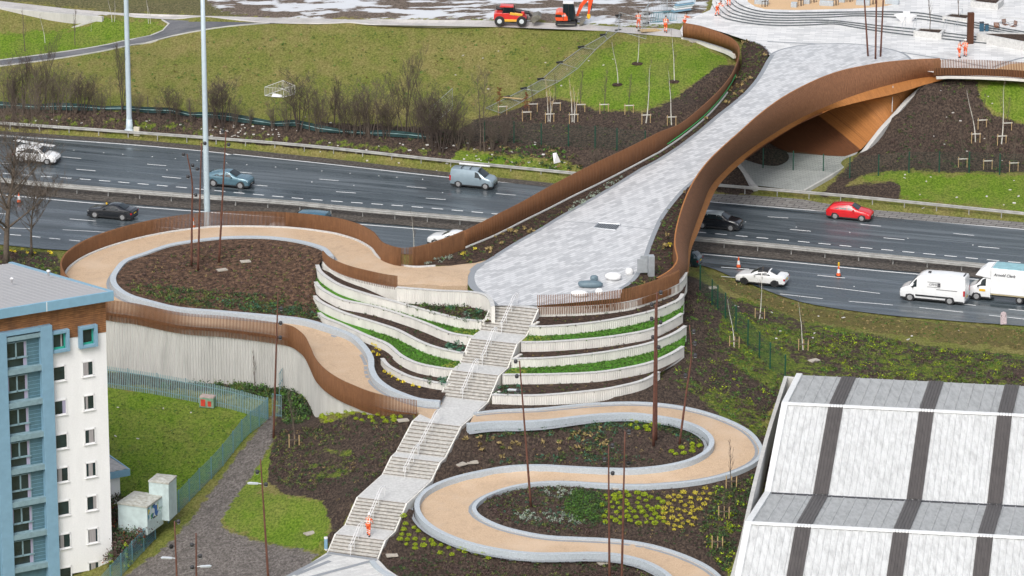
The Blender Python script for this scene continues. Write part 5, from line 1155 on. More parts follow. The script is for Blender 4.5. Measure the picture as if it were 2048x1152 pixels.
# ================================================================== POLES AND MASTS
def mast(base, lab, h, r0, r1):
    t = thing('lighting_mast', lab, 'mast', base)
    mb = MB(); mb.lathe([(r0, 0), (r0*.97, 1), (r0*(1-.5*(1-r1/r0)), h*.5), (r1, h)], 14); mb.build('shaft', MAT['mast'], t, smooth=True)
    mb = MB(); mb.lathe([(r0*1.7, 0), (r0*1.7, .12), (r0*1.25, .14), (r0*1.25, .3), (r0*1.05, 1.2)], 14); mb.build('base', MAT['mast'], t, smooth=True)
mast(G(259, 261), 'tall pale blue lighting mast on the far verge, its base in view', 30, .29, .17)
b0 = W(415.5, 478, 0); mast(b0, 'tall pale blue lighting mast rising behind the upper loop ramp', 30, .30, .17)
def pole(base, top, lab, heads=(), bend=None, r=.11, arm=None):
    """leaning weathered steel pole; heads = (fraction, side)"""
    t = thing('lamp_pole', lab, 'lamp post', base, 0, 'weathered steel lamp poles'); c_ = Vector(base)
    d_ = top-base; pts = [Vector(), d_*.5, d_] if bend is None else [Vector(), d_*.45 + Vector((bend*.6, 0, 0)), d_*.75 + Vector((bend, 0, 0)), d_]
    P = cat(pts, 5); mb = MB(); mb.tube(P, list(np.linspace(r, r*.5, len(P))), 8); mb.build('shaft', MAT['rust_pole'], t, smooth=True)
    for f, s in heads:
        q = P[min(len(P)-1, int(round(f*(len(P)-1))))]
        h_ = MB(); h_.tube([q, q+Vector((s*.22, -.1, 0))], .03, 5); h_.lathe([(.08, -.13), (.14, -.10), (.15, .1), (.1, .16)], 10, tuple(q+Vector((s*.3, -.14, 0)))); ho = h_.build('spotlight', MAT['dark_steel'], t, smooth=True)
        g_ = MB(); g_.lathe([(.11, -.15), (.125, -.12)], 10, tuple(q+Vector((s*.3, -.14, 0)))); g_.build('lens', MAT['lamp'], ho)
    if arm:
        f, s = arm; q = P[min(len(P)-1, int(round(f*(len(P)-1))))]
        h_ = MB(); h_.tube([q, q+Vector((s*.35, 0, .05))], .035, 5); h_.add([tuple(q+Vector((s*x, y, z))) for x, y, z in ((.3, -.12, .08), (1.0, -.17, .10), (1.15, 0, .08), (1.0, .17, .10), (.3, .12, .08), (.3, -.1, -.02), (1.05, -.12, .0), (1.05, .12, .0), (.3, .1, -.02))], [(0, 1, 2, 3, 4), (5, 8, 7, 6), (0, 5, 6, 1), (1, 6, 2), (2, 6, 7), (2, 7, 3), (3, 7, 8, 4), (4, 8, 5, 0)])
        h_.build('luminaire', MAT['lamp'], t)
    return t
def zi(px, py):
    z = 3.
    for _ in range(20): p = W(px, py, z); z += (ISL(p.x, p.y)[0]-z)*.7
    return W(px, py, z)
def topof(base, px, py):
    """point of the photo line of sight standing in the base's own vertical plane"""
    z = 10.0
    for _ in range(40):
        p = W(px, py, z); z += (base.y-p.y)*-.31 if False else 0
        break
    lo, hi = base.z, base.z+60
    for _ in range(50):
        m_ = (lo+hi)/2
        if PR(0, base.y, m_)[1] > py: lo = m_
        else: hi = m_
    q = W(px, py, lo); return q
def gp(px, py): return G(px, py)
for b_, tp, lab, hd, bd, arm in (
 (zi(383, 533), (374, 308), 'leaning rust lamp pole on the mulch mound, the leftmost of three', ((1, -1), (.86, 1), (.72, -1), (.55, 1)), .35, None),
 (zi(396, 541), (403, 286), 'straight rust lamp pole on the mulch mound, the middle of three', ((.95, 1), (.8, -1)), None, None),
 (zi(438, 525), (452, 262), 'rust lamp pole with a white plate near its foot on the mulch mound', ((.93, 1), (.98, -1)), None, None),
 (gp(547, 876), (556, 587), 'rust lamp pole in front of the tall grey wall by the gate', ((.94, 1), (.80, 1), (.72, 1)), None, None),
 (gp(1307, 892), (1311, 608), 'thick rust lamp pole in the yellow-green shrubs of the upper ramp bed', ((.96, -1), (.86, -1), (.74, 1)), None, None),
 (gp(1312, 880), (1314, 584), 'tall slim rust lamp pole standing right behind the thick one', ((.97, 1), (.85, 1), (.7, -1)), None, None),
 (gp(1359, 888), (1379, 650), 'bent rust lamp pole at the right end of the upper ramp bed', ((.95, 1), (.8, 1), (.7, 1), (.45, -1)), .35, None),
 (gp(1062, 1014), (1039, 722), 'rust lamp pole leaning left in the bed inside the lower ramp bend', ((.97, -1), (.86, -1), (.82, -1)), None, (.78, -1)),
 (gp(1219, 1165), (1217, 890), 'straight rust lamp pole at the bottom of the picture, left of a pair', ((.98, 1), (.9, -1), (.8, 1)), None, None),
 (gp(1243, 1175), (1250, 862), 'straight rust lamp pole at the bottom of the picture, right of a pair', ((.95, 1), (.83, 1), (.77, 1)), None, None),
 (gp(537, 1165), (521, 918), 'rust lamp pole with a white lamp arm beside the bright lawn', ((.93, -1), (.85, 1)), None, (.78, -1)),
 (gp(359, 1290), (349, 1042), 'rust lamp pole with a white lamp arm by the teal fence', ((.96, 1), (.85, -1), (.8, -1)), None, (.72, -1)),
 (gp(394, 1290), (392, 1066), 'rust lamp pole in the middle of the gravel yard', ((.93, -1), (.8, 1), (.72, -1)), None, (.72, 1)),
 (W(1736, 112, 7.8), (1722, -110), 'rust lamp pole on the round end of the deck, leftmost of three', (), None, None),
 (W(1751, 118, 7.8), (1744, -110), 'rust lamp pole on the round end of the deck, bent, middle of three', (), .4, None),
 (W(1761, 113, 7.8), (1772, -110), 'rust lamp pole on the round end of the deck, nearest the parapet', (), None, None)):
    pole(b_, topof(b_, *tp), lab, hd, bd, .10 if 'thick' not in lab else .12, arm)
# ================================================================== VEHICLES
def paint(name, c, rough=.25, metal=.0): return M(name, c, rough, .04, 2, metal=metal, src='obj', big=0, coat=.6)
MAT['glass'] = M('car_glass', (.012, .02, .024), .12, .2, 2, src='obj', spec=.5, big=0)
MAT['rim'] = M('wheel_rim', (.5, .5, .5), .35, .1, 5, metal=.7, src='obj', big=0)
MAT['headlight'] = M('headlight_lens', (.75, .78, .8), .12, .05, 5, src='obj', big=0)
MAT['taillight'] = M('taillight_lens', (.45, .01, .015), .2, .1, 5, src='obj', big=0)
MAT['black'] = M('black_trim', (.018, .019, .021), .5, .1, 5, src='obj', big=0)
MAT['plate_w'] = M('plate_white', (.75, .75, .7), .5, .05, 5, src='obj', big=0); MAT['plate_y'] = M('plate_yellow', (.75, .5, .03), .5, .05, 5, src='obj', big=0)
SHAPES = {
 # rows from front to back: x share, sill, belt, top, half width at belt, half width at top
 'hatch': dict(L=4.3, H=1.47, st=[(0, .34, .60, .66, .68, .60), (.02, .24, .68, .76, .80, .70), (.10, .2, .80, .90, .885, .80), (.25, .2, .92, 1.0, .90, .80), (.30, .2, .95, 1.07, .90, .76), (.43, .2, .97, 1.40, .90, .63), (.52, .2, .98, 1.47, .90, .62), (.72, .2, 1.0, 1.46, .90, .61), (.88, .2, 1.02, 1.36, .89, .59), (.955, .24, 1.0, 1.06, .86, .68), (1, .36, .8, .86, .80, .70)], ws=(.29, .44), rw=(.885, .95), sw=[(.34, .52), (.535, .70), (.715, .82)], wb=(.19, .79), r=.33),
 'estate': dict(L=4.5, H=1.55, st=[(0, .34, .62, .68, .68, .60), (.02, .24, .70, .80, .80, .70), (.10, .2, .82, .94, .885, .80), (.24, .2, .94, 1.03, .90, .80), (.28, .2, .97, 1.10, .90, .76), (.40, .2, .99, 1.48, .90, .64), (.50, .2, 1.0, 1.56, .90, .63), (.75, .2, 1.02, 1.56, .90, .63), (.94, .2, 1.03, 1.48, .89, .62), (.98, .24, 1.02, 1.10, .87, .70), (1, .36, .8, .9, .82, .72)], ws=(.27, .41), rw=(.945, .985), sw=[(.32, .49), (.505, .69), (.705, .91)], wb=(.185, .80), r=.33),
 'suv': dict(L=4.6, H=1.6, st=[(0, .38, .70, .78, .68, .60), (.02, .28, .78, .90, .82, .72), (.10, .24, .90, 1.02, .91, .82), (.26, .24, 1.0, 1.10, .93, .82), (.31, .24, 1.03, 1.16, .93, .78), (.45, .24, 1.04, 1.52, .93, .64), (.54, .24, 1.05, 1.60, .93, .63), (.72, .24, 1.08, 1.56, .93, .62), (.90, .24, 1.12, 1.36, .91, .60), (.965, .28, 1.06, 1.14, .88, .70), (1, .42, .9, .98, .82, .72)], ws=(.30, .46), rw=(.885, .955), sw=[(.35, .53), (.545, .71), (.725, .83)], wb=(.19, .80), r=.37),
 'saloon': dict(L=4.65, H=1.42, st=[(0, .34, .58, .64, .68, .60), (.02, .24, .66, .74, .80, .70), (.10, .2, .78, .88, .89, .80), (.27, .2, .90, .97, .90, .80), (.32, .2, .93, 1.03, .90, .76), (.45, .2, .95, 1.36, .90, .62), (.54, .2, .96, 1.42, .90, .60), (.66, .2, .97, 1.38, .90, .59), (.84, .2, 1.0, 1.06, .90, .72), (.96, .24, .97, 1.02, .87, .74), (1, .36, .78, .84, .80, .70)], ws=(.31, .46), rw=(.68, .83), sw=[(.36, .53), (.545, .72)], wb=(.19, .80), r=.34),
 'smallvan': dict(L=4.4, H=1.82, st=[(0, .36, .64, .72, .68, .60), (.02, .26, .74, .86, .82, .74), (.08, .22, .88, 1.02, .91, .82), (.17, .22, 1.0, 1.10, .92, .82), (.21, .22, 1.02, 1.18, .92, .80), (.36, .22, 1.04, 1.70, .92, .72), (.44, .22, 1.05, 1.80, .92, .71), (.70, .22, 1.06, 1.83, .92, .72), (.975, .22, 1.06, 1.80, .92, .72), (.99, .28, 1.0, 1.4, .90, .80), (1, .36, .8, 1.0, .88, .80)], ws=(.195, .37), rw=None, sw=[(.245, .42)], wb=(.17, .80), r=.33),
 'van': dict(L=5.95, H=2.6, st=[(0, .40, .80, .92, .80, .68), (.015, .30, .92, 1.08, .92, .80), (.07, .26, 1.1, 1.26, .98, .86), (.125, .26, 1.22, 1.36, 1.0, .86), (.15, .26, 1.26, 1.46, 1.0, .86), (.245, .26, 1.30, 2.18, 1.0, .82), (.29, .26, 1.32, 2.42, 1.0, .82), (.36, .26, 1.34, 2.58, 1.0, .82), (.70, .26, 1.34, 2.62, 1.0, .84), (.985, .26, 1.34, 2.58, 1.0, .84), (1, .36, 1.2, 2.4, .97, .82)], ws=(.14, .248), rw=None, sw=[(.165, .262)], wb=(.165, .775), r=.36),
 'cab': dict(L=2.15, H=2.2, st=[(0, .40, .80, .92, .80, .68), (.04, .30, .92, 1.08, .92, .80), (.18, .26, 1.1, 1.26, .98, .86), (.33, .26, 1.22, 1.36, 1.0, .86), (.40, .26, 1.26, 1.46, 1.0, .86), (.66, .26, 1.30, 2.1, 1.0, .82), (.76, .26, 1.32, 2.22, 1.0, .82), (1, .26, 1.34, 2.25, 1.0, .84)], ws=(.37, .67), rw=None, sw=[(.46, .80)], wb=(.42,), r=.36),
}
def vehicle(name, label, cat_, shape, mat, px, py, away, group=None, roofmat=None, plate=True, lower=True, heading=None, offx=0, L=None, rimmat=None):
    S = SHAPES[shape]; L = L or S['L']; base = W(px, py, .008); ang_ = math.atan2(ROAD_T.y, ROAD_T.x) + (math.pi if away < 0 else 0)
    t = thing(name, label, cat_, base, ang_, group)
    st = S['st']; xs = [L*(.5-s[0]) for s in st]
    def ring(s, x):
        _, zl, zb, zt, wb, wt = s; hh = [(wb*.93, zl), (wb*.985, zl+(zb-zl)*.3), (wb, zl+(zb-zl)*.72), (wb*.975, zb), (wb*.35+wt*.65, zb+(zt-zb)*.62), (wt, zt-.045 if zt-zb > .2 else zt-.012), (wt*.6, zt), (0, zt+.012)]
        return [(x, y, z) for y, z in hh] + [(x, -y, z) for y, z in reversed(hh[:-1])]
    mb = MB(); n = 15
    for s, x in zip(st, xs): mb.v += ring(s, x)
    for i in range(len(st)-1):
        for j in range(n-1): mb.f.append((i*n+j, i*n+j+1, (i+1)*n+j+1, (i+1)*n+j)); mb.m.append(1 if (roofmat and 4 <= j <= 9 and st[i][3]-st[i][2] > .2 and st[i+1][3]-st[i+1][2] > .2) else 0)
        mb.f.append((i*n+n-1, i*n, (i+1)*n, (i+1)*n+n-1)); mb.m.append(0)
    mb.f.append(tuple(range(n))); mb.m.append(0); k = (len(st)-1)*n; mb.f.append(tuple(k+j for j in range(n-1, -1, -1))); mb.m.append(0)
    body = mb.build('body', [mat, roofmat] if roofmat else mat, t, smooth=True)
    es = body.modifiers.new('edges', 'EDGE_SPLIT'); es.split_angle = math.radians(38)
    fx = np.array([s[0] for s in st])
    def at(f, col): return float(np.interp(f, fx, [s[col] for s in st]))
    def pt(f, q):
        """point on the glass house side: q=0 at the belt, 1 at the roof"""
        zb, zt, wb, wt = at(f, 2), at(f, 3), at(f, 4), at(f, 5); z = zb+(zt-.045-zb)*q
        a = [(0, wb*.975), (.62, wb*.35+wt*.65), (1, wt)]; y = float(np.interp(q, [p[0] for p in a], [p[1] for p in a])); return (L*(.5-f), y, z)
    # windscreen / rear window
    def scr(f0, f1, nm, lo=.86, hi=.90):
        V = []
        for f, kk in ((f0, lo), (f0*.5+f1*.5, (lo+hi)/2), (f1, hi)):
            zt, wt = at(f, 3), at(f, 5)
            for yy in (-1, -.5, 0, .5, 1): V.append((L*(.5-f), wt*kk*yy, zt + (.012*(1-abs(yy))) - (0 if abs(yy) < 1 else .006)))
        s_ = 1 if nm == 'windscreen' else -1
        V = [(x+.03*s_, y, z+.022) for x, y, z in V]
        g_ = MB(); g_.add(V, [(i*5+j, i*5+j+1, (i+1)*5+j+1, (i+1)*5+j) for i in range(2) for j in range(4)]); g_.build(nm, MAT['glass'], t, smooth=True)
    scr(S['ws'][0], S['ws'][1], 'windscreen')
    if S['rw']: scr(S['rw'][0], S['rw'][1], 'rear_window')
    for sd_ in (1, -1):
        for (f0, f1) in S['sw']:
            V = []; c = []
            first = (f0, f1) == S['sw'][0]; last = (f0, f1) == S['sw'][-1] and len(S['sw']) > 1
            pts = []
            fa = f0 + (f1-f0)*(.55 if first else 0); fb = f1 - (f1-f0)*(.5 if last else 0)
            for f, q in ((f0, .10), (f0*.5+f1*.5, .10), (f1, .10), ((f1+fb)/2, .5), (fb, .86), (fa*.5+fb*.5, .86), (fa, .86), ((f0+fa)/2, .5)): pts.append(pt(f, q))
            g_ = MB(); g_.add([(x, sd_*(y+.014), z) for x, y, z in pts], [(0, 1, 3 if False else 2, 3, 4, 5, 6, 7)]); g_.build('side_window', MAT['glass'], t)
    # wheels
    W_ = at(.5, 4)
    for f in S['wb']:
        for sd_ in (1, -1):
            x = L*(.5-f); r = S['r']; g_ = MB(); g_.lathe([(r*1.0, -.10), (r*1.0, .09), (r*.9, .115)], 18)
            w_ = g_.build('wheel', MAT['tyre'], t, smooth=False, loc=(x, sd_*(W_-.10), r)); w_.rotation_euler = (-math.pi/2*sd_, 0, 0)
            g_ = MB(); g_.lathe([(r*.68, .0), (r*.66, .122), (r*.2, .128)], 14)
            for kk in range(5):
                a_ = kk*2*math.pi/5; g_.box((math.cos(a_)*r*.4, math.sin(a_)*r*.4, .125), (r*.5, r*.13, .03), rz=a_)
            g_.build('rim', rimmat or MAT['rim'], w_)
            g_ = MB(); g_.lathe([(r*1.16, -.05), (r*1.16, .0)], 20); a_ = g_.build('wheel_arch', MAT['black'], t, loc=(x, sd_*(W_-.012), r+.02)); a_.rotation_euler = (-math.pi/2*sd_, 0, 0)
    # lights, trim, mirrors, plates
    for sd_ in (1, -1):
        x = L*.5; zb = at(.03, 2); g_ = MB(); g_.add([(x-.04, sd_*.40, zb-.06), (x-.06, sd_*.42, zb+.03), (x-.24, sd_*(at(.05, 4)+.012), zb+.07), (x-.20, sd_*(at(.05, 4)+.012), zb-.04), (x-.10, sd_*(at(.02, 4)+.01), zb-.07), (x-.02, sd_*.42, zb-.03)], [(0, 1, 2, 3, 4)]); g_.build('headlight', MAT['headlight'], t)
        if shape != 'cab':
            zt = at(.97, 2); tall = shape in ('van', 'smallvan'); g_ = MB(); g_.box((-L*.5+.06, sd_*(at(.98, 4)-.06), zt*.78 if not tall else zt*.85), (.14, .16, .16 if not tall else .5)); g_.build('taillight', MAT['taillight'], t)
        f = S['sw'][0][0]+.05; p_ = pt(f, .12); g_ = MB(); g_.box((p_[0]+.05, sd_*(p_[1]+.13), p_[2]+.04), (.12, .20, .15)); g_.build('mirror', MAT['black'] if shape in ('van', 'cab', 'smallvan') else mat, t, bevel=.02)
    if lower:
        g_ = MB(); g_.box((0, 0, at(.5, 1)+.03), (L*.97, 2*W_*.955, .16)); g_.build('sill', MAT['black'], t, bevel=.02)
        g_ = MB(); g_.box((L*.5-.05, 0, at(0, 1)+.10), (.14, 1.1, .18)); g_.build('grille', MAT['black'], t, bevel=.02)
    if plate:
        g_ = MB(); g_.box((L*.5+.01, 0, .47), (.02, .52, .11)); g_.build('number_plate', MAT['plate_w'], t)
        if shape != 'cab': g_ = MB(); g_.box((-L*.5-.01, 0, .66), (.02, .52, .11)); g_.build('number_plate', MAT['plate_y'], t)
    return t
PW = paint('white_car_paint', (.76, .77, .77)); PB = paint('black_car_paint', (.012, .014, .018), .2); PT = paint('grey_blue_car_paint', (.10, .19, .24), .25, .3)
PS = paint('silver_blue_van_paint', (.28, .36, .41), .28, .3); PR_ = paint('red_car_paint', (.62, .012, .018)); PD = paint('dark_teal_car_paint', (.015, .04, .05)); PBL = paint('blue_van_paint', (.03, .12, .18), .25, .2)
vehicle('car', 'white people carrier on the far carriageway, behind the bare tree at the left edge', 'car', 'estate', PW, 75, 323, 1)
vehicle('car', 'grey-blue sports utility car beside the tall pale mast', 'car', 'suv', PT, 460, 371, 1)
sv = vehicle('van', 'silver-blue small van with a white pipe carrier on its roof', 'van', 'smallvan', PS, 948, 372, 1)
for y_ in (-.45, .45): pass
for x_ in (.75, -.2, -1.1): mb = MB(); mb.box((x_, 0, 1.92), (.06, 1.3, .05)); mb.box((x_, .6, 1.87), (.05, .05, .1)); mb.box((x_, -.6, 1.87), (.05, .05, .1)); mb.build('roof_bar', MAT['black'], sv)
mb = MB(); mb.tube([(1.5, .35, 2.03), (-1.6, .35, 2.03)], .09, 10); mb.build('pipe_carrier', MAT['whiteplastic'], sv)
vehicle('car', 'dark estate car with a pale reflecting roof coming out from under the bridge', 'car', 'estate', PB, 1437, 455, 1, roofmat=paint('roof_reflection', (.35, .40, .42)))  # sky reflection on the dark roof painted in as a pale colour
vehicle('car', 'bright red hatchback in the far lane right of the bridge', 'car', 'hatch', PR_, 1700, 436, 1)
vehicle('car', 'black coupe heading left, behind the loop ramp', 'car', 'saloon', PB, 225, 434, -1)
vehicle('van', 'dark blue van whose roof shows above the loop railing', 'van', 'smallvan', PBL, 612, 458, -1, L=4.6)
vehicle('car', 'white car seen through the fins of the loop railing', 'car', 'hatch', PW, 548, 476, -1)
vehicle('car', 'white car half hidden by the left parapet of the bridge', 'car', 'saloon', PW, 906, 490, -1)
vehicle('car', 'dark car whose tail shows right of the bridge shell', 'car', 'hatch', PD, 1356, 529, -1)
vehicle('car', 'white convertible with a black soft top next to the green bank', 'car', 'saloon', PW, 1524, 566, -1, roofmat=MAT['black'], rimmat=MAT['black'])
cv = vehicle('van', 'white high-roof panel van with a small framed logo on its side', 'van', 'van', PW, 1868, 600, -1)
def lettering(txt, size, mat, parent, loc, rot, name='lettering', shear=0, ext=.004, bold=0):
    cu = bpy.data.curves.new('text', 'FONT'); cu.body = txt; cu.size = size; cu.extrude = ext; cu.align_x = 'CENTER'; cu.align_y = 'CENTER'; cu.shear = shear; cu.offset = bold
    o = bpy.data.objects.new('text', cu); me = bpy.data.meshes.new_from_object(o); bpy.data.objects.remove(o)
    me.materials.clear(); me.materials.append(mat); q = link(name, me, parent); q.location = loc; q.rotation_euler = rot; return q
MAT['ink'] = M('dark_lettering', (.05, .05, .06), .5, .05, 5, src='obj', big=0); MAT['ink2'] = M('grey_lettering', (.16, .16, .17), .5, .05, 5, src='obj', big=0)
# van heading is turned round: the side facing the camera is local +y
lettering('CPMS', .30, MAT['ink2'], cv, (-.08, .978, 1.72), (math.pi/2, 0, math.pi))
mb = MB(); mb.box((-.15, .985, 1.95), (1.2, .02, .025)); mb.box((-.15, .985, 1.50), (1.2, .02, .025)); mb.build('logo_frame', MAT['ink'], cv)
mb = MB(); [mb.box((-.62+dx, .985, 1.72+dz), (.12, .02, .14)) for dx in (-.07, .07) for dz in (-.085, .085)]; mb.build('logo_mark', MAT['ink'], cv)
mb = MB(); mb.box((-1.35, .995, 1.32), (1.9, .03, .05)); mb.build('door_rail', MAT['ink2'], cv)
mb = MB(); mb.box((-.2, .985, .62), (3.4, .05, .16)); mb.build('side_moulding', MAT['black'], cv, bevel=.02)
mb = MB(); mb.box((.4, .2, 2.66), (.25, .35, .08)); mb.build('roof_vent', MAT['black'], cv, bevel=.02)
mb = MB(); mb.box((-2.75, 0, 2.62), (.12, .9, .06)); mb.build('roof_light', MAT['black'], cv, bevel=.02)
# box lorry
tr = vehicle('box_lorry', 'white box lorry with dark lettering on its side, cut by the right edge', 'lorry', 'cab', PW, 1961, 594, -1, plate=False)
MAT['box_white'] = M('box_body', (.78, .79, .79), .4, .05, 1, src='obj', big=0); MAT['box_roof'] = M('translucent_roof', (.22, .42, .46), .3, .15, 3, src='obj', big=0)
mb = MB(); mb.box((-3.35, 0, 1.95), (4.5, 2.2, 2.35)); mb.build('box', MAT['box_white'], tr, bevel=.04)
mb = MB(); mb.box((-3.35, 0, 3.14), (4.3, 2.0, .04)); mb.build('roof', MAT['box_roof'], tr)
mb = MB(); mb.add([(-1.08, -1.05, 2.15), (-1.08, 1.05, 2.15), (-1.08, -1.05, 3.12), (-1.08, 1.05, 3.12), (.35, -.9, 2.28), (.35, .9, 2.28), (.1, -.85, 2.62), (.1, .85, 2.62), (-.45, -.95, 3.05), (-.45, .95, 3.05)], [(0, 4, 5, 1), (4, 6, 7, 5), (6, 8, 9, 7), (8, 2, 3, 9), (0, 2, 8, 6, 4), (1, 5, 7, 9, 3)]); mb.build('roof_fairing', MAT['box_white'], tr, bevel=.05)
mb = MB(); mb.box((-3.35, 0, .72), (4.45, 2.16, .12)); mb.build('skirt', M('lorry_skirt', (.42, .36, .22), .6, .1, 3, src='obj'), tr)
mb = MB(); mb.box((-3.2, 0, .5), (4.2, .9, .3)); mb.build('chassis', MAT['black'], tr)
for sd_ in (1, -1):
    g_ = MB(); g_.lathe([(.36, -.18), (.36, .17), (.32, .2)], 18); w_ = g_.build('wheel', MAT['tyre'], tr, loc=(-3.75, sd_*.86, .36)); w_.rotation_euler = (-math.pi/2*sd_, 0, 0)
    g_ = MB(); g_.lathe([(.22, .0), (.2, .205)], 14); g_.build('rim', MAT['rim'], w_)
lettering('Arnold Clark', .36, MAT['ink'], tr, (-2.35, 1.118, 2.55), (math.pi/2, 0, math.pi), shear=.25, bold=.008)
mb = MB(); mb.box((-.35, 1.0, .98), (.55, .03, .2)); mb.build('door_sticker', MAT['yellow'], tr)
# cones
def cone(px, py, lab, lamp=False, z=0):
    t = thing('traffic_cone', lab, 'cone', W(px, py, z), .3, 'traffic cones on the near carriageway')
    mb = MB(); mb.box((0, 0, .03), (.48, .48, .06)); mb.build('base', MAT['dark'], t, bevel=.01)
    mb = MB(); mb.lathe([(.20, .06), (.155, .32)], 14); mb.build('cone', MAT['orange'], t)
    mb = MB(); mb.lathe([(.157, .32), (.095, .68)], 14); mb.build('sleeve', MAT['whiteplastic'], t)
    mb = MB(); mb.lathe([(.094, .68), (.04, 1.0)], 14); mb.build('tip', MAT['orange'], t)
    if lamp: mb = MB(); mb.box((0, 0, 1.04), (.16, .12, .14)); mb.lathe([(.09, 0), (.10, .12), (.06, .2)], 10, (0, 0, 1.1)); mb.build('lamp', MAT['yellow'], t)
cone(1477, 535, 'orange and white cone left of the white convertible, without a lamp')
cone(1677, 552, 'orange and white cone with a yellow lamp on top, right of the white convertible', True)
cone(387, 456, 'orange and white cone seen through the loop railing beside the lamp poles')
cone(38, 405, 'orange and white cone behind the bare tree at the left edge')
cone(214, 431, 'orange and white cone with a yellow lamp on top, behind the black coupe', True)
# fallen sign on the verge
t = thing('road_sign', 'grubby pale sign leaning on the verge below the white van', 'sign', G(2007, 652), .2)
mb = MB(); mb.add([(-.28, 0, .15), (.28, 0, .15), (.28, .1, .95), (.22, .13, 1.2), (0, .15, 1.3), (-.22, .13, 1.2), (-.28, .1, .95)], [(0, 1, 2, 3, 4, 5, 6)]); o = mb.build('plate', M('grubby_plate', (.55, .45, .47), .6, .3, 8, src='obj'), t); sm_ = o.modifiers.new('s', 'SOLIDIFY'); sm_.thickness = .03
mb = MB(); mb.box((-.2, .1, .5), (.04, .04, 1.0)); mb.box((.2, .1, .5), (.04, .04, 1.0)); mb.build('frame', MAT['dark_steel'], t)
# ================================================================== PLANT MACHINES
MR = paint('machine_red', (.62, .035, .03), .4); MO = paint('machine_orange', (.80, .085, .02), .4); MY = paint('machine_yellow', (.78, .42, .05), .45); MG = M('steel_bucket', (.20, .19, .16), .6, .35, 4, metal=.4, src='obj')
b = G(1024, 49.5); b.z += .06
t = thing('telehandler', 'red and yellow telehandler parked on the grey path', 'telehandler', b, -.05)
mb = MB(); mb.prism([(-1.85, .62), (-1.85, 1.25), (-1.6, 1.38), (-.3, 1.38), (-.1, 1.2), (1.3, 1.05), (1.55, .85), (1.5, .55), (-.6, .5)], -.85, .85); mb.build('chassis', MR, t, bevel=.06)
mb = MB(); mb.prism([(-.9, .5), (.75, .5), (.7, .72), (-.85, .74)], -.93, -.86); mb.build('side_panel', MY, t, bevel=.02)
mb = MB(); mb.prism([(-.2, 1.22), (1.1, 1.12), (1.15, 1.32), (-.15, 1.5)], -.92, -.70); mb.build('side_panel', MY, t, bevel=.02)
mb = MB(); mb.prism([(-.95, 1.36), (.3, 1.3), (.12, 2.0), (-.8, 2.02)], -.82, .05); mb.build('cab_glass', MAT['glass'], t, bevel=.04)
mb = MB(); mb.prism([(-1.25, 2.0), (.22, 1.98), (.15, 2.12), (-1.15, 2.2)], -.86, .1); mb.build('cab_roof', MR, t, bevel=.03)
for p_ in ((-.95, -.82), (.3, -.82), (-.95, .05), (.3, .05)): mb = MB(); mb.tube([(p_[0], p_[1], 1.33), (p_[0]*.82, p_[1], 2.02)], .045, 5); mb.build('cab_pillar', MAT['black'], t)
mb = MB(); mb.tube([(-1.7, .5, 1.6), (1.75, .5, 1.15)], .18, 8); mb.tube([(1.7, .5, 1.15), (2.05, .5, .7)], .13, 8); mb.build('boom', MAT['black'], t)
mb = MB(); mb.box((1.15, -.3, 1.3), (.3, .35, .3)); mb.build('work_light_housing', MR, t, bevel=.03)
mb = MB(); mb.prism([(2.0, .75), (2.15, .35), (2.3, .3), (3.1, .95), (2.75, 1.25), (2.2, 1.05)], -.85, .9); mb.build('bucket', MG, t, bevel=.03)
def mwheel(t, x, y, r, w, rimm):
    g_ = MB(); g_.lathe([(r*.9, -w/2), (r, -w/2+.05), (r, w/2-.05), (r*.9, w/2)], 20); s = -1 if y < 0 else 1
    o = g_.build('wheel', MAT['tyre'], t, loc=(x, y, r)); o.rotation_euler = (-math.pi/2*s, 0, 0); g_ = MB(); g_.lathe([(r*.5, w*.3), (r*.45, w/2+.02), (r*.2, w/2+.03)], 14); g_.build('rim', rimm, o)
for x in (-1.25, 1.05):
    for y in (-.8, .8): mwheel(t, x, y, .54, .38, MAT['lamp'])
b = G(1133, 50.5); b.z += .06
t = thing('excavator', 'orange-red mini excavator with its boom raised, parked on the grey path', 'excavator', b, -.05)
for y in (-.72, .72):
    mb = MB(); mb.prism([(-1.15, .22), (-1.02, .06), (1.02, .06), (1.15, .22), (1.02, .46), (-1.02, .46)], y-.2, y+.2); o = mb.build('track', MAT['dark'], t, bevel=.05)
    mb = MB(); mb.prism([(-.9, .2), (.9, .2), (.9, .3), (-.9, .3)], y-.215, y+.215); mb.build('track_frame', MG, o)
mb = MB(); mb.box((0, 0, .42), (.9, 1.0, .2)); mb.build('undercarriage', MAT['dark_steel'], t)
mb = MB(); mb.prism([(-1.05, .6), (-1.15, .9), (-1.1, 1.45), (-.8, 1.62), (-.1, 1.45), (.15, 1.05), (.2, .6)], -.88, .88); mb.build('house', MO, t, bevel=.07)
mb = MB(); mb.prism([(-.30, .75), (.85, .75), (.95, 1.4), (.72, 2.42), (-.32, 2.42), (-.36, 1.5)], -.85, .12); mb.build('cab', MAT['glass'], t, bevel=.04)
mb = MB(); mb.box((.2, -.36, 2.48), (1.12, 1.0, .1)); mb.build('cab_roof', MAT['whiteplastic'], t, bevel=.03)
for p_ in ((-.32, -.87), (.25, -.87), (.84, -.86)): mb = MB(); mb.tube([(p_[0], p_[1], .75), (p_[0]*.95, p_[1], 2.42)], .045, 5); mb.build('cab_pillar', MAT['black'], t)
mb = MB(); mb.prism([(-1.12, 1.0), (-.4, 1.0), (-.5, 1.3), (-1.1, 1.3)], -.90, -.885); mb.build('side_grille', MAT['black'], t)
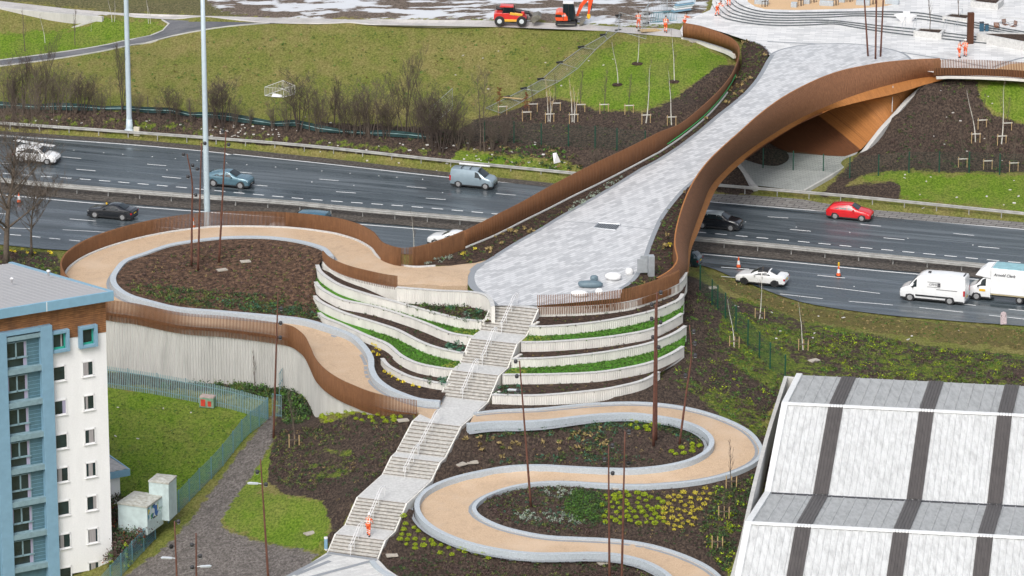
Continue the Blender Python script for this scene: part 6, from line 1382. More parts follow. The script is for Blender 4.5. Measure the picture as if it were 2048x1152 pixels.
mb = MB(); [mb.box((-.5+.13*k, -.89, 1.14+.02*k), (.08, .012, .2), rz=0) for k in range(4)]; mb.build('decal', MAT['whiteplastic'], t)
mb = MB(); mb.prism([(.95, .9), (1.2, .85), (1.75, 2.0), (2.4, 2.75), (2.3, 3.0), (2.05, 2.95), (1.35, 2.1)], .15, .42); mb.build('boom', MO, t, bevel=.04)
mb = MB(); mb.prism([(2.25, 2.98), (2.75, 3.05), (2.8, 2.8), (2.35, 1.05), (2.18, 1.1), (2.25, 2.4)], .17, .40); mb.build('arm', MO, t, bevel=.04)
for q_ in ([(1.1, .2, 1.1), (1.55, .2, 2.2)], [(1.9, .28, 3.05), (2.6, .28, 3.2)], [(2.75, .28, 2.9), (2.55, .28, 1.5)]): mb = MB(); mb.tube(q_, .055, 6); mb.build('hydraulic_ram', MAT['dark_steel'], t)
mb = MB(); mb.prism([(2.15, 1.1), (2.45, 1.1), (2.5, .75), (2.3, .55), (2.1, .75)], .1, .5); mb.build('quick_hitch', MAT['yellow'], t, bevel=.04)
mb = MB(); mb.prism([(1.35, .1), (1.6, .12), (2.0, .75), (1.85, .8), (1.45, .6)], -.85, .85); mb.build('dozer_blade', MG, t, bevel=.02)
# ================================================================== PEOPLE
def hivis(name, c):
    m, t, b, _, lk = nt(name); v = t.nodes.new('ShaderNodeTexCoord').outputs['Object']; sx = t.nodes.new('ShaderNodeSeparateXYZ'); lk.new(v, sx.inputs[0])
    msk = None
    for z0, z1 in ((.30, .36), (.44, .50), (1.02, 1.08), (1.18, 1.24)):
        q = math_(t, 'MULTIPLY', math_(t, 'GREATER_THAN', sx.outputs[2], z0), math_(t, 'LESS_THAN', sx.outputs[2], z1)); msk = q if msk is None else math_(t, 'MAXIMUM', msk, q)
    ax = math_(t, 'ABSOLUTE', sx.outputs[1]); q = math_(t, 'MULTIPLY', math_(t, 'MULTIPLY', math_(t, 'GREATER_THAN', ax, .08), math_(t, 'LESS_THAN', ax, .135)), math_(t, 'GREATER_THAN', sx.outputs[2], 1.1)); msk = math_(t, 'MAXIMUM', msk, q)
    n_ = noise(t, v, 8, 4); lk.new(mixc(t, msk, ramp(t, n_, [(.3, rgbmul(c, .8)), (.7, c)]), (.72, .72, .66)), b.inputs['Base Color']); b.inputs['Roughness'].default_value = .7; return m
MAT['hivis'] = hivis('orange_workwear', (.88, .13, .03)); MAT['skin'] = M('skin', (.50, .29, .21), .6, .08, 6, src='obj', big=0); MAT['boot'] = M('boots', (.03, .025, .02), .7, .2, 6, src='obj'); MAT['hat_w'] = M('white_helmet', (.8, .8, .8), .35, .03, 5, src='obj', big=0); MAT['hat_b'] = M('dark_helmet', (.03, .05, .09), .4, .05, 5, src='obj', big=0); MAT['hair'] = M('dark_hair', (.03, .02, .015), .7, .2, 9, src='obj'); MAT['eye'] = M('eyes', (.02, .02, .02), .3, .05, 5, src='obj')
def skinmesh(name, V, E, Rr, mat, parent, sub=1):
    me = bpy.data.meshes.new('skel'); me.from_pydata([tuple(v) for v in V], E, []); o = bpy.data.objects.new('skel', me); COL.objects.link(o)
    s = o.modifiers.new('skin', 'SKIN'); s.use_smooth_shade = True; s.branch_smoothing = .3
    for i, r in enumerate(Rr): me.skin_vertices[0].data[i].radius = (r, r) if not hasattr(r, '__len__') else r
    me.skin_vertices[0].data[0].use_root = True
    q = o.modifiers.new('sub', 'SUBSURF'); q.levels = sub; q.render_levels = sub
    dg = bpy.context.evaluated_depsgraph_get(); dg.update(); m2 = bpy.data.meshes.new_from_object(o.evaluated_get(dg)); bpy.data.objects.remove(o); bpy.data.meshes.remove(me)
    m2.materials.clear(); m2.materials.append(mat); m2.polygons.foreach_set('use_smooth', [True]*len(m2.polygons)); return link(name, m2, parent)
def person(loc, rz, label, lean=0.0, arms=((.30, .1), (.30, .1)), stride=.0, hat='hat_w', elbow=.4, head=0.0, scale=1.0):
    """faces local +x; lean tips the trunk forward from the hips; arms = (raise forward, spread) left, right"""
    t = thing('person', label, 'person', loc, rz, 'workers in orange'); hip = .92
    def tr(x, y, z):
        if z > hip: dx, dz = x, z-hip; return Vector((dx*math.cos(lean)+dz*math.sin(lean), y, hip+dz*math.cos(lean)-dx*math.sin(lean)))
        return Vector((x, y, z))
    V = [tr(0, 0, .95), tr(0, 0, 1.12), tr(.01, 0, 1.30), tr(0, 0, 1.43), tr(.01, 0, 1.52), tr(.02+head*.1, 0, 1.60), tr(.03+head*.15, 0, 1.68), tr(.02, 0, 1.735)]; E_ = [(i, i+1) for i in range(7)]; Rr = [(.15, .12), (.15, .11), (.17, .12), (.13, .10), .055, (.075, .085), (.08, .095), (.05, .06)]
    hands = []
    for sd_, (rs, sp), st_ in ((1, arms[0], stride), (-1, arms[1], -stride)):
        b0 = len(V); sh = tr(0, sd_*.19, 1.41); dn = Vector((math.sin(rs+lean*.5), sd_*math.sin(sp), -math.cos(rs+lean*.5))).normalized(); el = sh + dn*.29; d2 = Vector((math.sin(rs+elbow+lean*.5), sd_*math.sin(sp)*.3 - sd_*.12, -math.cos(rs+elbow+lean*.5))).normalized(); wr = el + d2*.26; ha = wr + d2*.08
        V += [sh, el, wr, ha]; E_ += [(3, b0), (b0, b0+1), (b0+1, b0+2), (b0+2, b0+3)]; Rr += [.062, .046, .030, (.042, .022)]; hands.append((wr, ha, d2, sd_))
        b0 = len(V); hp = Vector((0, sd_*.10, .90)); kn = Vector((st_*.5+.03+abs(st_)*.1, sd_*.11, .50)); an = Vector((st_, sd_*.12, .09)); to = an + Vector((.15, 0, -.045))
        V += [hp, kn, an, to]; E_ += [(0, b0), (b0, b0+1), (b0+1, b0+2), (b0+2, b0+3)]; Rr += [.088, .058, .042, (.045, .03)]
    body = skinmesh('body', V, E_, Rr, MAT['skin'], t)
    # clothes: same bones, a little fuller
    jb = [1, 2, 3]; Vj = [tr(0, 0, .93)] + [V[1], V[2], V[3]]; Ej = [(0, 1), (1, 2), (2, 3)]; Rj = [(.185, .145), (.18, .14), (.195, .15), (.15, .12)]
    for b0 in (8, 16):
        k = len(Vj); Vj += [V[b0], V[b0+1], V[b0+2]]; Ej += [(3, k), (k, k+1), (k+1, k+2)]; Rj += [.085, .068, .052]
    skinmesh('jacket', Vj, Ej, Rj, MAT['hivis'], t)
    Vt = [Vector((0, 0, .97))]; Et = []; Rt = [(.165, .13)]
    for b0 in (12, 20): k = len(Vt); Vt += [V[b0], V[b0+1], V[b0+2] + Vector((0, 0, .03))]; Et += [(0, k), (k, k+1), (k+1, k+2)]; Rt += [.105, .085, .072]
    skinmesh('trousers', Vt, Et, Rt, MAT['hivis'], t)
    for b0 in (12, 20):
        mb = MB(); a = V[b0+2]; mb.tube([a+Vector((-.07, 0, -.045)), a+Vector((.02, 0, -.035)), a+Vector((.18, 0, -.05)), a+Vector((.21, 0, -.06))], [.045, .055, .05, .03], 8); mb.build('boot', MAT['boot'], t, smooth=True)
    for wr, ha, d2, sd_ in hands:
        mb = MB(); up = Vector((0, 0, 1)); sx_ = d2.cross(up).normalized(); nn = sx_.cross(d2)
        for k, ln in zip((-1.5, -.5, .5, 1.5), (.062, .075, .07, .055)): p0 = ha + sx_*k*.019 + d2*.02; p1 = p0 + d2*ln*.55; p2 = p1 + (d2*.7 - nn*.7)*ln*.5; mb.tube([p0, p1, p2], [.0095, .009, .007], 6)
        p0 = wr + d2*.05 - sx_*sd_*.03; mb.tube([p0, p0 - sx_*sd_*.03 + d2*.03, p0 - sx_*sd_*.035 + d2*.06 - nn*.02], [.012, .011, .008], 6); mb.build('fingers', MAT['skin'], t, smooth=True)
    hc_ = (V[5]+V[6])/2; f_ = Vector((math.cos(lean), 0, -math.sin(lean))); u_ = Vector((math.sin(lean), 0, math.cos(lean)))
    mb = MB(); mb.tube([hc_+f_*.085+u_*.01, hc_+f_*.115-u_*.02], [.012, .016], 6); mb.build('nose', MAT['skin'], t, smooth=True)
    for y in (-.033, .033): mb = MB(); mb.lathe([(.004, -.01), (.011, 0), (.004, .01)], 8, tuple(hc_+f_*.088+u_*.03+Vector((0, y, 0)))); mb.build('eye', MAT['eye'], t)
    mb = MB(); mb.lathe([(.088, 0), (.092, .03)], 14); 
    h_ = MB(); h_.lathe([(.145, .0), (.135, .015), (.125, .03), (.118, .08), (.09, .125), (.045, .148)], 16)
    if hat:
        o = h_.build('helmet', MAT[hat], t, smooth=True, loc=hc_+u_*.055); o.rotation_euler = (0, lean, 0); o.scale = (1.0, .9, 1)
    else:
        h_ = MB(); h_.lathe([(.095, .0), (.105, .04), (.085, .10), (.04, .125)], 14); o = h_.build('hair', MAT['hair'], t, smooth=True, loc=hc_+u_*.02); o.rotation_euler = (0, lean, 0)
    t.scale = (scale,)*3
    return t
gz = lambda px, py, dz=.06: G(px, py) + Vector((0, 0, dz))
person(gz(1277, 58), 1.9, 'worker in orange standing on the grey path next to the upright fence panel', .08, ((.5, .25), (.2, .2)), .12, None, .9)
person(gz(1331, 66), 1.3, 'worker in orange in the middle of the three at the end of the grey path', .12, ((.2, .2), (.3, .2)), .10, None, .5)
person(W(1369, 58, 7.8), .3, 'worker in orange half hidden behind the end of the left parapet', .25, ((.9, .1), (.8, .1)), .08, None, .5)
person(W(1434, 31, 7.78), -.3, 'worker in orange bending over beside the plaza steps', .55, ((.7, .1), (.6, .1)), .16, None, .5)
person(W(1457, 12, 8.3), -1.2, 'worker in orange cut by the top edge above the plaza steps', .05, ((.1, .1), (.1, .1)), .1, None, .3)
person(W(1918, 115.5, 7.78), .5, 'worker in orange with a dark helmet, reading from a dark tablet on the plaza', .08, ((.7, .05), (.5, .05)), .06, 'hat_b', 1.0)
person(W(1930.5, 112.5, 7.78), -2.0, 'worker in orange with a white helmet, talking to the one with the dark helmet', .05, ((.3, .2), (.9, .15)), .05, 'hat_w', .7)
mb = MB(); mb.box((0, 0, 0), (.24, .17, .02)); tag(mb.build('tablet', MAT['black'], None, loc=W(1918, 115.5, 7.78)+Vector((.42, .12, 1.08)), rz=.5), 'dark tablet held by the worker with the dark helmet', 'tablet')
s_w = segs[5][2] + 1.75; pw = stA + sdir*s_w + sn*.55
person(Vector((pw.x, pw.y, R(-2.75)-.02)), math.atan2(-sdir.y, -sdir.x), 'worker in orange with a white helmet climbing the lowest flight of stairs', .20, ((.5, .1), (.25, .25)), .16, 'hat_w', .5, scale=1.03)
# ================================================================== WAREHOUSE
MAT['roof_sheet'] = None
def roofmat(name, c, var):
    m, t, b, _, lk = nt(name); v = coords(t, (1, .07, 1), rot=(0, 0, -.157)); n1 = noise(t, v, 3.2, 7, .72); n2 = noise(t, coords(t), 4, 5, .7); n3 = noise(t, coords(t), .25, 4)
    cc = ramp(t, n1, [(.33, rgbmul(c, 1-var)), (.55, c), (.75, rgbmul(c, 1.1))]); cc = mixc(t, ramp(t, n2, [(.54, (0, 0, 0)), (.75, (.45, .45, .45))]), cc, rgbmul(c, .6)); cc = mixc(t, math_(t, 'MULTIPLY', n3, .45), cc, rgbmul(c, .72))
    lk.new(cc, b.inputs['Base Color']); b.inputs['Roughness'].default_value = .6; return m
MAT['roof_lit_side'] = roofmat('lit_roof_sheet', (.64, .65, .64), .36); MAT['roof_shade_side'] = roofmat('shaded_grimy_roof', (.44, .45, .445), .4); MAT['rooflight'] = roofmat('dirty_rooflight', (.10, .09, .085), .35); MAT['flashing'] = M('white_flashing', (.80, .81, .80), .45, .08, 3)  # light and shade of the roof slopes put into two sheet colours
MAT['render_wall'] = concrete('warehouse_wall', (.42, .42, .40), .3)
wr1 = W(1575, 808, 4); wd = Vector((-.155, -.988, 0)).normalized(); we = Vector((.9878, -.1555, 0)).normalized()
wh = thing('warehouse', 'large warehouse with a ribbed grey and white zigzag roof and dark rooflight bands', 'warehouse', Vector((wr1.x, wr1.y, -4)))
def wp(s, e, z): return Vector((wr1.x, wr1.y, z)) + wd*s + we*e
prof = [(-12.8, 2.2), (0, 4), (13.2, 1.1), (27.8, 4), (41, 1.1), (55, 4)]
WE = 60.0; Y0s = [5.1, 18.3, 29.6, 41, 52.5]
# rooflight bands from the photo: left edges measured along the ridge
rl_px = [((1656, 816), (1682, 818)), ((1838, 824), (1864, 826)), ((1994, 832), (2020, 834))]
bands = []
for (a, b_) in rl_px: bands.append(((W(*a, 4)-wr1).dot(we), (W(*b_, 4)-wr1).dot(we)))
d0 = bands[1][0]-bands[0][0]; wdt = bands[0][1]-bands[0][0]
while bands[-1][1] + d0*.86 < WE: bands.append((bands[-1][0]+d0*.86, bands[-1][0]+d0*.86+wdt))
for i in range(5):
    (s0, z0), (s1, z1) = prof[i], prof[i+1]; tilt = z1 < z0; mt = MAT['roof_lit_side'] if tilt else MAT['roof_shade_side']
    L = (Vector((s1-s0, 0, z1-z0))).length; mb = MB(); e = 0.0
    # profiled sheet: crowns as real ribs
    per = .5 if tilt else .95; V = []; xs_ = []; e = 0
    while e < WE: xs_ += [(e, 0), (e+.04, .05), (e+.09, .05), (e+.13, 0)]; e += per
    for s, z in ((s0, z0), (s1, z1)): V += [tuple(wp(s, q, z+h)) for q, h in xs_]
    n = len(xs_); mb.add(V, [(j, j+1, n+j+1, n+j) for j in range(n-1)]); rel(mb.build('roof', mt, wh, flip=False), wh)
    for (a, b_) in bands:
        V = []; xs2 = []; q = a
        while q < b_: xs2 += [(q, .03), (q+.12, .03), (q+.14, .075), (q+.2, .075), (q+.22, .03)]; q += .24
        mrg = .12/ L
        for f in (mrg, 1-mrg): V += [tuple(wp(s0+(s1-s0)*f, q_, z0+(z1-z0)*f+h+.06)) for q_, h in xs2]
        n = len(xs2); mb = MB(); mb.add(V, [(j, j+1, n+j+1, n+j) for j in range(n-1)]); rel(mb.build('rooflight', MAT['rooflight'], wh, flip=False), wh)
for s, z in ((0, 4), (27.8, 4)): rel(bar('ridge_cap', [wp(s, e_, z+.10) for e_ in np.linspace(-.1, WE, 12)], .55, .08, MAT['flashing'], wh), wh)
for s, z in ((13.2, 1.1), (41, 1.1)): rel(bar('gutter', [wp(s, e_, z+.07) for e_ in np.linspace(-.1, WE, 12)], .35, .05, MAT['dark_steel'], wh), wh)
rel(bar('verge_flashing', [wp(s, -.22, z+.16) for s, z in prof], .5, .5, MAT['flashing'], wh), wh)
mb = MB(); V = [tuple(wp(s, -.05, z-.05)) for s, z in prof] + [tuple(wp(s, -.05, -6)) for s, z in prof]; n = len(prof); mb.add(V, [(i, i+1, n+i+1, n+i) for i in range(n-1)])
V = [tuple(wp(prof[0][0]+.1, q, z)) for q, z in ((-.05, 2.15), (WE, 2.15), (WE, -6), (-.05, -6))]; mb.add(V, [(0, 1, 2, 3)]); rel(mb.build('wall', MAT['render_wall'], wh), wh)
# parapet wall standing clear of the gable
pts = [(W(1572, 752, 2.6)), (W(1560, 790, 2.6)), (W(1532, 880, 2.6)), (W(1505, 985, 2.6)), (W(1483, 1085, 2.6)), (W(1465, 1152, 2.6)), (W(1440, 1250, 2.6))]
tag(bar('boundary_wall', cat(pts, 3), .32, 6, MAT['concrete2']), 'grey concrete side wall running along the left flank of the warehouse', 'wall')
tag(bar('boundary_wall', [W(1573, 753, 2.58), W(1598, 756, 2.58)], .3, 5, MAT['concrete2']), 'short pale end wall at the far left corner of the warehouse', 'wall')
# ================================================================== APARTMENT BLOCK
E1 = Vector((-.872, -.4897, 0)).normalized(); E2 = Vector((-.4897, .872, 0)).normalized(); ZR = 17.75
O0 = W(210, 600, 16.9); O0.z = 0
def FP(px, py, off=0.0):
    u = (px-1024)/F; v = (py-576)/F; dr = Vector((u, CP - v*SP, -SP - v*CP)); c0 = Vector((0, 0, HC)); oo = O0 - E2*off
    k = (oo - c0).dot(E2)/dr.dot(E2); p = c0 + dr*k; return (p-oo).dot(E1), p.z
ap = thing('apartment_block', 'tall white apartment block with a blue window bay and brown boarded top storey', 'building', Vector((O0.x, O0.y, -5)))
def ab(s, dpt, z): q = O0 + E1*s - E2*dpt; return Vector((q.x, q.y, z))   # dpt: out of the facade
def abox(name, s0, s1, d0, d1, z0, z1, mat, parent=None, bevel=0):
    mb = MB(); V = [tuple(ab(s, d_, z)) for z in (z0, z1) for s, d_ in ((s0, d0), (s1, d0), (s1, d1), (s0, d1))]; mb.add(V, [(0, 1, 2, 3), (4, 5, 6, 7), (0, 1, 5, 4), (1, 2, 6, 5), (2, 3, 7, 6), (3, 0, 4, 7)])
    o = mb.build(name, mat, parent or ap, bevel=bevel)
    if parent is None: rel(o, ap)
    return o
MAT['render'] = concrete('white_render', (.83, .83, .83), .06)
m, t, b, _, lk = nt('brown_boards'); v = coords(t); sx = t.nodes.new('ShaderNodeSeparateXYZ'); lk.new(v, sx.inputs[0]); rows_ = math_(t, 'FRACT', math_(t, 'MULTIPLY', sx.outputs[2], 6.5)); n1 = noise(t, coords(t, (.8, .8, 6)), 1.6, 5); n2 = noise(t, coords(t, (1, 1, .35)), 1.2, 4)
cc = ramp(t, n1, [(.3, (.16, .062, .022)), (.7, (.42, .19, .07))]); cc = mixc(t, ramp(t, n2, [(.45, (0, 0, 0)), (.7, (.7, .7, .7))]), cc, (.11, .05, .025)); cc = mixc(t, math_(t, 'LESS_THAN', rows_, .12), cc, (.06, .028, .012)); lk.new(cc, b.inputs['Base Color']); b.inputs['Roughness'].default_value = .75; MAT['boards'] = m
MAT['bluepanel'] = M('blue_panel', (.215, .375, .50), .45, .06, 2, big=.3); MAT['bluedark'] = M('grey_blue_panel', (.085, .175, .215), .55, .12, 3); MAT['blueslab'] = M('blue_grey_slab', (.22, .33, .37), .6, .15, 3); MAT['fascia'] = M('blue_fascia', (.22, .40, .53), .4, .06, 2)
MAT['wframe'] = M('window_frame_white', (.80, .80, .80), .4, .04, 5, big=0); MAT['wgreen'] = M('window_frame_green', (.03, .36, .26), .4, .06, 5, big=0); MAT['wglass'] = M('window_glass', (.02, .035, .04), .07, .3, .8, spec=.8, big=0); MAT['curtain'] = M('curtain', (.36, .34, .34), .8, .25, 8, stretch=(6, 6, .2)); MAT['curtain2'] = M('lilac_curtain', (.36, .34, .46), .8, .25, 8, stretch=(6, 6, .2))
ZB = -5; DEPTH = 18.5
zc_ = FP(210, 664)[1]
abox('wall', 0, 20, -DEPTH, 0, ZB, zc_, MAT['render'])
mb = MB(); V = [tuple(ab(s, d_, z)) for s in (-.012, 20) for d_, z in ((.04, zc_), (.04, ZR-.45), (-DEPTH, ZR-3.3), (-DEPTH, zc_-.01 if False else zc_))]; mb.add(V, [(0, 1, 2, 3), (7, 6, 5, 4), (0, 1, 5, 4), (1, 2, 6, 5), (2, 3, 7, 6), (3, 0, 4, 7)]); rel(mb.build('cladding', MAT['boards'], ap), ap)
# monopitch roof with fascia
zb_ = ZR - 3.0; ov = .25
mb = MB(); ns = 38; V = []
for d_, z in ((.75, ZR), (-DEPTH-.4, zb_)):
    for k in range(ns*4): q = -ov + .12 + (21-(-ov))*(k//4)/ns; V.append(tuple(ab(q + (0, .06, .12, .18)[k % 4], d_, z + (.0, .03, .03, 0)[k % 4])))
n = ns*4; mb.add(V, [(j, j+1, n+j+1, n+j) for j in range(n-1)]); rel(mb.build('roof', M('roof_sheet_pale', (.40, .395, .40), .5, .03, 3, big=.1), ap, flip=False), ap)
abox('fascia', -ov-.12, 21, .68, .86, ZR-.72, ZR+.05, MAT['fascia'], bevel=.02)
mb = MB(); V = [tuple(ab(-ov-.12+w, d_, z)) for w in (0, .34) for d_, z in ((.68, ZR+.05), (-DEPTH-.5, zb_+.07), (-DEPTH-.5, zb_-.5), (.68, ZR-.7))]; mb.add(V, [(0, 1, 2, 3), (4, 5, 6, 7), (0, 1, 5, 4), (1, 2, 6, 5), (2, 3, 7, 6), (3, 0, 4, 7)]); rel(mb.build('fascia', MAT['fascia'], ap), ap)
s_, z_ = FP(93, 598, .86); abox('joint_strip', s_-.03, s_+.03, .86, .875, ZR-.72, ZR+.04, MAT['flashing'])
for px, py in ((24, 566), (97, 551)):
    zz = ZR-1.2; q = W(px, py, zz); mb = MB(); mb.lathe([(.09, 0), (.09, .3), (.16, .32), (.16, .42), (.05, .47)], 10, tuple(q)); rel(mb.build('roof_vent', MAT['whiteplastic'], ap, smooth=True), ap)
def window(s0, s1, z0, z1, fm, d=.0, fr=.09, curt=None, rev=.12, top=False):
    w_ = MB()
    for a in ((s0, s0+fr, z0, z1), (s1-fr, s1, z0, z1), (s0, s1, z0, z0+fr), (s0, s1, z1-fr, z1)):
        V = [tuple(ab(s, q, z)) for z in a[2:] for s, q in ((a[0], d+.01), (a[1], d+.01), (a[1], d+.06), (a[0], d+.06))]; w_.add(V, [(0, 1, 2, 3), (4, 5, 6, 7), (0, 1, 5, 4), (1, 2, 6, 5), (2, 3, 7, 6), (3, 0, 4, 7)])
    o = rel(w_.build('window', fm, ap), ap)
    g_ = MB(); g_.add([tuple(ab(s, d+.018, z)) for s, z in ((s0+fr, z0+fr), (s1-fr, z0+fr), (s1-fr, z1-fr), (s0+fr, z1-fr))], [(0, 1, 2, 3)]); g_.build('pane', MAT['wglass'], o)
    if curt:
        a, b_, mt = curt; g_ = MB(); sa_, sb_ = s0+fr+(s1-s0-2*fr)*a, s0+fr+(s1-s0-2*fr)*b_; g_.add([tuple(ab(s, d+.026, z)) for s, z in ((sa_, z0+fr), (sb_, z0+fr), (sb_, z1-fr), (sa_, z1-fr))], [(0, 1, 2, 3)]); g_.build('curtain', mt, o)
    g_ = MB(); V = [tuple(ab(s, q, z)) for z in (z0-.06, z0) for s, q in ((s0-.05, d), (s1+.05, d), (s1+.05, d+.13), (s0-.05, d+.13))]; g_.add(V, [(0, 1, 2, 3), (4, 5, 6, 7), (0, 1, 5, 4), (1, 2, 6, 5), (2, 3, 7, 6), (3, 0, 4, 7)]); g_.build('sill', fm, o)
sR0 = FP(187, 737)[0]; sR1 = FP(164, 741)[0]; sL0 = FP(131, 745)[0]; sL1 = FP(105, 748)[0]
cs = [(.45, .95, 'curtain'), (.6, .85, 'curtain'), (.1, .6, 'curtain'), (.3, .75, 'curtain'), (0, .35, 'curtain'), (.2, .9, 'curtain'), (.3, .8, 'curtain'), (.2, .5, 'curtain')]
zrow = [FP(175, y)[1] for y in (737, 805, 873, 940, 1007, 1073, 1140)]; zrow.append(zrow[-1]-2.7)
for i, zc in enumerate(zrow):
    window(sR0, sR1, zc-.62, zc+.62, MAT['wframe'], curt=(cs[i][0], cs[i][1], MAT['curtain']))
    window(sL0, sL1, zc-.62, zc+.62, MAT['wframe'], curt=((.0, .3, MAT['curtain2']) if i == 1 else (.55, .9, MAT['curtain']) if i % 2 else None))
zt_ = zrow[0]+2.68
for s0, s1 in ((sR0, sR1), (sL0, sL1)):
    window(s0, s1, zt_-.62, zt_+.6, MAT['wgreen'], d=.05, fr=.11, curt=(.15, .3, MAT['curtain']) if s0 == sL0 else None)
    for a in ((s0-.28, s0, zt_-.9, zt_+.88), (s1, s1+.28, zt_-.9, zt_+.88), (s0, s1, zt_-.9, zt_-.64), (s0, s1, zt_+.62, zt_+.88)): abox('window_surround', a[0], a[1], .04, .42, a[2], a[3], MAT['bluepanel'], bevel=.03)
# blue bay
p0 = FP(108, 760, .55)[0]; p1 = FP(85, 764, .55)[0]; q0 = FP(17, 780, .55)[0]; q1 = q0+1.0
zt2 = FP(97, 652, .55)[1]
abox('pilaster', p0, p1, 0, .55, ZB, zt2, MAT['bluepanel'], bevel=.02); abox('pilaster', q0, q1, 0, .55, ZB, zt2+.0, MAT['bluepanel'], bevel=.02)
abox('bay_top', p1, q0, 0, .5, zt2-.32, zt2-.02, MAT['bluepanel']); abox('bay_back', p1, q0, .045, .06, ZB, zt2-.3, MAT['bluedark']); abox('bay_back', q1, 20, .045, .06, ZB, zt2-.3, MAT['bluedark'])
zs = FP(50, 740, .4)[1]; n = 0
sw0 = p1 + (q0-p1)*.36
while zs > ZB+1:
    abox('slab', p1, q0, .06, .48, zs-.22, zs+.20, MAT['blueslab'])
    z0, z1 = zs+.24, zs+2.26
    if n > -1:
        for a, b_ in ((sw0, sw0+(q0-sw0)*.5), (sw0+(q0-sw0)*.5, q0)):
            window(a, b_, z0+.75, z1+.0, MAT['blueslab'], d=.06, fr=.06, curt=((.0, .22, MAT['curtain2']) if a == sw0 else ((.75, .98, MAT['curtain2']) if n % 2 else None)))
        window(sw0, q0, z0, z0+.75, MAT['blueslab'], d=.06, fr=.05, curt=(.0, .16, MAT['curtain2']))
        for k in range(6): abox('board_line', p1, sw0, .06, .072, z0+.3*k+.15, z0+.3*k+.17, MAT['bluepanel'])
    zs -= 2.69; n += 1
# floor above (top storey of the bay)
zs = FP(50, 740, .4)[1]+2.69
abox('slab', p1, q0, .06, .44, zs-.22, zs+.12, MAT['blueslab'])
mb = MB(); lz = FP(113, 1120)[1]; mb.box((0, 0, 0), (.3, .18, .26)); o = mb.build('wall_lamp', MAT['lamp'], ap, bevel=.02); o.location = ab(FP(112, 1118)[0], .12, lz) - ap.location; o.rotation_euler = (0, 0, math.atan2(E1.y, E1.x))
# annexe
an0 = G(241, 1004); an = thing('annexe', 'low white annexe with a blue-edged roof beside the apartment block', 'building', an0)
def bx(t, name, mat, s0, s1, d0, d1, z0, z1, bevel=0, dz=0):
    mb = MB(); V = [tuple(E1*s - E2*d_ + Vector((0, 0, z + (dz if (d_ == d0) else 0)))) for z in (z0, z1) for s, d_ in ((s0, d0), (s1, d0), (s1, d1), (s0, d1))]; mb.add(V, [(0, 1, 2, 3), (4, 5, 6, 7), (0, 1, 5, 4), (1, 2, 6, 5), (2, 3, 7, 6), (3, 0, 4, 7)]); return mb.build(name, mat, t, bevel=bevel)
bx(an, 'wall', MAT['render'], 0, 6, -7, 0, -1, 2.35); bx(an, 'fascia', MAT['fascia'], -.7, 6.5, .3, .5, 2.3, 2.85); bx(an, 'fascia', MAT['fascia'], -.72, -.6, -7, .3, 2.3, 2.85)
mb = MB(); V = []; 
for d_, z in ((.4, 2.86), (-7, 2.6)):
    for k in range(40): V.append(tuple(E1*(-.6 + k*.18) - E2*d_ + Vector((0, 0, z + (.05 if k % 4 in (1, 2) else 0)))))
mb.add(V, [(j, j+1, 41+j, 40+j) for j in range(39)]); mb.build('roof', M('annexe_roof', (.46, .44, .42), .6, .2, 3), an, flip=False)
# utility cabinets behind the teal fence
MAT['grp'] = M('cabinet_paint', (.50, .60, .60), .5, .12, 2); MAT['mossy'] = M('mossy_lid', (.30, .29, .24), .85, .4, 3, c2=(.56, .57, .53))
def cabinet(name, lab, q, z, h, mat):
    P = [W(a, b_, z) for a, b_ in q]; c_ = sum(P, Vector())/4; t = thing(name, lab, 'cabinet', Vector((c_.x, c_.y, z-h)))
    n = 4; I = [p*.985 + c_*.015 for p in P]; mb = MB(); mb.add([(p.x, p.y, z-.12) for p in I] + [(p.x, p.y, z-h) for p in I], [(i, (i+1) % 4, 4+(i+1) % 4, 4+i) for i in range(4)]); rel(mb.build('body', mat, t), t)
    O = [p*1.03 - c_*.03 for p in P]; mb = MB(); mb.add([(p.x, p.y, z) for p in O] + [(p.x, p.y, z-.13) for p in O] + [(c_.x, c_.y, z+.08)], [(0, 1, 8), (1, 2, 8), (2, 3, 8), (3, 0, 8), (4, 5, 6, 7)] + [(i, (i+1) % 4, 4+(i+1) % 4, 4+i) for i in range(4)]); rel(mb.build('lid', MAT['mossy'], t), t)
    return t, P
cabinet('utility_cabinet', 'taller pale green utility cabinet behind the teal fence', [(297, 961), (314, 947), (353, 951), (337, 966)], R(-3.7)+2.9, 3.2, MAT['grp'])
m, t_, b, _, lk = nt('sprayed_paint'); v = coords(t_, src='pos'); vo = t_.nodes.new('ShaderNodeTexVoronoi'); vo.inputs['Scale'].default_value = 2.6; lk.new(v, vo.inputs[0]); sx = t_.nodes.new('ShaderNodeSeparateColor'); lk.new(vo.outputs['Color'], sx.inputs[0])
cc = ramp(t_, sx.outputs[0], [(0, (.02, .10, .32)), (.22, (.05, .28, .42)), (.4, (.55, .62, .62)), (.58, (.62, .5, .05)), (.72, (.04, .22, .08)), (.9, (.01, .015, .05))]); t_.nodes[cc.node.name].color_ramp.interpolation = 'CONSTANT'
lk.new(mixc(t_, math_(t_, 'GREATER_THAN', noise(t_, v, 1.1, 4), .44), (.52, .62, .63), cc), b.inputs['Base Color']); MAT['graffiti'] = m
cb_, P = cabinet('utility_cabinet', 'lower wide utility cabinet with a mossy lid and sprayed paint on its right side', [(235, 1005), (269, 982), (326, 990), (294, 1013)], R(-3.9)+1.9, 2.4, MAT['grp'])
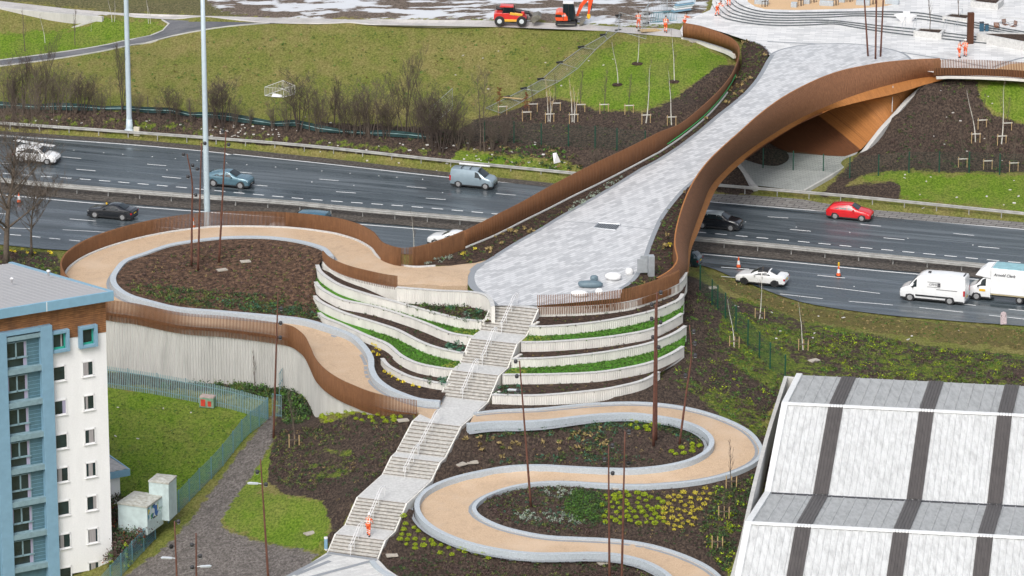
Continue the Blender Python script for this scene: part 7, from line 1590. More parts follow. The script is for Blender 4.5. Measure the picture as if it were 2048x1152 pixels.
a, b_ = P[3], P[2]; nrm = Vector((b_.y-a.y, -(b_.x-a.x), 0)).normalized(); z = a.z; mb = MB(); mb.add([tuple(a + nrm*.03 + (b_-a)*f + Vector((0, 0, dz))) for f, dz in ((.05, -1.35), (.97, -1.35), (.97, -.2), (.05, -.2))], [(0, 1, 2, 3)]); rel(mb.build('spray_painting', MAT['graffiti'], cb_), cb_)
# ================================================================== FURNITURE ON THE DECK AND ODDS AND ENDS
def boulder(px, py, sx_, sy_, sz_, rz, mat, lab, z=6.52):
    p = W(px, py, z); mb = MB(); rr = random.Random(int(px)); V = []
    nu, nv = 20, 12
    for i in range(nv+1):
        th = math.pi*i/nv
        for j in range(nu):
            ph = 2*math.pi*j/nu; k = 1 + .05*math.sin(2*ph+px) + .05*math.cos(ph*3+th*2+py); ex = .8
            x = math.copysign(abs(math.cos(ph))**ex, math.cos(ph))*math.sin(th)**.75; y = math.copysign(abs(math.sin(ph))**ex, math.sin(ph))*math.sin(th)**.75
            V.append((x*sx_*k, y*sy_*k, max(0, sz_*(.85+math.copysign(abs(math.cos(th))**.85, math.cos(th))))))
    mb.add(V, [(i*nu+j, i*nu+(j+1) % nu, (i+1)*nu+(j+1) % nu, (i+1)*nu+j) for i in range(nv) for j in range(nu)])
    tag(mb.build('pebble_seat', mat, None, smooth=True, loc=p, rz=rz), lab, 'seat', 'pebble seats on the deck')
MAT['peb_d'] = M('slate_pebble', (.13, .19, .225), .55, .12, 5, src='obj'); MAT['peb_w'] = M('white_pebble', (.80, .80, .79), .5, .05, 5, src='obj')
boulder(1180, 574, 1.12, .42, .30, -.12, MAT['peb_d'], 'long slate-blue pebble seat in the middle of the group')
boulder(1188, 562, .34, .26, .28, 0, MAT['peb_d'], 'small slate-blue pebble seat behind the long one')
boulder(1227, 559, .68, .46, .34, -.1, MAT['peb_w'], 'large white pebble seat right of the slate-blue ones')
boulder(1258.5, 549, .34, .32, .32, 0, MAT['peb_w'], 'small round white pebble seat nearest the grey stand')
boulder(1159, 592, .72, .42, .26, -.05, MAT['peb_w'], 'large white pebble seat behind the front railing')
boulder(1198, 589, .35, .30, .30, 0, MAT['peb_w'], 'small round white pebble seat behind the front railing')
MAT['zinc'] = M('zinc_panel', (.40, .43, .45), .45, .12, 3, src='obj', metal=.3)
t = thing('information_stand', 'grey metal stand with folded-out panels at the edge of the deck', 'stand', W(1302, 553, 6.5))
mb = MB(); mb.box((0, 0, .95), (.52, .62, 1.9), rz=.15); mb.build('column', MAT['zinc'], t, bevel=.02)
mb = MB(); mb.box((-.75, .05, .95), (.9, .06, 1.25), rz=.03); mb.build('panel', MAT['zinc'], t, bevel=.01)
mb = MB(); mb.box((-.55, .8, 1.0), (.7, .06, 1.25), rz=.03); mb.build('panel', MAT['zinc'], t, bevel=.01)
# grating in the deck
t = thing('drain_grating', 'steel floor grating let into the deck paving', 'grating', W(1213, 454, 6.72)); C0 = [W(*q, 0) for q in ()]
q = [W(a, b_, DECK(W(a, b_, 6.72).x, W(a, b_, 6.72).y)[0]) for a, b_ in ((1187, 456), (1197, 446.5), (1240, 449.5), (1231, 461))]; q = [p + Vector((0, 0, .02)) for p in q]
mb = MB(); mb.poly(q); rel(mb.build('pit', MAT['dark_steel'], t, flip=False), t)
mb = MB()
for k in range(15): f = k/14; a, b_ = q[0]*(1-f)+q[3]*f, q[1]*(1-f)+q[2]*f; mb.tube([a+Vector((0, 0, .02)), b_+Vector((0, 0, .02))], .028, 4)
rel(mb.build('bars', MAT['steel'], t), t)
mb = MB(); mb.tube(q+[q[0]], .06, 4, cap=False); rel(mb.build('frame', MAT['steel'], t), t)
# bollard
t = thing('bollard', 'blue bollard with a pale cap at the foot of the stairs', 'bollard', WR(652, 1100, -3.9)); mb = MB(); mb.lathe([(.14, 0), (.14, .95)], 14); mb.build('post', MAT['bluepanel'], t, smooth=False); mb = MB(); mb.lathe([(.15, .95), (.15, 1.06)], 14); mb.lathe([(.145, .0), (.145, .12)], 14); mb.build('cap', MAT['whiteplastic'], t)
# dumped crate by the palisade
g_ = G(416, 813); t = thing('crate', 'battered green and red crate dumped by the palisade fence', 'crate', g_, -.25)
mb = MB(); mb.box((0, 0, .45), (1.3, .9, .85)); mb.build('body', M('crate_green', (.08, .26, .15), .6, .4, 3, src='obj', c2=(.30, .36, .28)), t, bevel=.02); mb = MB(); mb.box((0, 0, .92), (1.25, .85, .1)); mb.build('lid', M('crate_lid', (.42, .33, .30), .8, .3, 3, src='obj'), t, bevel=.03); mb = MB(); mb.box((-.28, -.46, .45), (.4, .02, .6)); mb.box((.28, -.46, .4), (.3, .02, .45)); mb.build('side_panel', M('crate_red', (.55, .05, .03), .6, .4, 3, src='obj'), t)
# access covers in the beds
def cover(p, w_, l_, rz, lab, mat='cover'):
    mb = MB(); mb.box((0, 0, .03), (w_, l_, .10)); tag(mb.build('access_cover', MAT[mat], None, bevel=.01, loc=p, rz=rz), lab, 'cover', 'access covers in the planting')
for px, py, zf_, lab in ((444, 541, zi, 'tan square cover on the mulch mound beside the lamp poles'), (491, 524, zi, 'pale round-cornered cover on the mulch mound right of the lamp poles'), (806, 842, G, 'pale cover in the bed beside the foot of the low railing'), (784, 1112, G, 'pale cover in the bed beside the lower plaza'), (922, 930, G, 'left one of two pale covers beside the stairs bed'), (945, 926, G, 'right one of two pale covers beside the stairs bed'), (1262, 837, G, 'pale cover among the lime shrubs of the upper ramp bed'), (1235, 977, G, 'pinkish cover by the kerb between the twin lamp poles'), (1207, 1127, G, 'pale cover in the bed at the bottom edge of the picture'), (620, 1068, G, 'pale block lying on the bright lawn edge'), (1424, 577, G, 'pale slab on the bank beside the green fence'), (1628, 722, G, 'pale slab on the bank above the warehouse'), (1389, 84, G, 'white cover on the grass at the end of the parapet')):
    cover(zf_(px, py) + Vector((0, 0, .03)), .9, .6, .2 + (px % 7)*.1, lab)
# stacked barriers and rubble near the path end
t = thing('barrier_stack', 'stack of blue and grey plastic barriers on the muddy ground', 'barriers', G(1368, 25)); 
for k in range(5): mb = MB(); mb.box((-.3+.12*k, .1*k, .25+.2*k), (2.2, .5, .16), rz=.5); mb.build('barrier', [MAT['bluepanel'], MAT['whiteplastic'], MAT['grp'], MAT['bluepanel'], MAT['mast']][k], t, bevel=.03)
t = thing('barrier_stack', 'teal steel barriers leaning in a heap behind the middle worker', 'barriers', G(1318, 44))
for k in range(4):
    mb = MB(); a, b_ = Vector((-.9+.25*k, -.2, .02)), Vector((.9+.3*k, .6, .02)); up = Vector((.15, .35, .95)); mb.tube([a, a+up, b_+up, b_, a], .03, 5, cap=False)
    for j in range(1, 10): mb.tube([a+(b_-a)*j/10, a+(b_-a)*j/10+up], .012, 3)
    mb.build('barrier', MAT['teal'], t)
mb = MB(); mb.box((0, 0, .1), (2.6, 1.1, .05)); tag(mb.build('plywood_sheet', MAT['wood'], None, loc=G(1305, 62), rz=.2), 'pale plywood sheet laid over the end of the grey path', 'sheet')
mb = MB(); mb.tube([G(1218, 20)+Vector((0, 0, .1)), G(1240, 34)+Vector((0, 0, 1.2))], .04, 5)
mb = MB(); mb.box((0, 0, .05), (2.2, .25, .06)); tag(mb.build('board', MAT['wood'], None, loc=G(1027, 203)+Vector((0, 0, .3)), rz=-.35), 'pale board lying on the leaning fence panels', 'board')
# green trim on the planter edge
mb = MB(); mb.tube([p + Vector((0, 0, .35)) for p in offs(UP, .12, 1)[50:76]], .04, 5); tag(mb.build('edge_strip', M('bright_green', (.03, .5, .12), .5, .1, 3), None), 'bright green strip along the foot of the left parapet', 'strip')
# litter on the verges
mb = MB()
def litter(px0, px1, py0, py1, n, s=.16):
    for _ in range(n):
        p = G(random.uniform(px0, px1), random.uniform(py0, py1)); a = random.uniform(.4, 1)*s; mb.box((p.x, p.y, p.z+.05), (a*1.6, a, .06), rot=Matrix.Rotation(random.uniform(0, 3), 3, 'Z') @ Matrix.Rotation(random.uniform(-.5, .5), 3, 'X'))
litter(0, 700, 232, 262, 26); litter(400, 560, 250, 275, 40); litter(640, 1100, 285, 335, 34, .2); litter(860, 1130, 310, 345, 20, .22); litter(1780, 2048, 345, 420, 14, .2); litter(1450, 1950, 610, 680, 16, .2); litter(230, 480, 790, 900, 5); litter(900, 1230, 90, 200, 12); litter(1850, 2048, 180, 330, 12)
o = mb.build('litter', M('litter_white', (.62, .60, .56), .7, .25, 9)); o['kind'] = 'stuff'; tag(o, 'white scraps of litter scattered on the verges', 'litter')
mb = MB(); mb.add([(-.5, -.2, 0), (.3, -.3, .05), (.5, .3, .1), (-.2, .35, .9), (0, 0, 1.0)], [(0, 1, 4), (1, 2, 4), (2, 3, 4), (3, 0, 4)]); tag(mb.build('plastic_sack', MAT['whiteplastic'], None, loc=G(1113, 325), rz=.7), 'white plastic sack lying in the rough verge grass left of the bridge', 'sack')
mb = MB(); mb.box((0, 0, .45), (.6, .35, .9)); tag(mb.build('roadside_cabinet', M('cream_cabinet', (.62, .58, .46), .6, .1, 3), None, bevel=.02, loc=G(274, 271), rz=-.3), 'small cream cabinet by the crash barrier at the foot of the mast', 'cabinet')
# ================================================================== VEGETATION
def leafmesh(name, centres, mats, n=14, r=.22, leaf=.10, flat=.8, mi=None, seed=1, parent=None, up=.0, kind=None):
    """many small leaf faces gathered in clumps; centres (k,3); r may be an array"""
    g = np.random.default_rng(seed); c = np.asarray(centres, float); k = len(c)
    if not k: return None
    rr = np.broadcast_to(np.asarray(r, float), (k,))
    d = g.normal(size=(k, n, 3)); d[..., 2] = np.abs(d[..., 2])*flat + up; d /= np.linalg.norm(d, axis=2, keepdims=True)
    rad = g.uniform(.35, 1.0, (k, n, 1)) ** .6
    p = c[:, None] + d*rad*rr[:, None, None]
    t = g.normal(size=(k, n, 3)) + d*.6; t /= np.linalg.norm(t, axis=2, keepdims=True)
    q = np.cross(t, d + g.normal(size=d.shape)*.4); q /= np.linalg.norm(q, axis=2, keepdims=True) + 1e-9
    L = leaf*g.uniform(.6, 1.3, (k, n, 1)); w = L*.55
    V = np.stack([p - t*L*.5 , p + q*w*.5, p + t*L*.6, p - q*w*.5], axis=2).reshape(-1, 3)
    Fc = np.arange(k*n*4).reshape(-1, 4)
    if mi is not None: m_ = np.repeat(mi, n)
    else: m_ = np.zeros(k*n, int)
    o = npmesh(name, V, Fc, mats, parent, mi=m_ if len(mats) > 1 else None)
    return o
def fillpoly(px, dens, zf=None, jit=1.0):
    """points per square metre inside a photo outline, on the ground (or the height function given)"""
    if zf is None: P = [G(a, b_) for a, b_ in px]
    else: P = [p for p in px]
    B2 = [(p.x, p.y) for p in P]; xs = [p[0] for p in B2]; ys = [p[1] for p in B2]; A = (max(xs)-min(xs))*(max(ys)-min(ys)); n = int(A*dens)
    x = RNG.uniform(min(xs), max(xs), n); y = RNG.uniform(min(ys), max(ys), n); k = inpoly(x, y, B2); x, y = x[k], y[k]
    z = terr(x, y) if zf is None else zf(x, y)
    return np.c_[x, y, z]
_sd = [100]
def stuff(name, lab, cat_, px, dens, mats, w=None, r=.22, leaf=.12, n=12, zf=None, flat=.8, thin=None, dz=0, up=0):
    pts = fillpoly(px, dens, zf) if not isinstance(px, np.ndarray) else px
    if thin is not None:   # patchy growth
        ph = np.sin(pts[:, 0]*thin[0]+thin[1]) + np.sin(pts[:, 1]*thin[0]*1.3+thin[1]*2) + RNG.normal(0, .6, len(pts)); pts = pts[ph > thin[2]]
    pts = pts + np.array([0, 0, dz]); _sd[0] += 1
    w = w or [1]*len(mats); mi = RNG.choice(len(mats), len(pts), p=np.array(w)/sum(w)); rr = RNG.uniform(.6, 1.35, len(pts))*r
    o = leafmesh(name, pts, [MAT[m_] for m_ in mats], n, rr, leaf, flat, mi, _sd[0], up=up)
    if o: o['kind'] = 'stuff'; tag(o, lab, cat_)
    return o
# --- mulch mound
big = [(255, 560), (300, 520), (400, 495), (520, 488), (600, 495), (640, 520), (632, 610), (640, 640), (560, 628), (420, 612), (320, 596), (262, 575)]
zi_cache = lambda px: [zi(a, b_) for a, b_ in px]
stuff('ground_cover', 'thin dry ground cover scattered over the mulch mound', 'plants', zi_cache(big), 5, ['leaf_purple', 'leaf_straw', 'leaf_mid', 'leaf_dark'], [5, .8, 1, 1], .13, .13, 7, zf=lambda x, y: ISL(x, y))
stuff('low_shrubs', 'dark green low shrubs along the front edge of the mulch mound', 'shrubs', zi_cache([(250, 566), (320, 574), (420, 582), (520, 590), (600, 602), (636, 612), (640, 642), (600, 634), (520, 626), (420, 618), (330, 604), (268, 584)]), 6, ['leaf_dark', 'leaf_mid', 'leaf_green'], [4, 2, 1], .28, .16, 14, zf=lambda x, y: ISL(x, y))
stuff('low_shrubs', 'blue-green shrubs at the front of the mulch mound beside the terraces', 'shrubs', zi_cache([(440, 600), (520, 604), (600, 612), (632, 622), (640, 642), (600, 634), (520, 626), (450, 619)]), 3.5, ['leaf_blue', 'leaf_dark'], [3, 1], .32, .15, 16, zf=lambda x, y: ISL(x, y))
# --- deck planters
dz_ = lambda x, y: DECK(x, y) + .05
for nm, PL_ in (('left', PLANT_L), ('right', PLANT_R), ('far', PLANT_N)):
    stuff('ground_cover', {'left': 'low olive and brown plants in the bed along the left parapet', 'right': 'low dark plants in the bed along the right parapet', 'far': 'brown and green plants in the bed at the far left of the deck'}[nm], 'plants', PL_, 5, ['leaf_dark', 'leaf_mid', 'leaf_purple', 'leaf_green'], [2, 3, 3, 1], .16, .12, 10, zf=dz_, thin=(.5, 1, -.5))
    stuff('grass_tufts', {'left': 'straw-coloured grass tufts along the left parapet', 'right': 'straw-coloured grass tufts by the right parapet', 'far': 'straw-coloured tufts in the far bed of the deck'}[nm], 'grasses', PL_, .5 if nm != 'right' else .8, ['leaf_straw', 'leaf_yellow'], [5, 1], .32, .3, 12, zf=dz_, flat=1.6, thin=(.3, 2.2, .4), up=.5)
stuff('silver_plants', 'silvery low plants at both ends of the left deck bed', 'plants', np.vstack([fillpoly(L3([(1130, 418, 6.8), (1160, 400, 6.8), (1210, 372, 6.9), (1240, 352, 7), (1246, 358, 7), (1190, 392, 6.9), (1140, 424, 6.8)]), 4, dz_), fillpoly(L3([(845, 528, 6.4), (880, 518, 6.45), (905, 512, 6.5), (900, 524, 6.5), (850, 534, 6.4)]), 4, dz_)]), 0, ['leaf_grey'], None, .22, .12, 16)
# --- terrace beds
def bedpts(key, a, b_, dens):
    P = BEDS[key]; q = fillpoly(P, dens, lambda x, y: np.full(len(x), P[0].z)); u, v_ = PR(q[:, 0], q[:, 1], q[:, 2]); return q[(u > a) & (u < b_)]
stuff('terrace_plants', 'dark green shrubs in the top left terrace bed below the deck', 'shrubs', bedpts(('left', 2), 800, 985, 4.5), 0, ['leaf_dark', 'leaf_mid', 'leaf_green', 'leaf_purple'], [3, 2, 1, 2], .30, .16, 16)
stuff('terrace_plants', 'grey-green lavender clumps in the left terrace beds beside the stairs', 'shrubs', np.vstack([bedpts(('left', 2), 900, 960, 2), bedpts(('left', 4), 895, 930, 4), bedpts(('left', 6), 845, 900, 4)]), 0, ['leaf_blue', 'leaf_dark', 'leaf_grey'], [4, 2, 1], .36, .2, 22, flat=1.3)
stuff('terrace_plants', 'sparse brown plants in the left terrace beds', 'plants', np.vstack([bedpts(('left', k), 600, 900, 2.5) for k in (3, 4, 6)]), 0, ['leaf_purple', 'leaf_dark', 'leaf_mid'], [3, 2, 1], .14, .12, 9)
stuff('terrace_plants', 'sparse brown plants in the right terrace beds', 'plants', np.vstack([bedpts(('right', k), 980, 1380, 2.5) for k in (2, 4, 6)]), 0, ['leaf_purple', 'leaf_straw', 'leaf_mid', 'leaf_dark'], [4, 1, 1, 2], .16, .12, 9)
stuff('terrace_plants', 'green clump at the stairs end of the lowest right terrace bed', 'plants', bedpts(('right', 6), 985, 1045, 4), 0, ['leaf_dark', 'leaf_blue'], [2, 2], .26, .16, 14)
for key in (('left', 3), ('left', 5), ('right', 3), ('right', 5)):
    q = bedpts(key, 740 if key[0] == 'left' else 1000, 1380, 26); o = leafmesh('grass', q, [MAT['leaf_green']], 5, .10, .14, 1.5, None, 7+key[1], up=.6); o['kind'] = 'stuff'; tag(o, f'bright turf on the {ords[key[1]]} terrace {key[0]} of the stairs', 'grass')
# --- beds of the lower ramp
stuff('bed_plants', 'dark green plants along the edges of the upper ramp bed', 'plants', np.vstack([fillpoly([(940, 862), (1060, 856), (1150, 848), (1250, 838), (1310, 843), (1390, 862), (1412, 884), (1380, 886), (1330, 862), (1250, 858), (1150, 868), (1060, 876), (950, 880)], 9), fillpoly([(960, 928), (1040, 915), (1130, 905), (1220, 905), (1280, 915), (1310, 925), (1200, 932), (1080, 926)], 5), fillpoly([(1130, 860), (1230, 858), (1240, 905), (1160, 905)], 5.5)]), 0, ['leaf_dark', 'leaf_blue', 'leaf_mid'], [4, 2, 1], .26, .15, 14)
stuff('grass_tufts', 'straw-coloured grass tufts in the middle of the upper ramp bed', 'grasses', np.vstack([fillpoly([(925, 875), (1050, 872), (1050, 918), (935, 925)], .9), fillpoly([(1080, 862), (1210, 860), (1215, 905), (1090, 905)], 1.4)]), 0, ['leaf_straw', 'leaf_mid'], [4, 1], .30, .30, 10, flat=1.8, up=.7)
stuff('bed_plants', 'thin brown plants on the bare mulch of the upper ramp bed', 'plants', fillpoly([(920, 880), (1300, 860), (1400, 895), (1300, 925), (1000, 930), (900, 960)], 5.5), 0, ['leaf_purple', 'leaf_straw'], [5, 1], .12, .12, 7)
stuff('bed_plants', 'dark red-brown heather in the bed inside the lower ramp bend', 'plants', np.vstack([fillpoly([(955, 1000), (1010, 980), (1040, 1000), (1020, 1040), (975, 1035)], 7), fillpoly([(1100, 965), (1160, 965), (1165, 985), (1110, 980)], 9), fillpoly([(1080, 1045), (1200, 1055), (1200, 1072), (1080, 1066)], 9)]), 0, ['leaf_purple', 'leaf_dark'], [5, 1], .24, .13, 14)
stuff('bed_plants', 'mixed low green plants in the bed inside the lower ramp bend', 'plants', fillpoly([(960, 990), (1080, 968), (1200, 970), (1210, 1060), (1100, 1068), (1000, 1050)], 9), 0, ['leaf_dark', 'leaf_mid', 'leaf_blue', 'leaf_purple'], [2, 2, 1, 3], .17, .13, 10)
stuff('silver_plants', 'silvery clumps in two bands inside the lower ramp bend', 'plants', np.vstack([fillpoly([(1085, 982), (1120, 973), (1150, 980), (1140, 998), (1105, 995)], 6), fillpoly([(1028, 1030), (1060, 1022), (1120, 1026), (1170, 1040), (1160, 1050), (1100, 1044), (1040, 1042)], 6)]), 0, ['leaf_grey'], None, .24, .13, 18)
stuff('dense_shrubs', 'dense dark green shrub block inside the lower ramp bend', 'shrubs', fillpoly([(1132, 1000), (1150, 982), (1200, 988), (1214, 1010), (1205, 1040), (1180, 1050), (1135, 1036)], 12), 0, ['leaf_green', 'leaf_dark'], [3, 2], .40, .14, 26)
stuff('bed_plants', 'dark and yellow-green shrubs in the bed beside the warehouse wall', 'shrubs', np.vstack([fillpoly([(1430, 975), (1500, 955), (1520, 940), (1500, 990), (1470, 1090), (1455, 1150), (1420, 1110), (1400, 1060)], 7)]), 0, ['leaf_dark', 'leaf_green', 'leaf_lime', 'leaf_mid'], [5, 1, 1.3, 1], .30, .17, 16)
stuff('bed_plants', 'thin brown plants in the bed right of the lower ramp', 'plants', fillpoly([(1200, 978), (1440, 970), (1470, 990), (1430, 1110), (1330, 1085), (1210, 1068)], 5.5), 0, ['leaf_purple', 'leaf_dark', 'leaf_straw'], [4, 2, 1], .14, .12, 8)
stuff('bed_plants', 'dark purple and green plants in the bed at the bottom of the picture', 'plants', fillpoly([(790, 1110), (850, 1100), (950, 1105), (1100, 1120), (1260, 1122), (1330, 1165), (800, 1165), (770, 1125)], 9), 0, ['leaf_purple', 'leaf_dark', 'leaf_mid'], [5, 2, 1], .22, .13, 14)
stuff('bed_plants', 'olive plants on the dark slope left of the stairs', 'plants', fillpoly([(560, 860), (640, 850), (790, 845), (800, 870), (760, 940), (690, 1005), (640, 985), (560, 975), (540, 930)], 9), 0, ['leaf_mid', 'leaf_dark', 'leaf_purple', 'leaf_straw'], [3, 3, 3, .6], .22, .13, 12, thin=(.6, .4, -.8))
stuff('hedge_shrubs', 'dark leafy shrubs between the palisade and the tall grey wall', 'shrubs', np.vstack([fillpoly([(430, 770), (500, 762), (545, 772), (600, 790), (620, 820), (600, 850), (575, 850), (560, 800), (500, 800), (430, 788)], 5), fillpoly([(330, 768), (430, 770), (430, 785), (330, 778)], 1.5)]), 0, ['leaf_dark', 'leaf_green', 'leaf_mid'], [4, 2, 1], .5, .2, 26)
stuff('brambles', 'dark tangled brambles between the cabinets and the apartment block', 'brambles', np.vstack([fillpoly([(213, 1015), (240, 1010), (300, 1035), (306, 1072), (250, 1130), (214, 1150)], 7), fillpoly([(228, 1070), (300, 1062), (306, 1080), (262, 1128), (225, 1140)], 8) + np.array([0, 0, .7])]), 0, ['leaf_purple', 'leaf_dark', 'leaf_rust'], [4, 4, 1], .8, .17, 34, dz=.6)
stuff('ivy', 'bright ivy climbing the end of the teal fence', 'ivy', np.vstack([np.array([[*G(253, 1138)[:2], G(253, 1138).z + z] for z in np.linspace(0, 2.0, 9)]), np.array([[*G(222, 1160)[:2], G(222, 1160).z + z] for z in np.linspace(0, 2.0, 9)]), np.array([[*G(262, 1130)[:2], G(262, 1130).z+.2]])]), 0, ['leaf_lime', 'leaf_green'], [1, 2], .22, .14, 18)
# --- near right bank and verges
bank = [(1375, 590), (1440, 590), (1530, 615), (1600, 645), (1750, 672), (1900, 700), (2060, 712), (2060, 770), (1600, 750), (1560, 800), (1520, 870), (1420, 815), (1340, 765), (1372, 690)]
stuff('bank_plants', 'patchy green and purple ground cover on the bank between motorway and warehouse', 'plants', fillpoly(bank, 3.2), 0, ['leaf_green', 'leaf_mid', 'leaf_purple', 'leaf_lime', 'leaf_dark'], [3, 3, 4, .7, 1.5], .28, .14, 14, thin=(.35, 1.7, -.8))
stuff('bank_plants', 'yellow-green plants on the right part of the bank above the warehouse', 'plants', fillpoly([(1600, 690), (1680, 665), (1800, 690), (2060, 720), (2060, 765), (1750, 760), (1640, 742)], 3), 0, ['leaf_lime', 'leaf_mid', 'leaf_green', 'leaf_purple'], [1.6, 3, 2, 2], .32, .14, 16, thin=(.5, .3, -.6))
stuff('bank_plants', 'small tufts on the dark slope above the lower ramp', 'plants', fillpoly([(1330, 775), (1420, 770), (1500, 800), (1555, 850), (1530, 880), (1450, 830), (1380, 808)], 3), 0, ['leaf_mid', 'leaf_lime', 'leaf_green', 'leaf_purple'], [3, .6, 1, 3], .24, .13, 12, thin=(.7, 1, -.6))
stuff('bank_plants', 'dark plants on the far right bank beside the bridge', 'plants', fillpoly([(1850, 170), (1950, 168), (1975, 230), (2060, 262), (2060, 342), (1760, 342), (1790, 260)], 2.6), 0, ['leaf_purple', 'leaf_dark', 'leaf_mid', 'leaf_green'], [5, 4, 1.4, .8], .22, .14, 11)
stuff('verge_plants', 'dark low scrub under the bare shrubs of the far verge', 'plants', fillpoly([(0, 215), (250, 222), (420, 230), (600, 245), (860, 260), (1000, 275), (1180, 312), (1100, 318), (880, 292), (700, 275), (420, 245), (0, 228)], 2.2), 0, ['leaf_purple', 'leaf_dark', 'leaf_straw', 'leaf_mid'], [5, 3, 1, 1], .28, .2, 10)
stuff('verge_grass', 'rough straw and green grass on the verge left of the bridge', 'grass', fillpoly([(1030, 290), (1130, 300), (1170, 335), (1150, 352), (1000, 335), (960, 318)], 3), 0, ['leaf_straw', 'leaf_green', 'leaf_mid', 'leaf_dark'], [3, 2, 2, 2], .3, .24, 12, flat=1.2)
stuff('soil_plants', 'small dark plants on the bare soil left of the bridge', 'plants', fillpoly([(920, 255), (1090, 200), (1200, 225), (1340, 205), (1450, 140), (1470, 170), (1400, 235), (1290, 300), (1180, 335), (1020, 300)], 1.8), 0, ['leaf_purple', 'leaf_dark', 'leaf_mid'], [4, 2, 1.5], .18, .13, 8)
stuff('grass_tufts', 'longer tufts dotted over the big field', 'grass', fillpoly([(380, 75), (560, 55), (1000, 60), (1200, 70), (1060, 180), (900, 225), (600, 230), (300, 205), (0, 190), (0, 140)], .45), 0, ['leaf_mid', 'leaf_straw', 'leaf_green'], [2, 2, 2], .22, .18, 8)
stuff('grass_tufts', 'rough tufts dotted over the fenced lawn', 'grass', fillpoly([(215, 790), (330, 805), (480, 830), (450, 900), (330, 1010), (220, 1000)], 2), 0, ['leaf_mid', 'leaf_green'], [2, 2], .16, .12, 7)
stuff('grass_tufts', 'tufts along the edge of the near verge', 'grass', fillpoly([(1400, 545), (1480, 568), (1600, 612), (1750, 636), (1900, 650), (2060, 662), (2060, 705), (1750, 665), (1600, 642), (1480, 595)], 2), 0, ['leaf_mid', 'leaf_straw', 'leaf_green'], [2, 3, 1], .2, .15, 8)
stuff('bank_plants', 'dark scrub on the bank between the bare tree and the loop ramp', 'plants', fillpoly([(-40, 500), (110, 508), (128, 540), (100, 580), (-40, 570)], 4), 0, ['leaf_purple', 'leaf_dark', 'leaf_mid', 'leaf_green'], [4, 3, 1, 1], .28, .15, 13)
# --- countable shrubs
def clump(name, mat, r, seed, n=170, leaf=.085):
    return leafmesh(name, [[0, 0, .06]], [MAT[mat]], n, r*.82, leaf, .9, None, seed)
def spread(protos, pts, name_lab, grp, cat_='shrub', zf=None, s0=.8, s1=1.2):
    for i, p in enumerate(pts):
        o = protos[i % len(protos)]
        c = dup(o); c.location = p; s = random.uniform(s0, s1); c.scale = (s, s, s); c.rotation_euler = (0, 0, random.uniform(0, 6.28)); tag(c, name_lab, cat_, grp)
def poisson(px, d, zf=None):
    q = fillpoly(px, 12/d/d*.6, zf); keep = []
    for p in q:
        if all((p[0]-k[0])**2 + (p[1]-k[1])**2 > d*d for k in keep): keep.append(p)
    return [Vector(p) for p in keep]
lime = [clump('lime_shrub', 'leaf_lime', .30, s) for s in (11, 12, 13)]; yel = [clump('yellow_shrub', 'leaf_yellow', .30, s, 60, .12) for s in (21, 22, 23)]; daf = [clump('yellow_flowers', 'daffodil', .22, s, 26, .12) for s in (31, 32)]
spread(lime, poisson([(798, 1036), (822, 1042), (836, 1062), (880, 1088), (925, 1102), (985, 1110), (980, 1120), (900, 1112), (850, 1102), (800, 1082)], .52), 'round lime-green shrub in the drift between the stairs and the lowest ramp kerb', 'lime shrubs left of the lowest ramp kerb')
spread(lime, poisson([(1210, 990), (1255, 985), (1300, 992), (1328, 1002), (1330, 1050), (1280, 1052), (1210, 1048), (1200, 1020)], .54), 'round lime-green shrub in the drift behind the twin lamp poles', 'lime shrubs by the twin lamp poles')
spread(yel, poisson([(1330, 1000), (1370, 982), (1420, 978), (1420, 1000), (1395, 1030), (1385, 1058), (1340, 1062), (1325, 1040)], .52), 'golden yellow shrub in the drift between the lime shrubs and the warehouse', 'golden shrubs by the warehouse', s0=.7)
spread(lime, poisson([(640, 832), (660, 826), (720, 820), (810, 838), (800, 850), (720, 842), (640, 848)], .62), 'round lime-green shrub in the row under the low end of the ramp railing', 'lime shrubs under the ramp railing')
spread(lime, poisson([(1250, 843), (1290, 840), (1322, 850), (1300, 864), (1255, 858)], .6), 'round lime-green shrub behind the thick lamp pole', 'lime shrubs behind the thick lamp pole')
spread(lime, poisson([(1340, 905), (1380, 890), (1402, 892), (1385, 908), (1345, 914)], .55), 'round lime-green shrub in the right tip of the upper ramp bed', 'lime shrubs in the tip of the upper ramp bed')
spread(daf, [p + Vector((0, 0, .1)) for p in ([(lambda p: Vector((p.x, p.y, FBZ(p.x, p.y)[0])))(W(a, b_, 2.6)) for a, b_ in ((744, 703), (750, 706), (757, 704), (752, 712), (760, 715), (746, 720), (756, 722), (769, 749), (778, 752), (786, 757), (796, 764), (806, 768), (826, 775), (838, 777), (640, 644), (660, 652), (684, 662))])], 'clump of yellow flowers behind the granite kerb of the upper ramp', 'yellow flowers behind the ramp kerb', 'flowers')
spread(daf, [G(a, b_) + Vector((0, 0, .15)) for a, b_ in ((22, 506), (30, 508), (45, 503), (55, 510), (70, 510), (98, 508), (103, 512))], 'clump of yellow daffodils at the foot of the bare tree on the left', 'daffodils by the bare tree', 'flowers')
for o in lime + yel + daf: bpy.data.objects.remove(o)
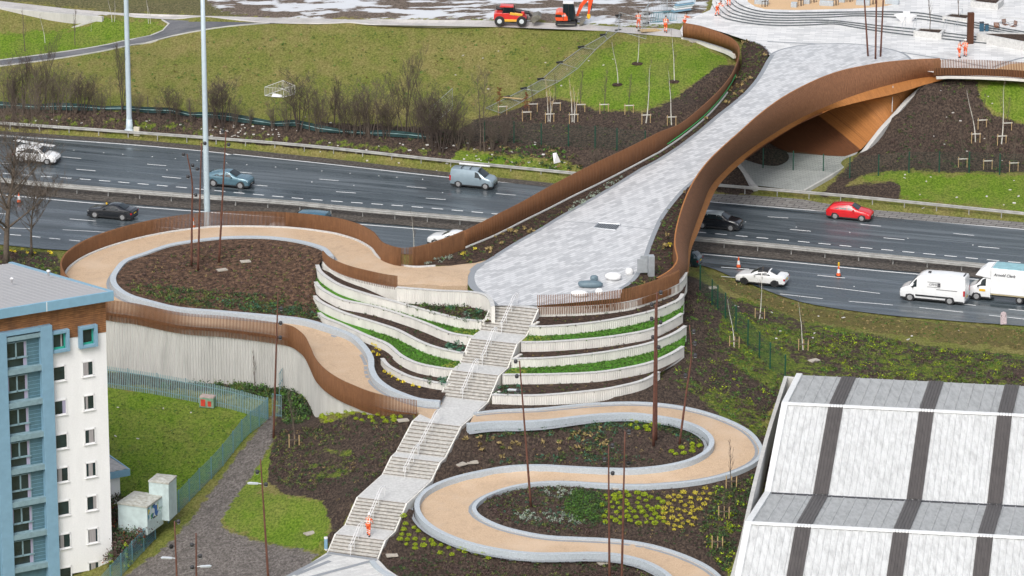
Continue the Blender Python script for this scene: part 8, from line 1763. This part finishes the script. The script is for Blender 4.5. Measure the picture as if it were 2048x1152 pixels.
# --- trees
def grow(mb, p, d, L, r, lev, rnd, seg=3, kids=3, spread_=.6, upw=.25, wig=.12, minr=.006):
    P = [p.copy()]; rr = [r]; q = p.copy(); v_ = d.normalized()
    for i in range(seg):
        v_ = (v_ + Vector((rnd.gauss(0, wig), rnd.gauss(0, wig), rnd.gauss(0, wig*.5)+upw*.12))).normalized(); q = q + v_*L/seg; P.append(q.copy()); rr.append(max(minr, r*(1-.75*(i+1)/seg)))
    mb.tube(P, rr, 5 if r > .05 else 3, cap=False)
    if lev <= 0: return
    for k in range(kids):
        f = rnd.uniform(.3, 1.0); j = min(seg-1, int(f*seg)); b0 = P[j].lerp(P[j+1], f*seg-j); ang_ = rnd.uniform(0, 6.28); s = Vector((math.cos(ang_), math.sin(ang_), 0)); dd = (v_*(1-spread_) + s*spread_ + Vector((0, 0, upw))).normalized()
        grow(mb, b0, dd, L*rnd.uniform(.45, .72), max(minr, rr[j]*.55), lev-1, rnd, seg, kids, spread_, upw, wig, minr)
def tree_proto(name, mat, seed, h, stems=1, base_spread=.0, lev=3, kids=4, r=.05, spread_=.45, upw=.4, trunkfrac=.75, crownmat=None):
    rnd = random.Random(seed); t = thing(name, 'bare tree', 'tree', (0, 0, -50)); tm, cm = MB(), MB()
    for s in range(stems):
        a = rnd.uniform(0, 6.28); b0 = Vector((math.cos(a), math.sin(a), 0))*rnd.uniform(0, base_spread*.35); d = Vector((math.cos(a)*base_spread*.5*rnd.uniform(.3, 1), math.sin(a)*base_spread*.5*rnd.uniform(.3, 1), 1)).normalized(); H = h*rnd.uniform(.75, 1.05)
        P = []; q = b0; v_ = d.copy(); n = 7
        for i in range(n+1): P.append(q.copy()); v_ = (v_ + Vector((rnd.gauss(0, .05), rnd.gauss(0, .05), .02))).normalized(); q = q + v_*H/n
        R_ = [max(.008, r*(1-.85*i/n)) for i in range(n+1)]; tm.tube(P, R_, 6)
        for i in range(2 if trunkfrac > .5 else 3, n):
            for k in range(kids):
                ang_ = rnd.uniform(0, 6.28); sd_ = Vector((math.cos(ang_), math.sin(ang_), 0)); grow(cm, P[i].lerp(P[i+1], rnd.random()), (sd_*spread_ + Vector((0, 0, upw+.3))).normalized(), H*trunkfrac*.42*(1-.55*i/n), max(.008, R_[i]*.45), lev-1, rnd, 3, 3, spread_, upw)
    tm.build('trunk', mat, t, flip=False)
    if cm.v: cm.build('crown', crownmat or mat, t, flip=False)
    return t
def setkids(t, c, loc, rz, s, lab, grp=None):
    c = dup(t, loc, rz, lab, grp, scale=s); return c
SH = {'tall': [tree_proto('bare_tree', MAT['bark'], s, 6.0, 1, .15, 3, 3, .06, .6, .3) for s in (1, 2, 3)], 'multi': [tree_proto('bare_shrub', MAT['bark'], s, 3.6, 8, .6, 2, 3, .035, .6, .3) for s in (4, 5)], 'dense': [tree_proto('bare_shrub', MAT['bark2'], s, 4.2, 11, .85, 3, 2, .035, .6, .3) for s in (6, 7)], 'narrow': [tree_proto('bare_tree', MAT['bark2'], s, 6.0, 3, .16, 3, 4, .05, .4, .6) for s in (8, 9)]}
far = [(8, 228, 95, 'tall'), (20, 222, 100, 'multi'), (33, 226, 122, 'tall'), (47, 232, 130, 'narrow'), (64, 238, 118, 'tall'), (76, 224, 100, 'multi'), (90, 228, 132, 'narrow'), (108, 232, 105, 'tall'), (121, 224, 88, 'multi'), (132, 228, 110, 'tall'), (150, 226, 80, 'multi'), (168, 228, 85, 'dense'), (190, 226, 60, 'multi'), (222, 222, 66, 'tall'), (243, 226, 125, 'narrow'), (345, 240, 72, 'dense'), (355, 242, 50, 'multi'), (424, 252, 92, 'dense'), (446, 256, 98, 'dense'), (574, 262, 70, 'multi'), (596, 262, 112, 'dense'), (620, 264, 118, 'tall'), (648, 266, 90, 'multi'), (668, 262, 105, 'narrow'), (690, 272, 90, 'dense'), (707, 274, 85, 'multi'), (722, 276, 120, 'tall'), (740, 276, 110, 'multi'), (757, 278, 112, 'tall'), (778, 274, 100, 'multi'), (811, 276, 150, 'narrow'), (828, 276, 88, 'multi'), (846, 282, 120, 'narrow'), (868, 300, 100, 'dense'), (882, 304, 120, 'dense'), (900, 290, 95, 'multi'), (962, 302, 165, 'tall'), (970, 303, 150, 'tall'), (1010, 292, 70, 'multi'), (1190, 340, 40, 'multi'), (28, 230, 70, 'dense'), (102, 226, 80, 'multi'), (140, 232, 95, 'tall'), (180, 224, 70, 'tall'), (205, 226, 50, 'multi'), (275, 230, 45, 'multi'), (318, 236, 40, 'multi'), (385, 244, 50, 'multi'), (470, 256, 60, 'multi'), (500, 254, 40, 'multi'), (545, 260, 55, 'multi'), (635, 268, 75, 'multi'), (680, 270, 80, 'tall'), (732, 272, 80, 'multi'), (768, 278, 70, 'dense'), (795, 276, 100, 'tall'), (836, 280, 95, 'tall'), (858, 284, 80, 'multi'), (915, 298, 85, 'multi'), (935, 300, 60, 'multi'), (985, 300, 60, 'multi')]
for i, (px, py, hp, kd) in enumerate(far):
    if i >= 0:
        p = G(px, py); pr = SH[kd][i % len(SH[kd])]; h0 = {'tall': 6, 'multi': 3.6, 'dense': 4.2, 'narrow': 6}[kd]; s = hp/20.8/.954/h0
        lab = {'tall': 'slender bare tree in the thicket on the far motorway verge', 'multi': 'small many-stemmed bare shrub on the far motorway verge', 'dense': 'dense twiggy bare shrub on the far motorway verge', 'narrow': 'narrow upright bare tree on the far motorway verge'}[kd]
        dup(pr, p, i*1.3, lab, {'tall': 'slender bare trees on the far verge', 'multi': 'small bare shrubs on the far verge', 'dense': 'dense bare shrubs on the far verge', 'narrow': 'narrow bare trees on the far verge'}[kd], scale=s)
# young trees
BI = [tree_proto('young_birch', MAT['birch'], s, 5.0, 1, .02, 2, 2, .055, .35, .6, .55, MAT['bark']) for s in (41, 42, 43)]
TH = [tree_proto('young_tree', MAT['bark'], s, 4.2, 1, .02, 2, 3, .045, .3, .7, .6) for s in (44, 45)]
VA = [tree_proto('young_tree', MAT['birch'], s, 3.2, 4, .5, 2, 2, .03, .3, .6, .5, MAT['wood']) for s in (46,)]
def stakes(p, lab, mat='birch', yellow=False, h=.95, rz=0.1):
    t = thing('tree_stakes', lab, 'stakes', p, rz, 'stakes of the young trees')
    for x in ((-.42, .42) if not yellow else (-.4, .05, .42)): mb = MB(); mb.tube([(x, (.12 if x == .05 else 0) - .1, -.1), (x, (.12 if x == .05 else 0) - .1, h + (.1 if x < 0 else 0))], .045, 6); mb.build('post', MAT['wood'], t)
    mb = MB(); mb.box((0, -.1, h*.9 if not yellow else h*.6), (1.0 if not yellow else .85, .05, .09)); mb.build('crossbar', MAT[mat] if not yellow else MAT['bark'], t)
def young(kind, i, px, py, hp, lab, st=None, lean=0, p=None, sc=None):
    P_ = {'b': BI, 't': TH, 'v': VA}[kind]; h0 = {'b': 5.0, 't': 4.2, 'v': 3.2}[kind]; p = p or G(px, py); s = hp/20.8/.954/h0 if sc is None else sc
    c = dup(P_[i % len(P_)], p, i*2.1, lab, 'young trees', scale=s); c.rotation_euler = (0, lean, i*2.1)
    if st: stakes(p, st[0] if isinstance(st, tuple) else st, yellow=isinstance(st, tuple))
young('b', 0, 1236, 169, 98, 'white-stemmed young birch on the lawn, its mulch ring left of the other two', None)
young('b', 1, 1275, 127, 78, 'white-stemmed young birch in the highest mulch ring on the lawn')
young('b', 2, 1349, 163, 100, 'white-stemmed young birch in the mulch ring nearest the left parapet')
for px, py in ((1236, 169), (1275, 127), (1349, 163)):
    p = G(px, py); mb = MB(); mb.lathe([(.62, -.05), (.55, .05), (.2, .12)], 18); tag(mb.build('mulch_ring', MAT['mulch'], None, loc=p), 'dark mulch ring round a white-stemmed birch on the lawn', 'mulch ring', 'mulch rings on the lawn')
young('b', 1, 1292, 246, 122, 'tall pale sapling tied to stakes at the right of the far soil bed', 'stakes of the pale sapling left of the one by the parapet', -.04)
young('b', 2, 1343, 250, 115, 'tall pale sapling tied to stakes closest to the left parapet', 'stakes of the pale sapling closest to the left parapet')
young('v', 0, 1099, 244, 78, 'pale vase-shaped sapling, left one of two in the far soil bed', 'stakes of the left vase-shaped sapling')
young('v', 0, 1147, 245, 80, 'pale vase-shaped sapling, right one of two in the far soil bed', 'stakes of the right vase-shaped sapling')
for i, (px, py, hp) in enumerate(((1066, 224, 70), (1112, 222, 85), (1161, 225, 100), (1208, 225, 100), (1258, 227, 95))):
    young('t', i, px, py, hp, 'thin bare back-row sapling in the far soil bed, ' + ['above the red-leaved pair', 'between the two vase-shaped ones', 'right of the vase-shaped ones', 'under the left mulch ring', 'below the highest mulch ring'][i], 'stakes of a thin sapling ' + ['above the red-leaved pair', 'between the two vase-shaped ones', 'right of the vase-shaped ones', 'under the left mulch ring', 'below the highest mulch ring'][i])
for px, py, nm in ((998, 228, 'left'), (1053, 238, 'right')):
    t = thing('red_leaved_sapling', f'rust-red leaved sapling, {nm} one of two by the leaning fence panels', 'tree', G(px, py)); mb = MB(); mb.tube([(0, 0, 0), (.03, 0, 2.7)], [.03, .012], 5); mb.build('trunk', MAT['bark'], t)
    z = np.linspace(.9, 2.7, 22); leafmesh('crown', np.c_[RNG.normal(0, .12, 22), RNG.normal(0, .12, 22), z], [MAT['leaf_rust']], 14, .3*(1.15-(z-.9)/2.2), .13, 1, None, 77, t)
stakes(G(1053, 240), 'stakes of the right red-leaved sapling'); stakes(G(1005, 229), 'stakes of the left red-leaved sapling')
for i, (px, py, hp, lab) in enumerate(((1951, 284, 118, 'tall pale sapling on the far right bank, nearest the bridge'), (2003, 288, 120, 'tall pale sapling on the far right bank beside the lawn'))): young('b', i, px, py, hp, lab, 'stakes of the ' + lab, .05*(i*2-1))
for i, (px, py, hp, lab) in enumerate(((1925, 334, 92, 'thin bare sapling low on the far right bank, nearest the bridge'), (1975, 338, 90, 'thin bare sapling low on the far right bank, middle of three'), (2027, 342, 92, 'thin bare sapling low on the far right bank, nearest the picture edge'), (1964, 256, 80, 'thin bare sapling behind the tall pale one nearest the bridge'), (2014, 262, 80, 'thin bare sapling behind the tall pale one beside the lawn'))): young('t', i, px, py, hp, lab, 'stakes of the ' + lab)
for i, (px, py, hp, lab) in enumerate(((1468, 694, 95, 'pale sapling with yellow stakes in front of the green fence'), (1519, 638, 90, 'pale sapling with yellow stakes below the white convertible'), (1606, 700, 92, 'leaning pale sapling with yellow stakes on the bank right of the green fence'))): young('b', i, px, py, hp, lab, ('yellow stakes of the ' + lab.replace('pale sapling with yellow stakes ', 'sapling ').replace('leaning sapling', 'leaning sapling'),), .09 if i == 2 else 0)
for i, (px, py, hp, lab) in enumerate(((588, 892, 110, 'thin sapling with yellow stakes beside the gate'), (1462, 975, 90, 'thin sapling with yellow stakes below the ramp bend'), (1447, 1036, 60, 'thin sapling with yellow stakes amid the warehouse bed'), (1434, 1096, 50, 'thin sapling with yellow stakes low in the warehouse bed'))): young('t', i, px, py, hp, lab, ('yellow stakes of the ' + lab.replace(' with yellow stakes', ''),))
for i, (px, py, hp, kd, lab) in enumerate(((90, 86, 66, 'b', 'white-stemmed birch on the grass below the sunken garden'), (50, 102, 100, 't', 'grey bare sapling left of the white-stemmed birch'), (150, 90, 90, 't', 'grey bare sapling under the corner of the sunken garden'), (224, 44, 60, 'b', 'leaning white birch beside the left mast'), (229, 43, 55, 'b', 'second stem of white birch close beside the leaning one'), (297, 47, 60, 'b', 'white birch at the right end of the small lawn'), (301, 47, 58, 'b', 'white birch just right of the one at the end of the small lawn'), (182, 63, 26, 'b', 'short white birch in front of the garden end wall'))): young(kd, i, px, py, hp, lab)
young('b', 2, 829, 0, 60, 'thin pale sapling standing behind the dip in the loop railing', None, p=W(829, 512, 0), sc=.85)
young('t', 1, 510, 0, 0, 'thin bare sapling in front of the tall grey wall', None, p=G(510, 775), sc=.9)
for i, (c_, z, lab) in enumerate(zip(PC, (8.3, 8.75, 9.2), ('bare tree in the lowest white planter', 'bare tree in the middle white planter', 'bare tree in the highest white planter'))): young('t', i, 0, 0, 0, lab, None, p=Vector((c_.x, c_.y, z)), sc=1.15)
# the big bare tree at the left edge
def bigtree(p, h, seed, lab, r):
    rnd = random.Random(seed); t = thing('bare_tree', lab, 'tree', p); tm, cm = MB(), MB(); P = []; q = Vector((0, 0, 0)); v_ = Vector((.0, 0, 1)); n = 8
    for i in range(n+1): P.append(q.copy()); v_ = (v_ + Vector((rnd.gauss(0, .06), rnd.gauss(0, .05), .03))).normalized(); q = q + v_*h/n
    R_ = [max(.03, r*(1-.85*i/n)) for i in range(n+1)]; tm.tube(P, R_, 9); tm.build('trunk', MAT['bark'], t, smooth=True)
    for i in range(2, n+1):
        for k in range(4):
            a = rnd.uniform(0, 6.28); grow(cm, P[min(i, n-1)].lerp(P[min(i+1, n)], rnd.random()), Vector((math.cos(a)*.7, math.sin(a)*.7, .6)), h*rnd.uniform(.28, .42), R_[i]*.5, 3, rnd, 4, 4, .5, .3, .14, .009)
    cm.build('crown', MAT['bark'], t, flip=False)
bigtree(G(13, 530), 12.0, 51, 'large bare grey-trunked tree at the left edge in front of the motorway', .30)
bigtree(G(63, 512), 7.5, 52, 'smaller bare tree between the large one and the loop ramp', .12)
for k_, L_ in list(SH.items()) + [('b', BI), ('t', TH), ('v', VA)]:
    for t in L_:
        for ch in KIDS.get(t.name, []): bpy.data.objects.remove(ch)
        bpy.data.objects.remove(t)
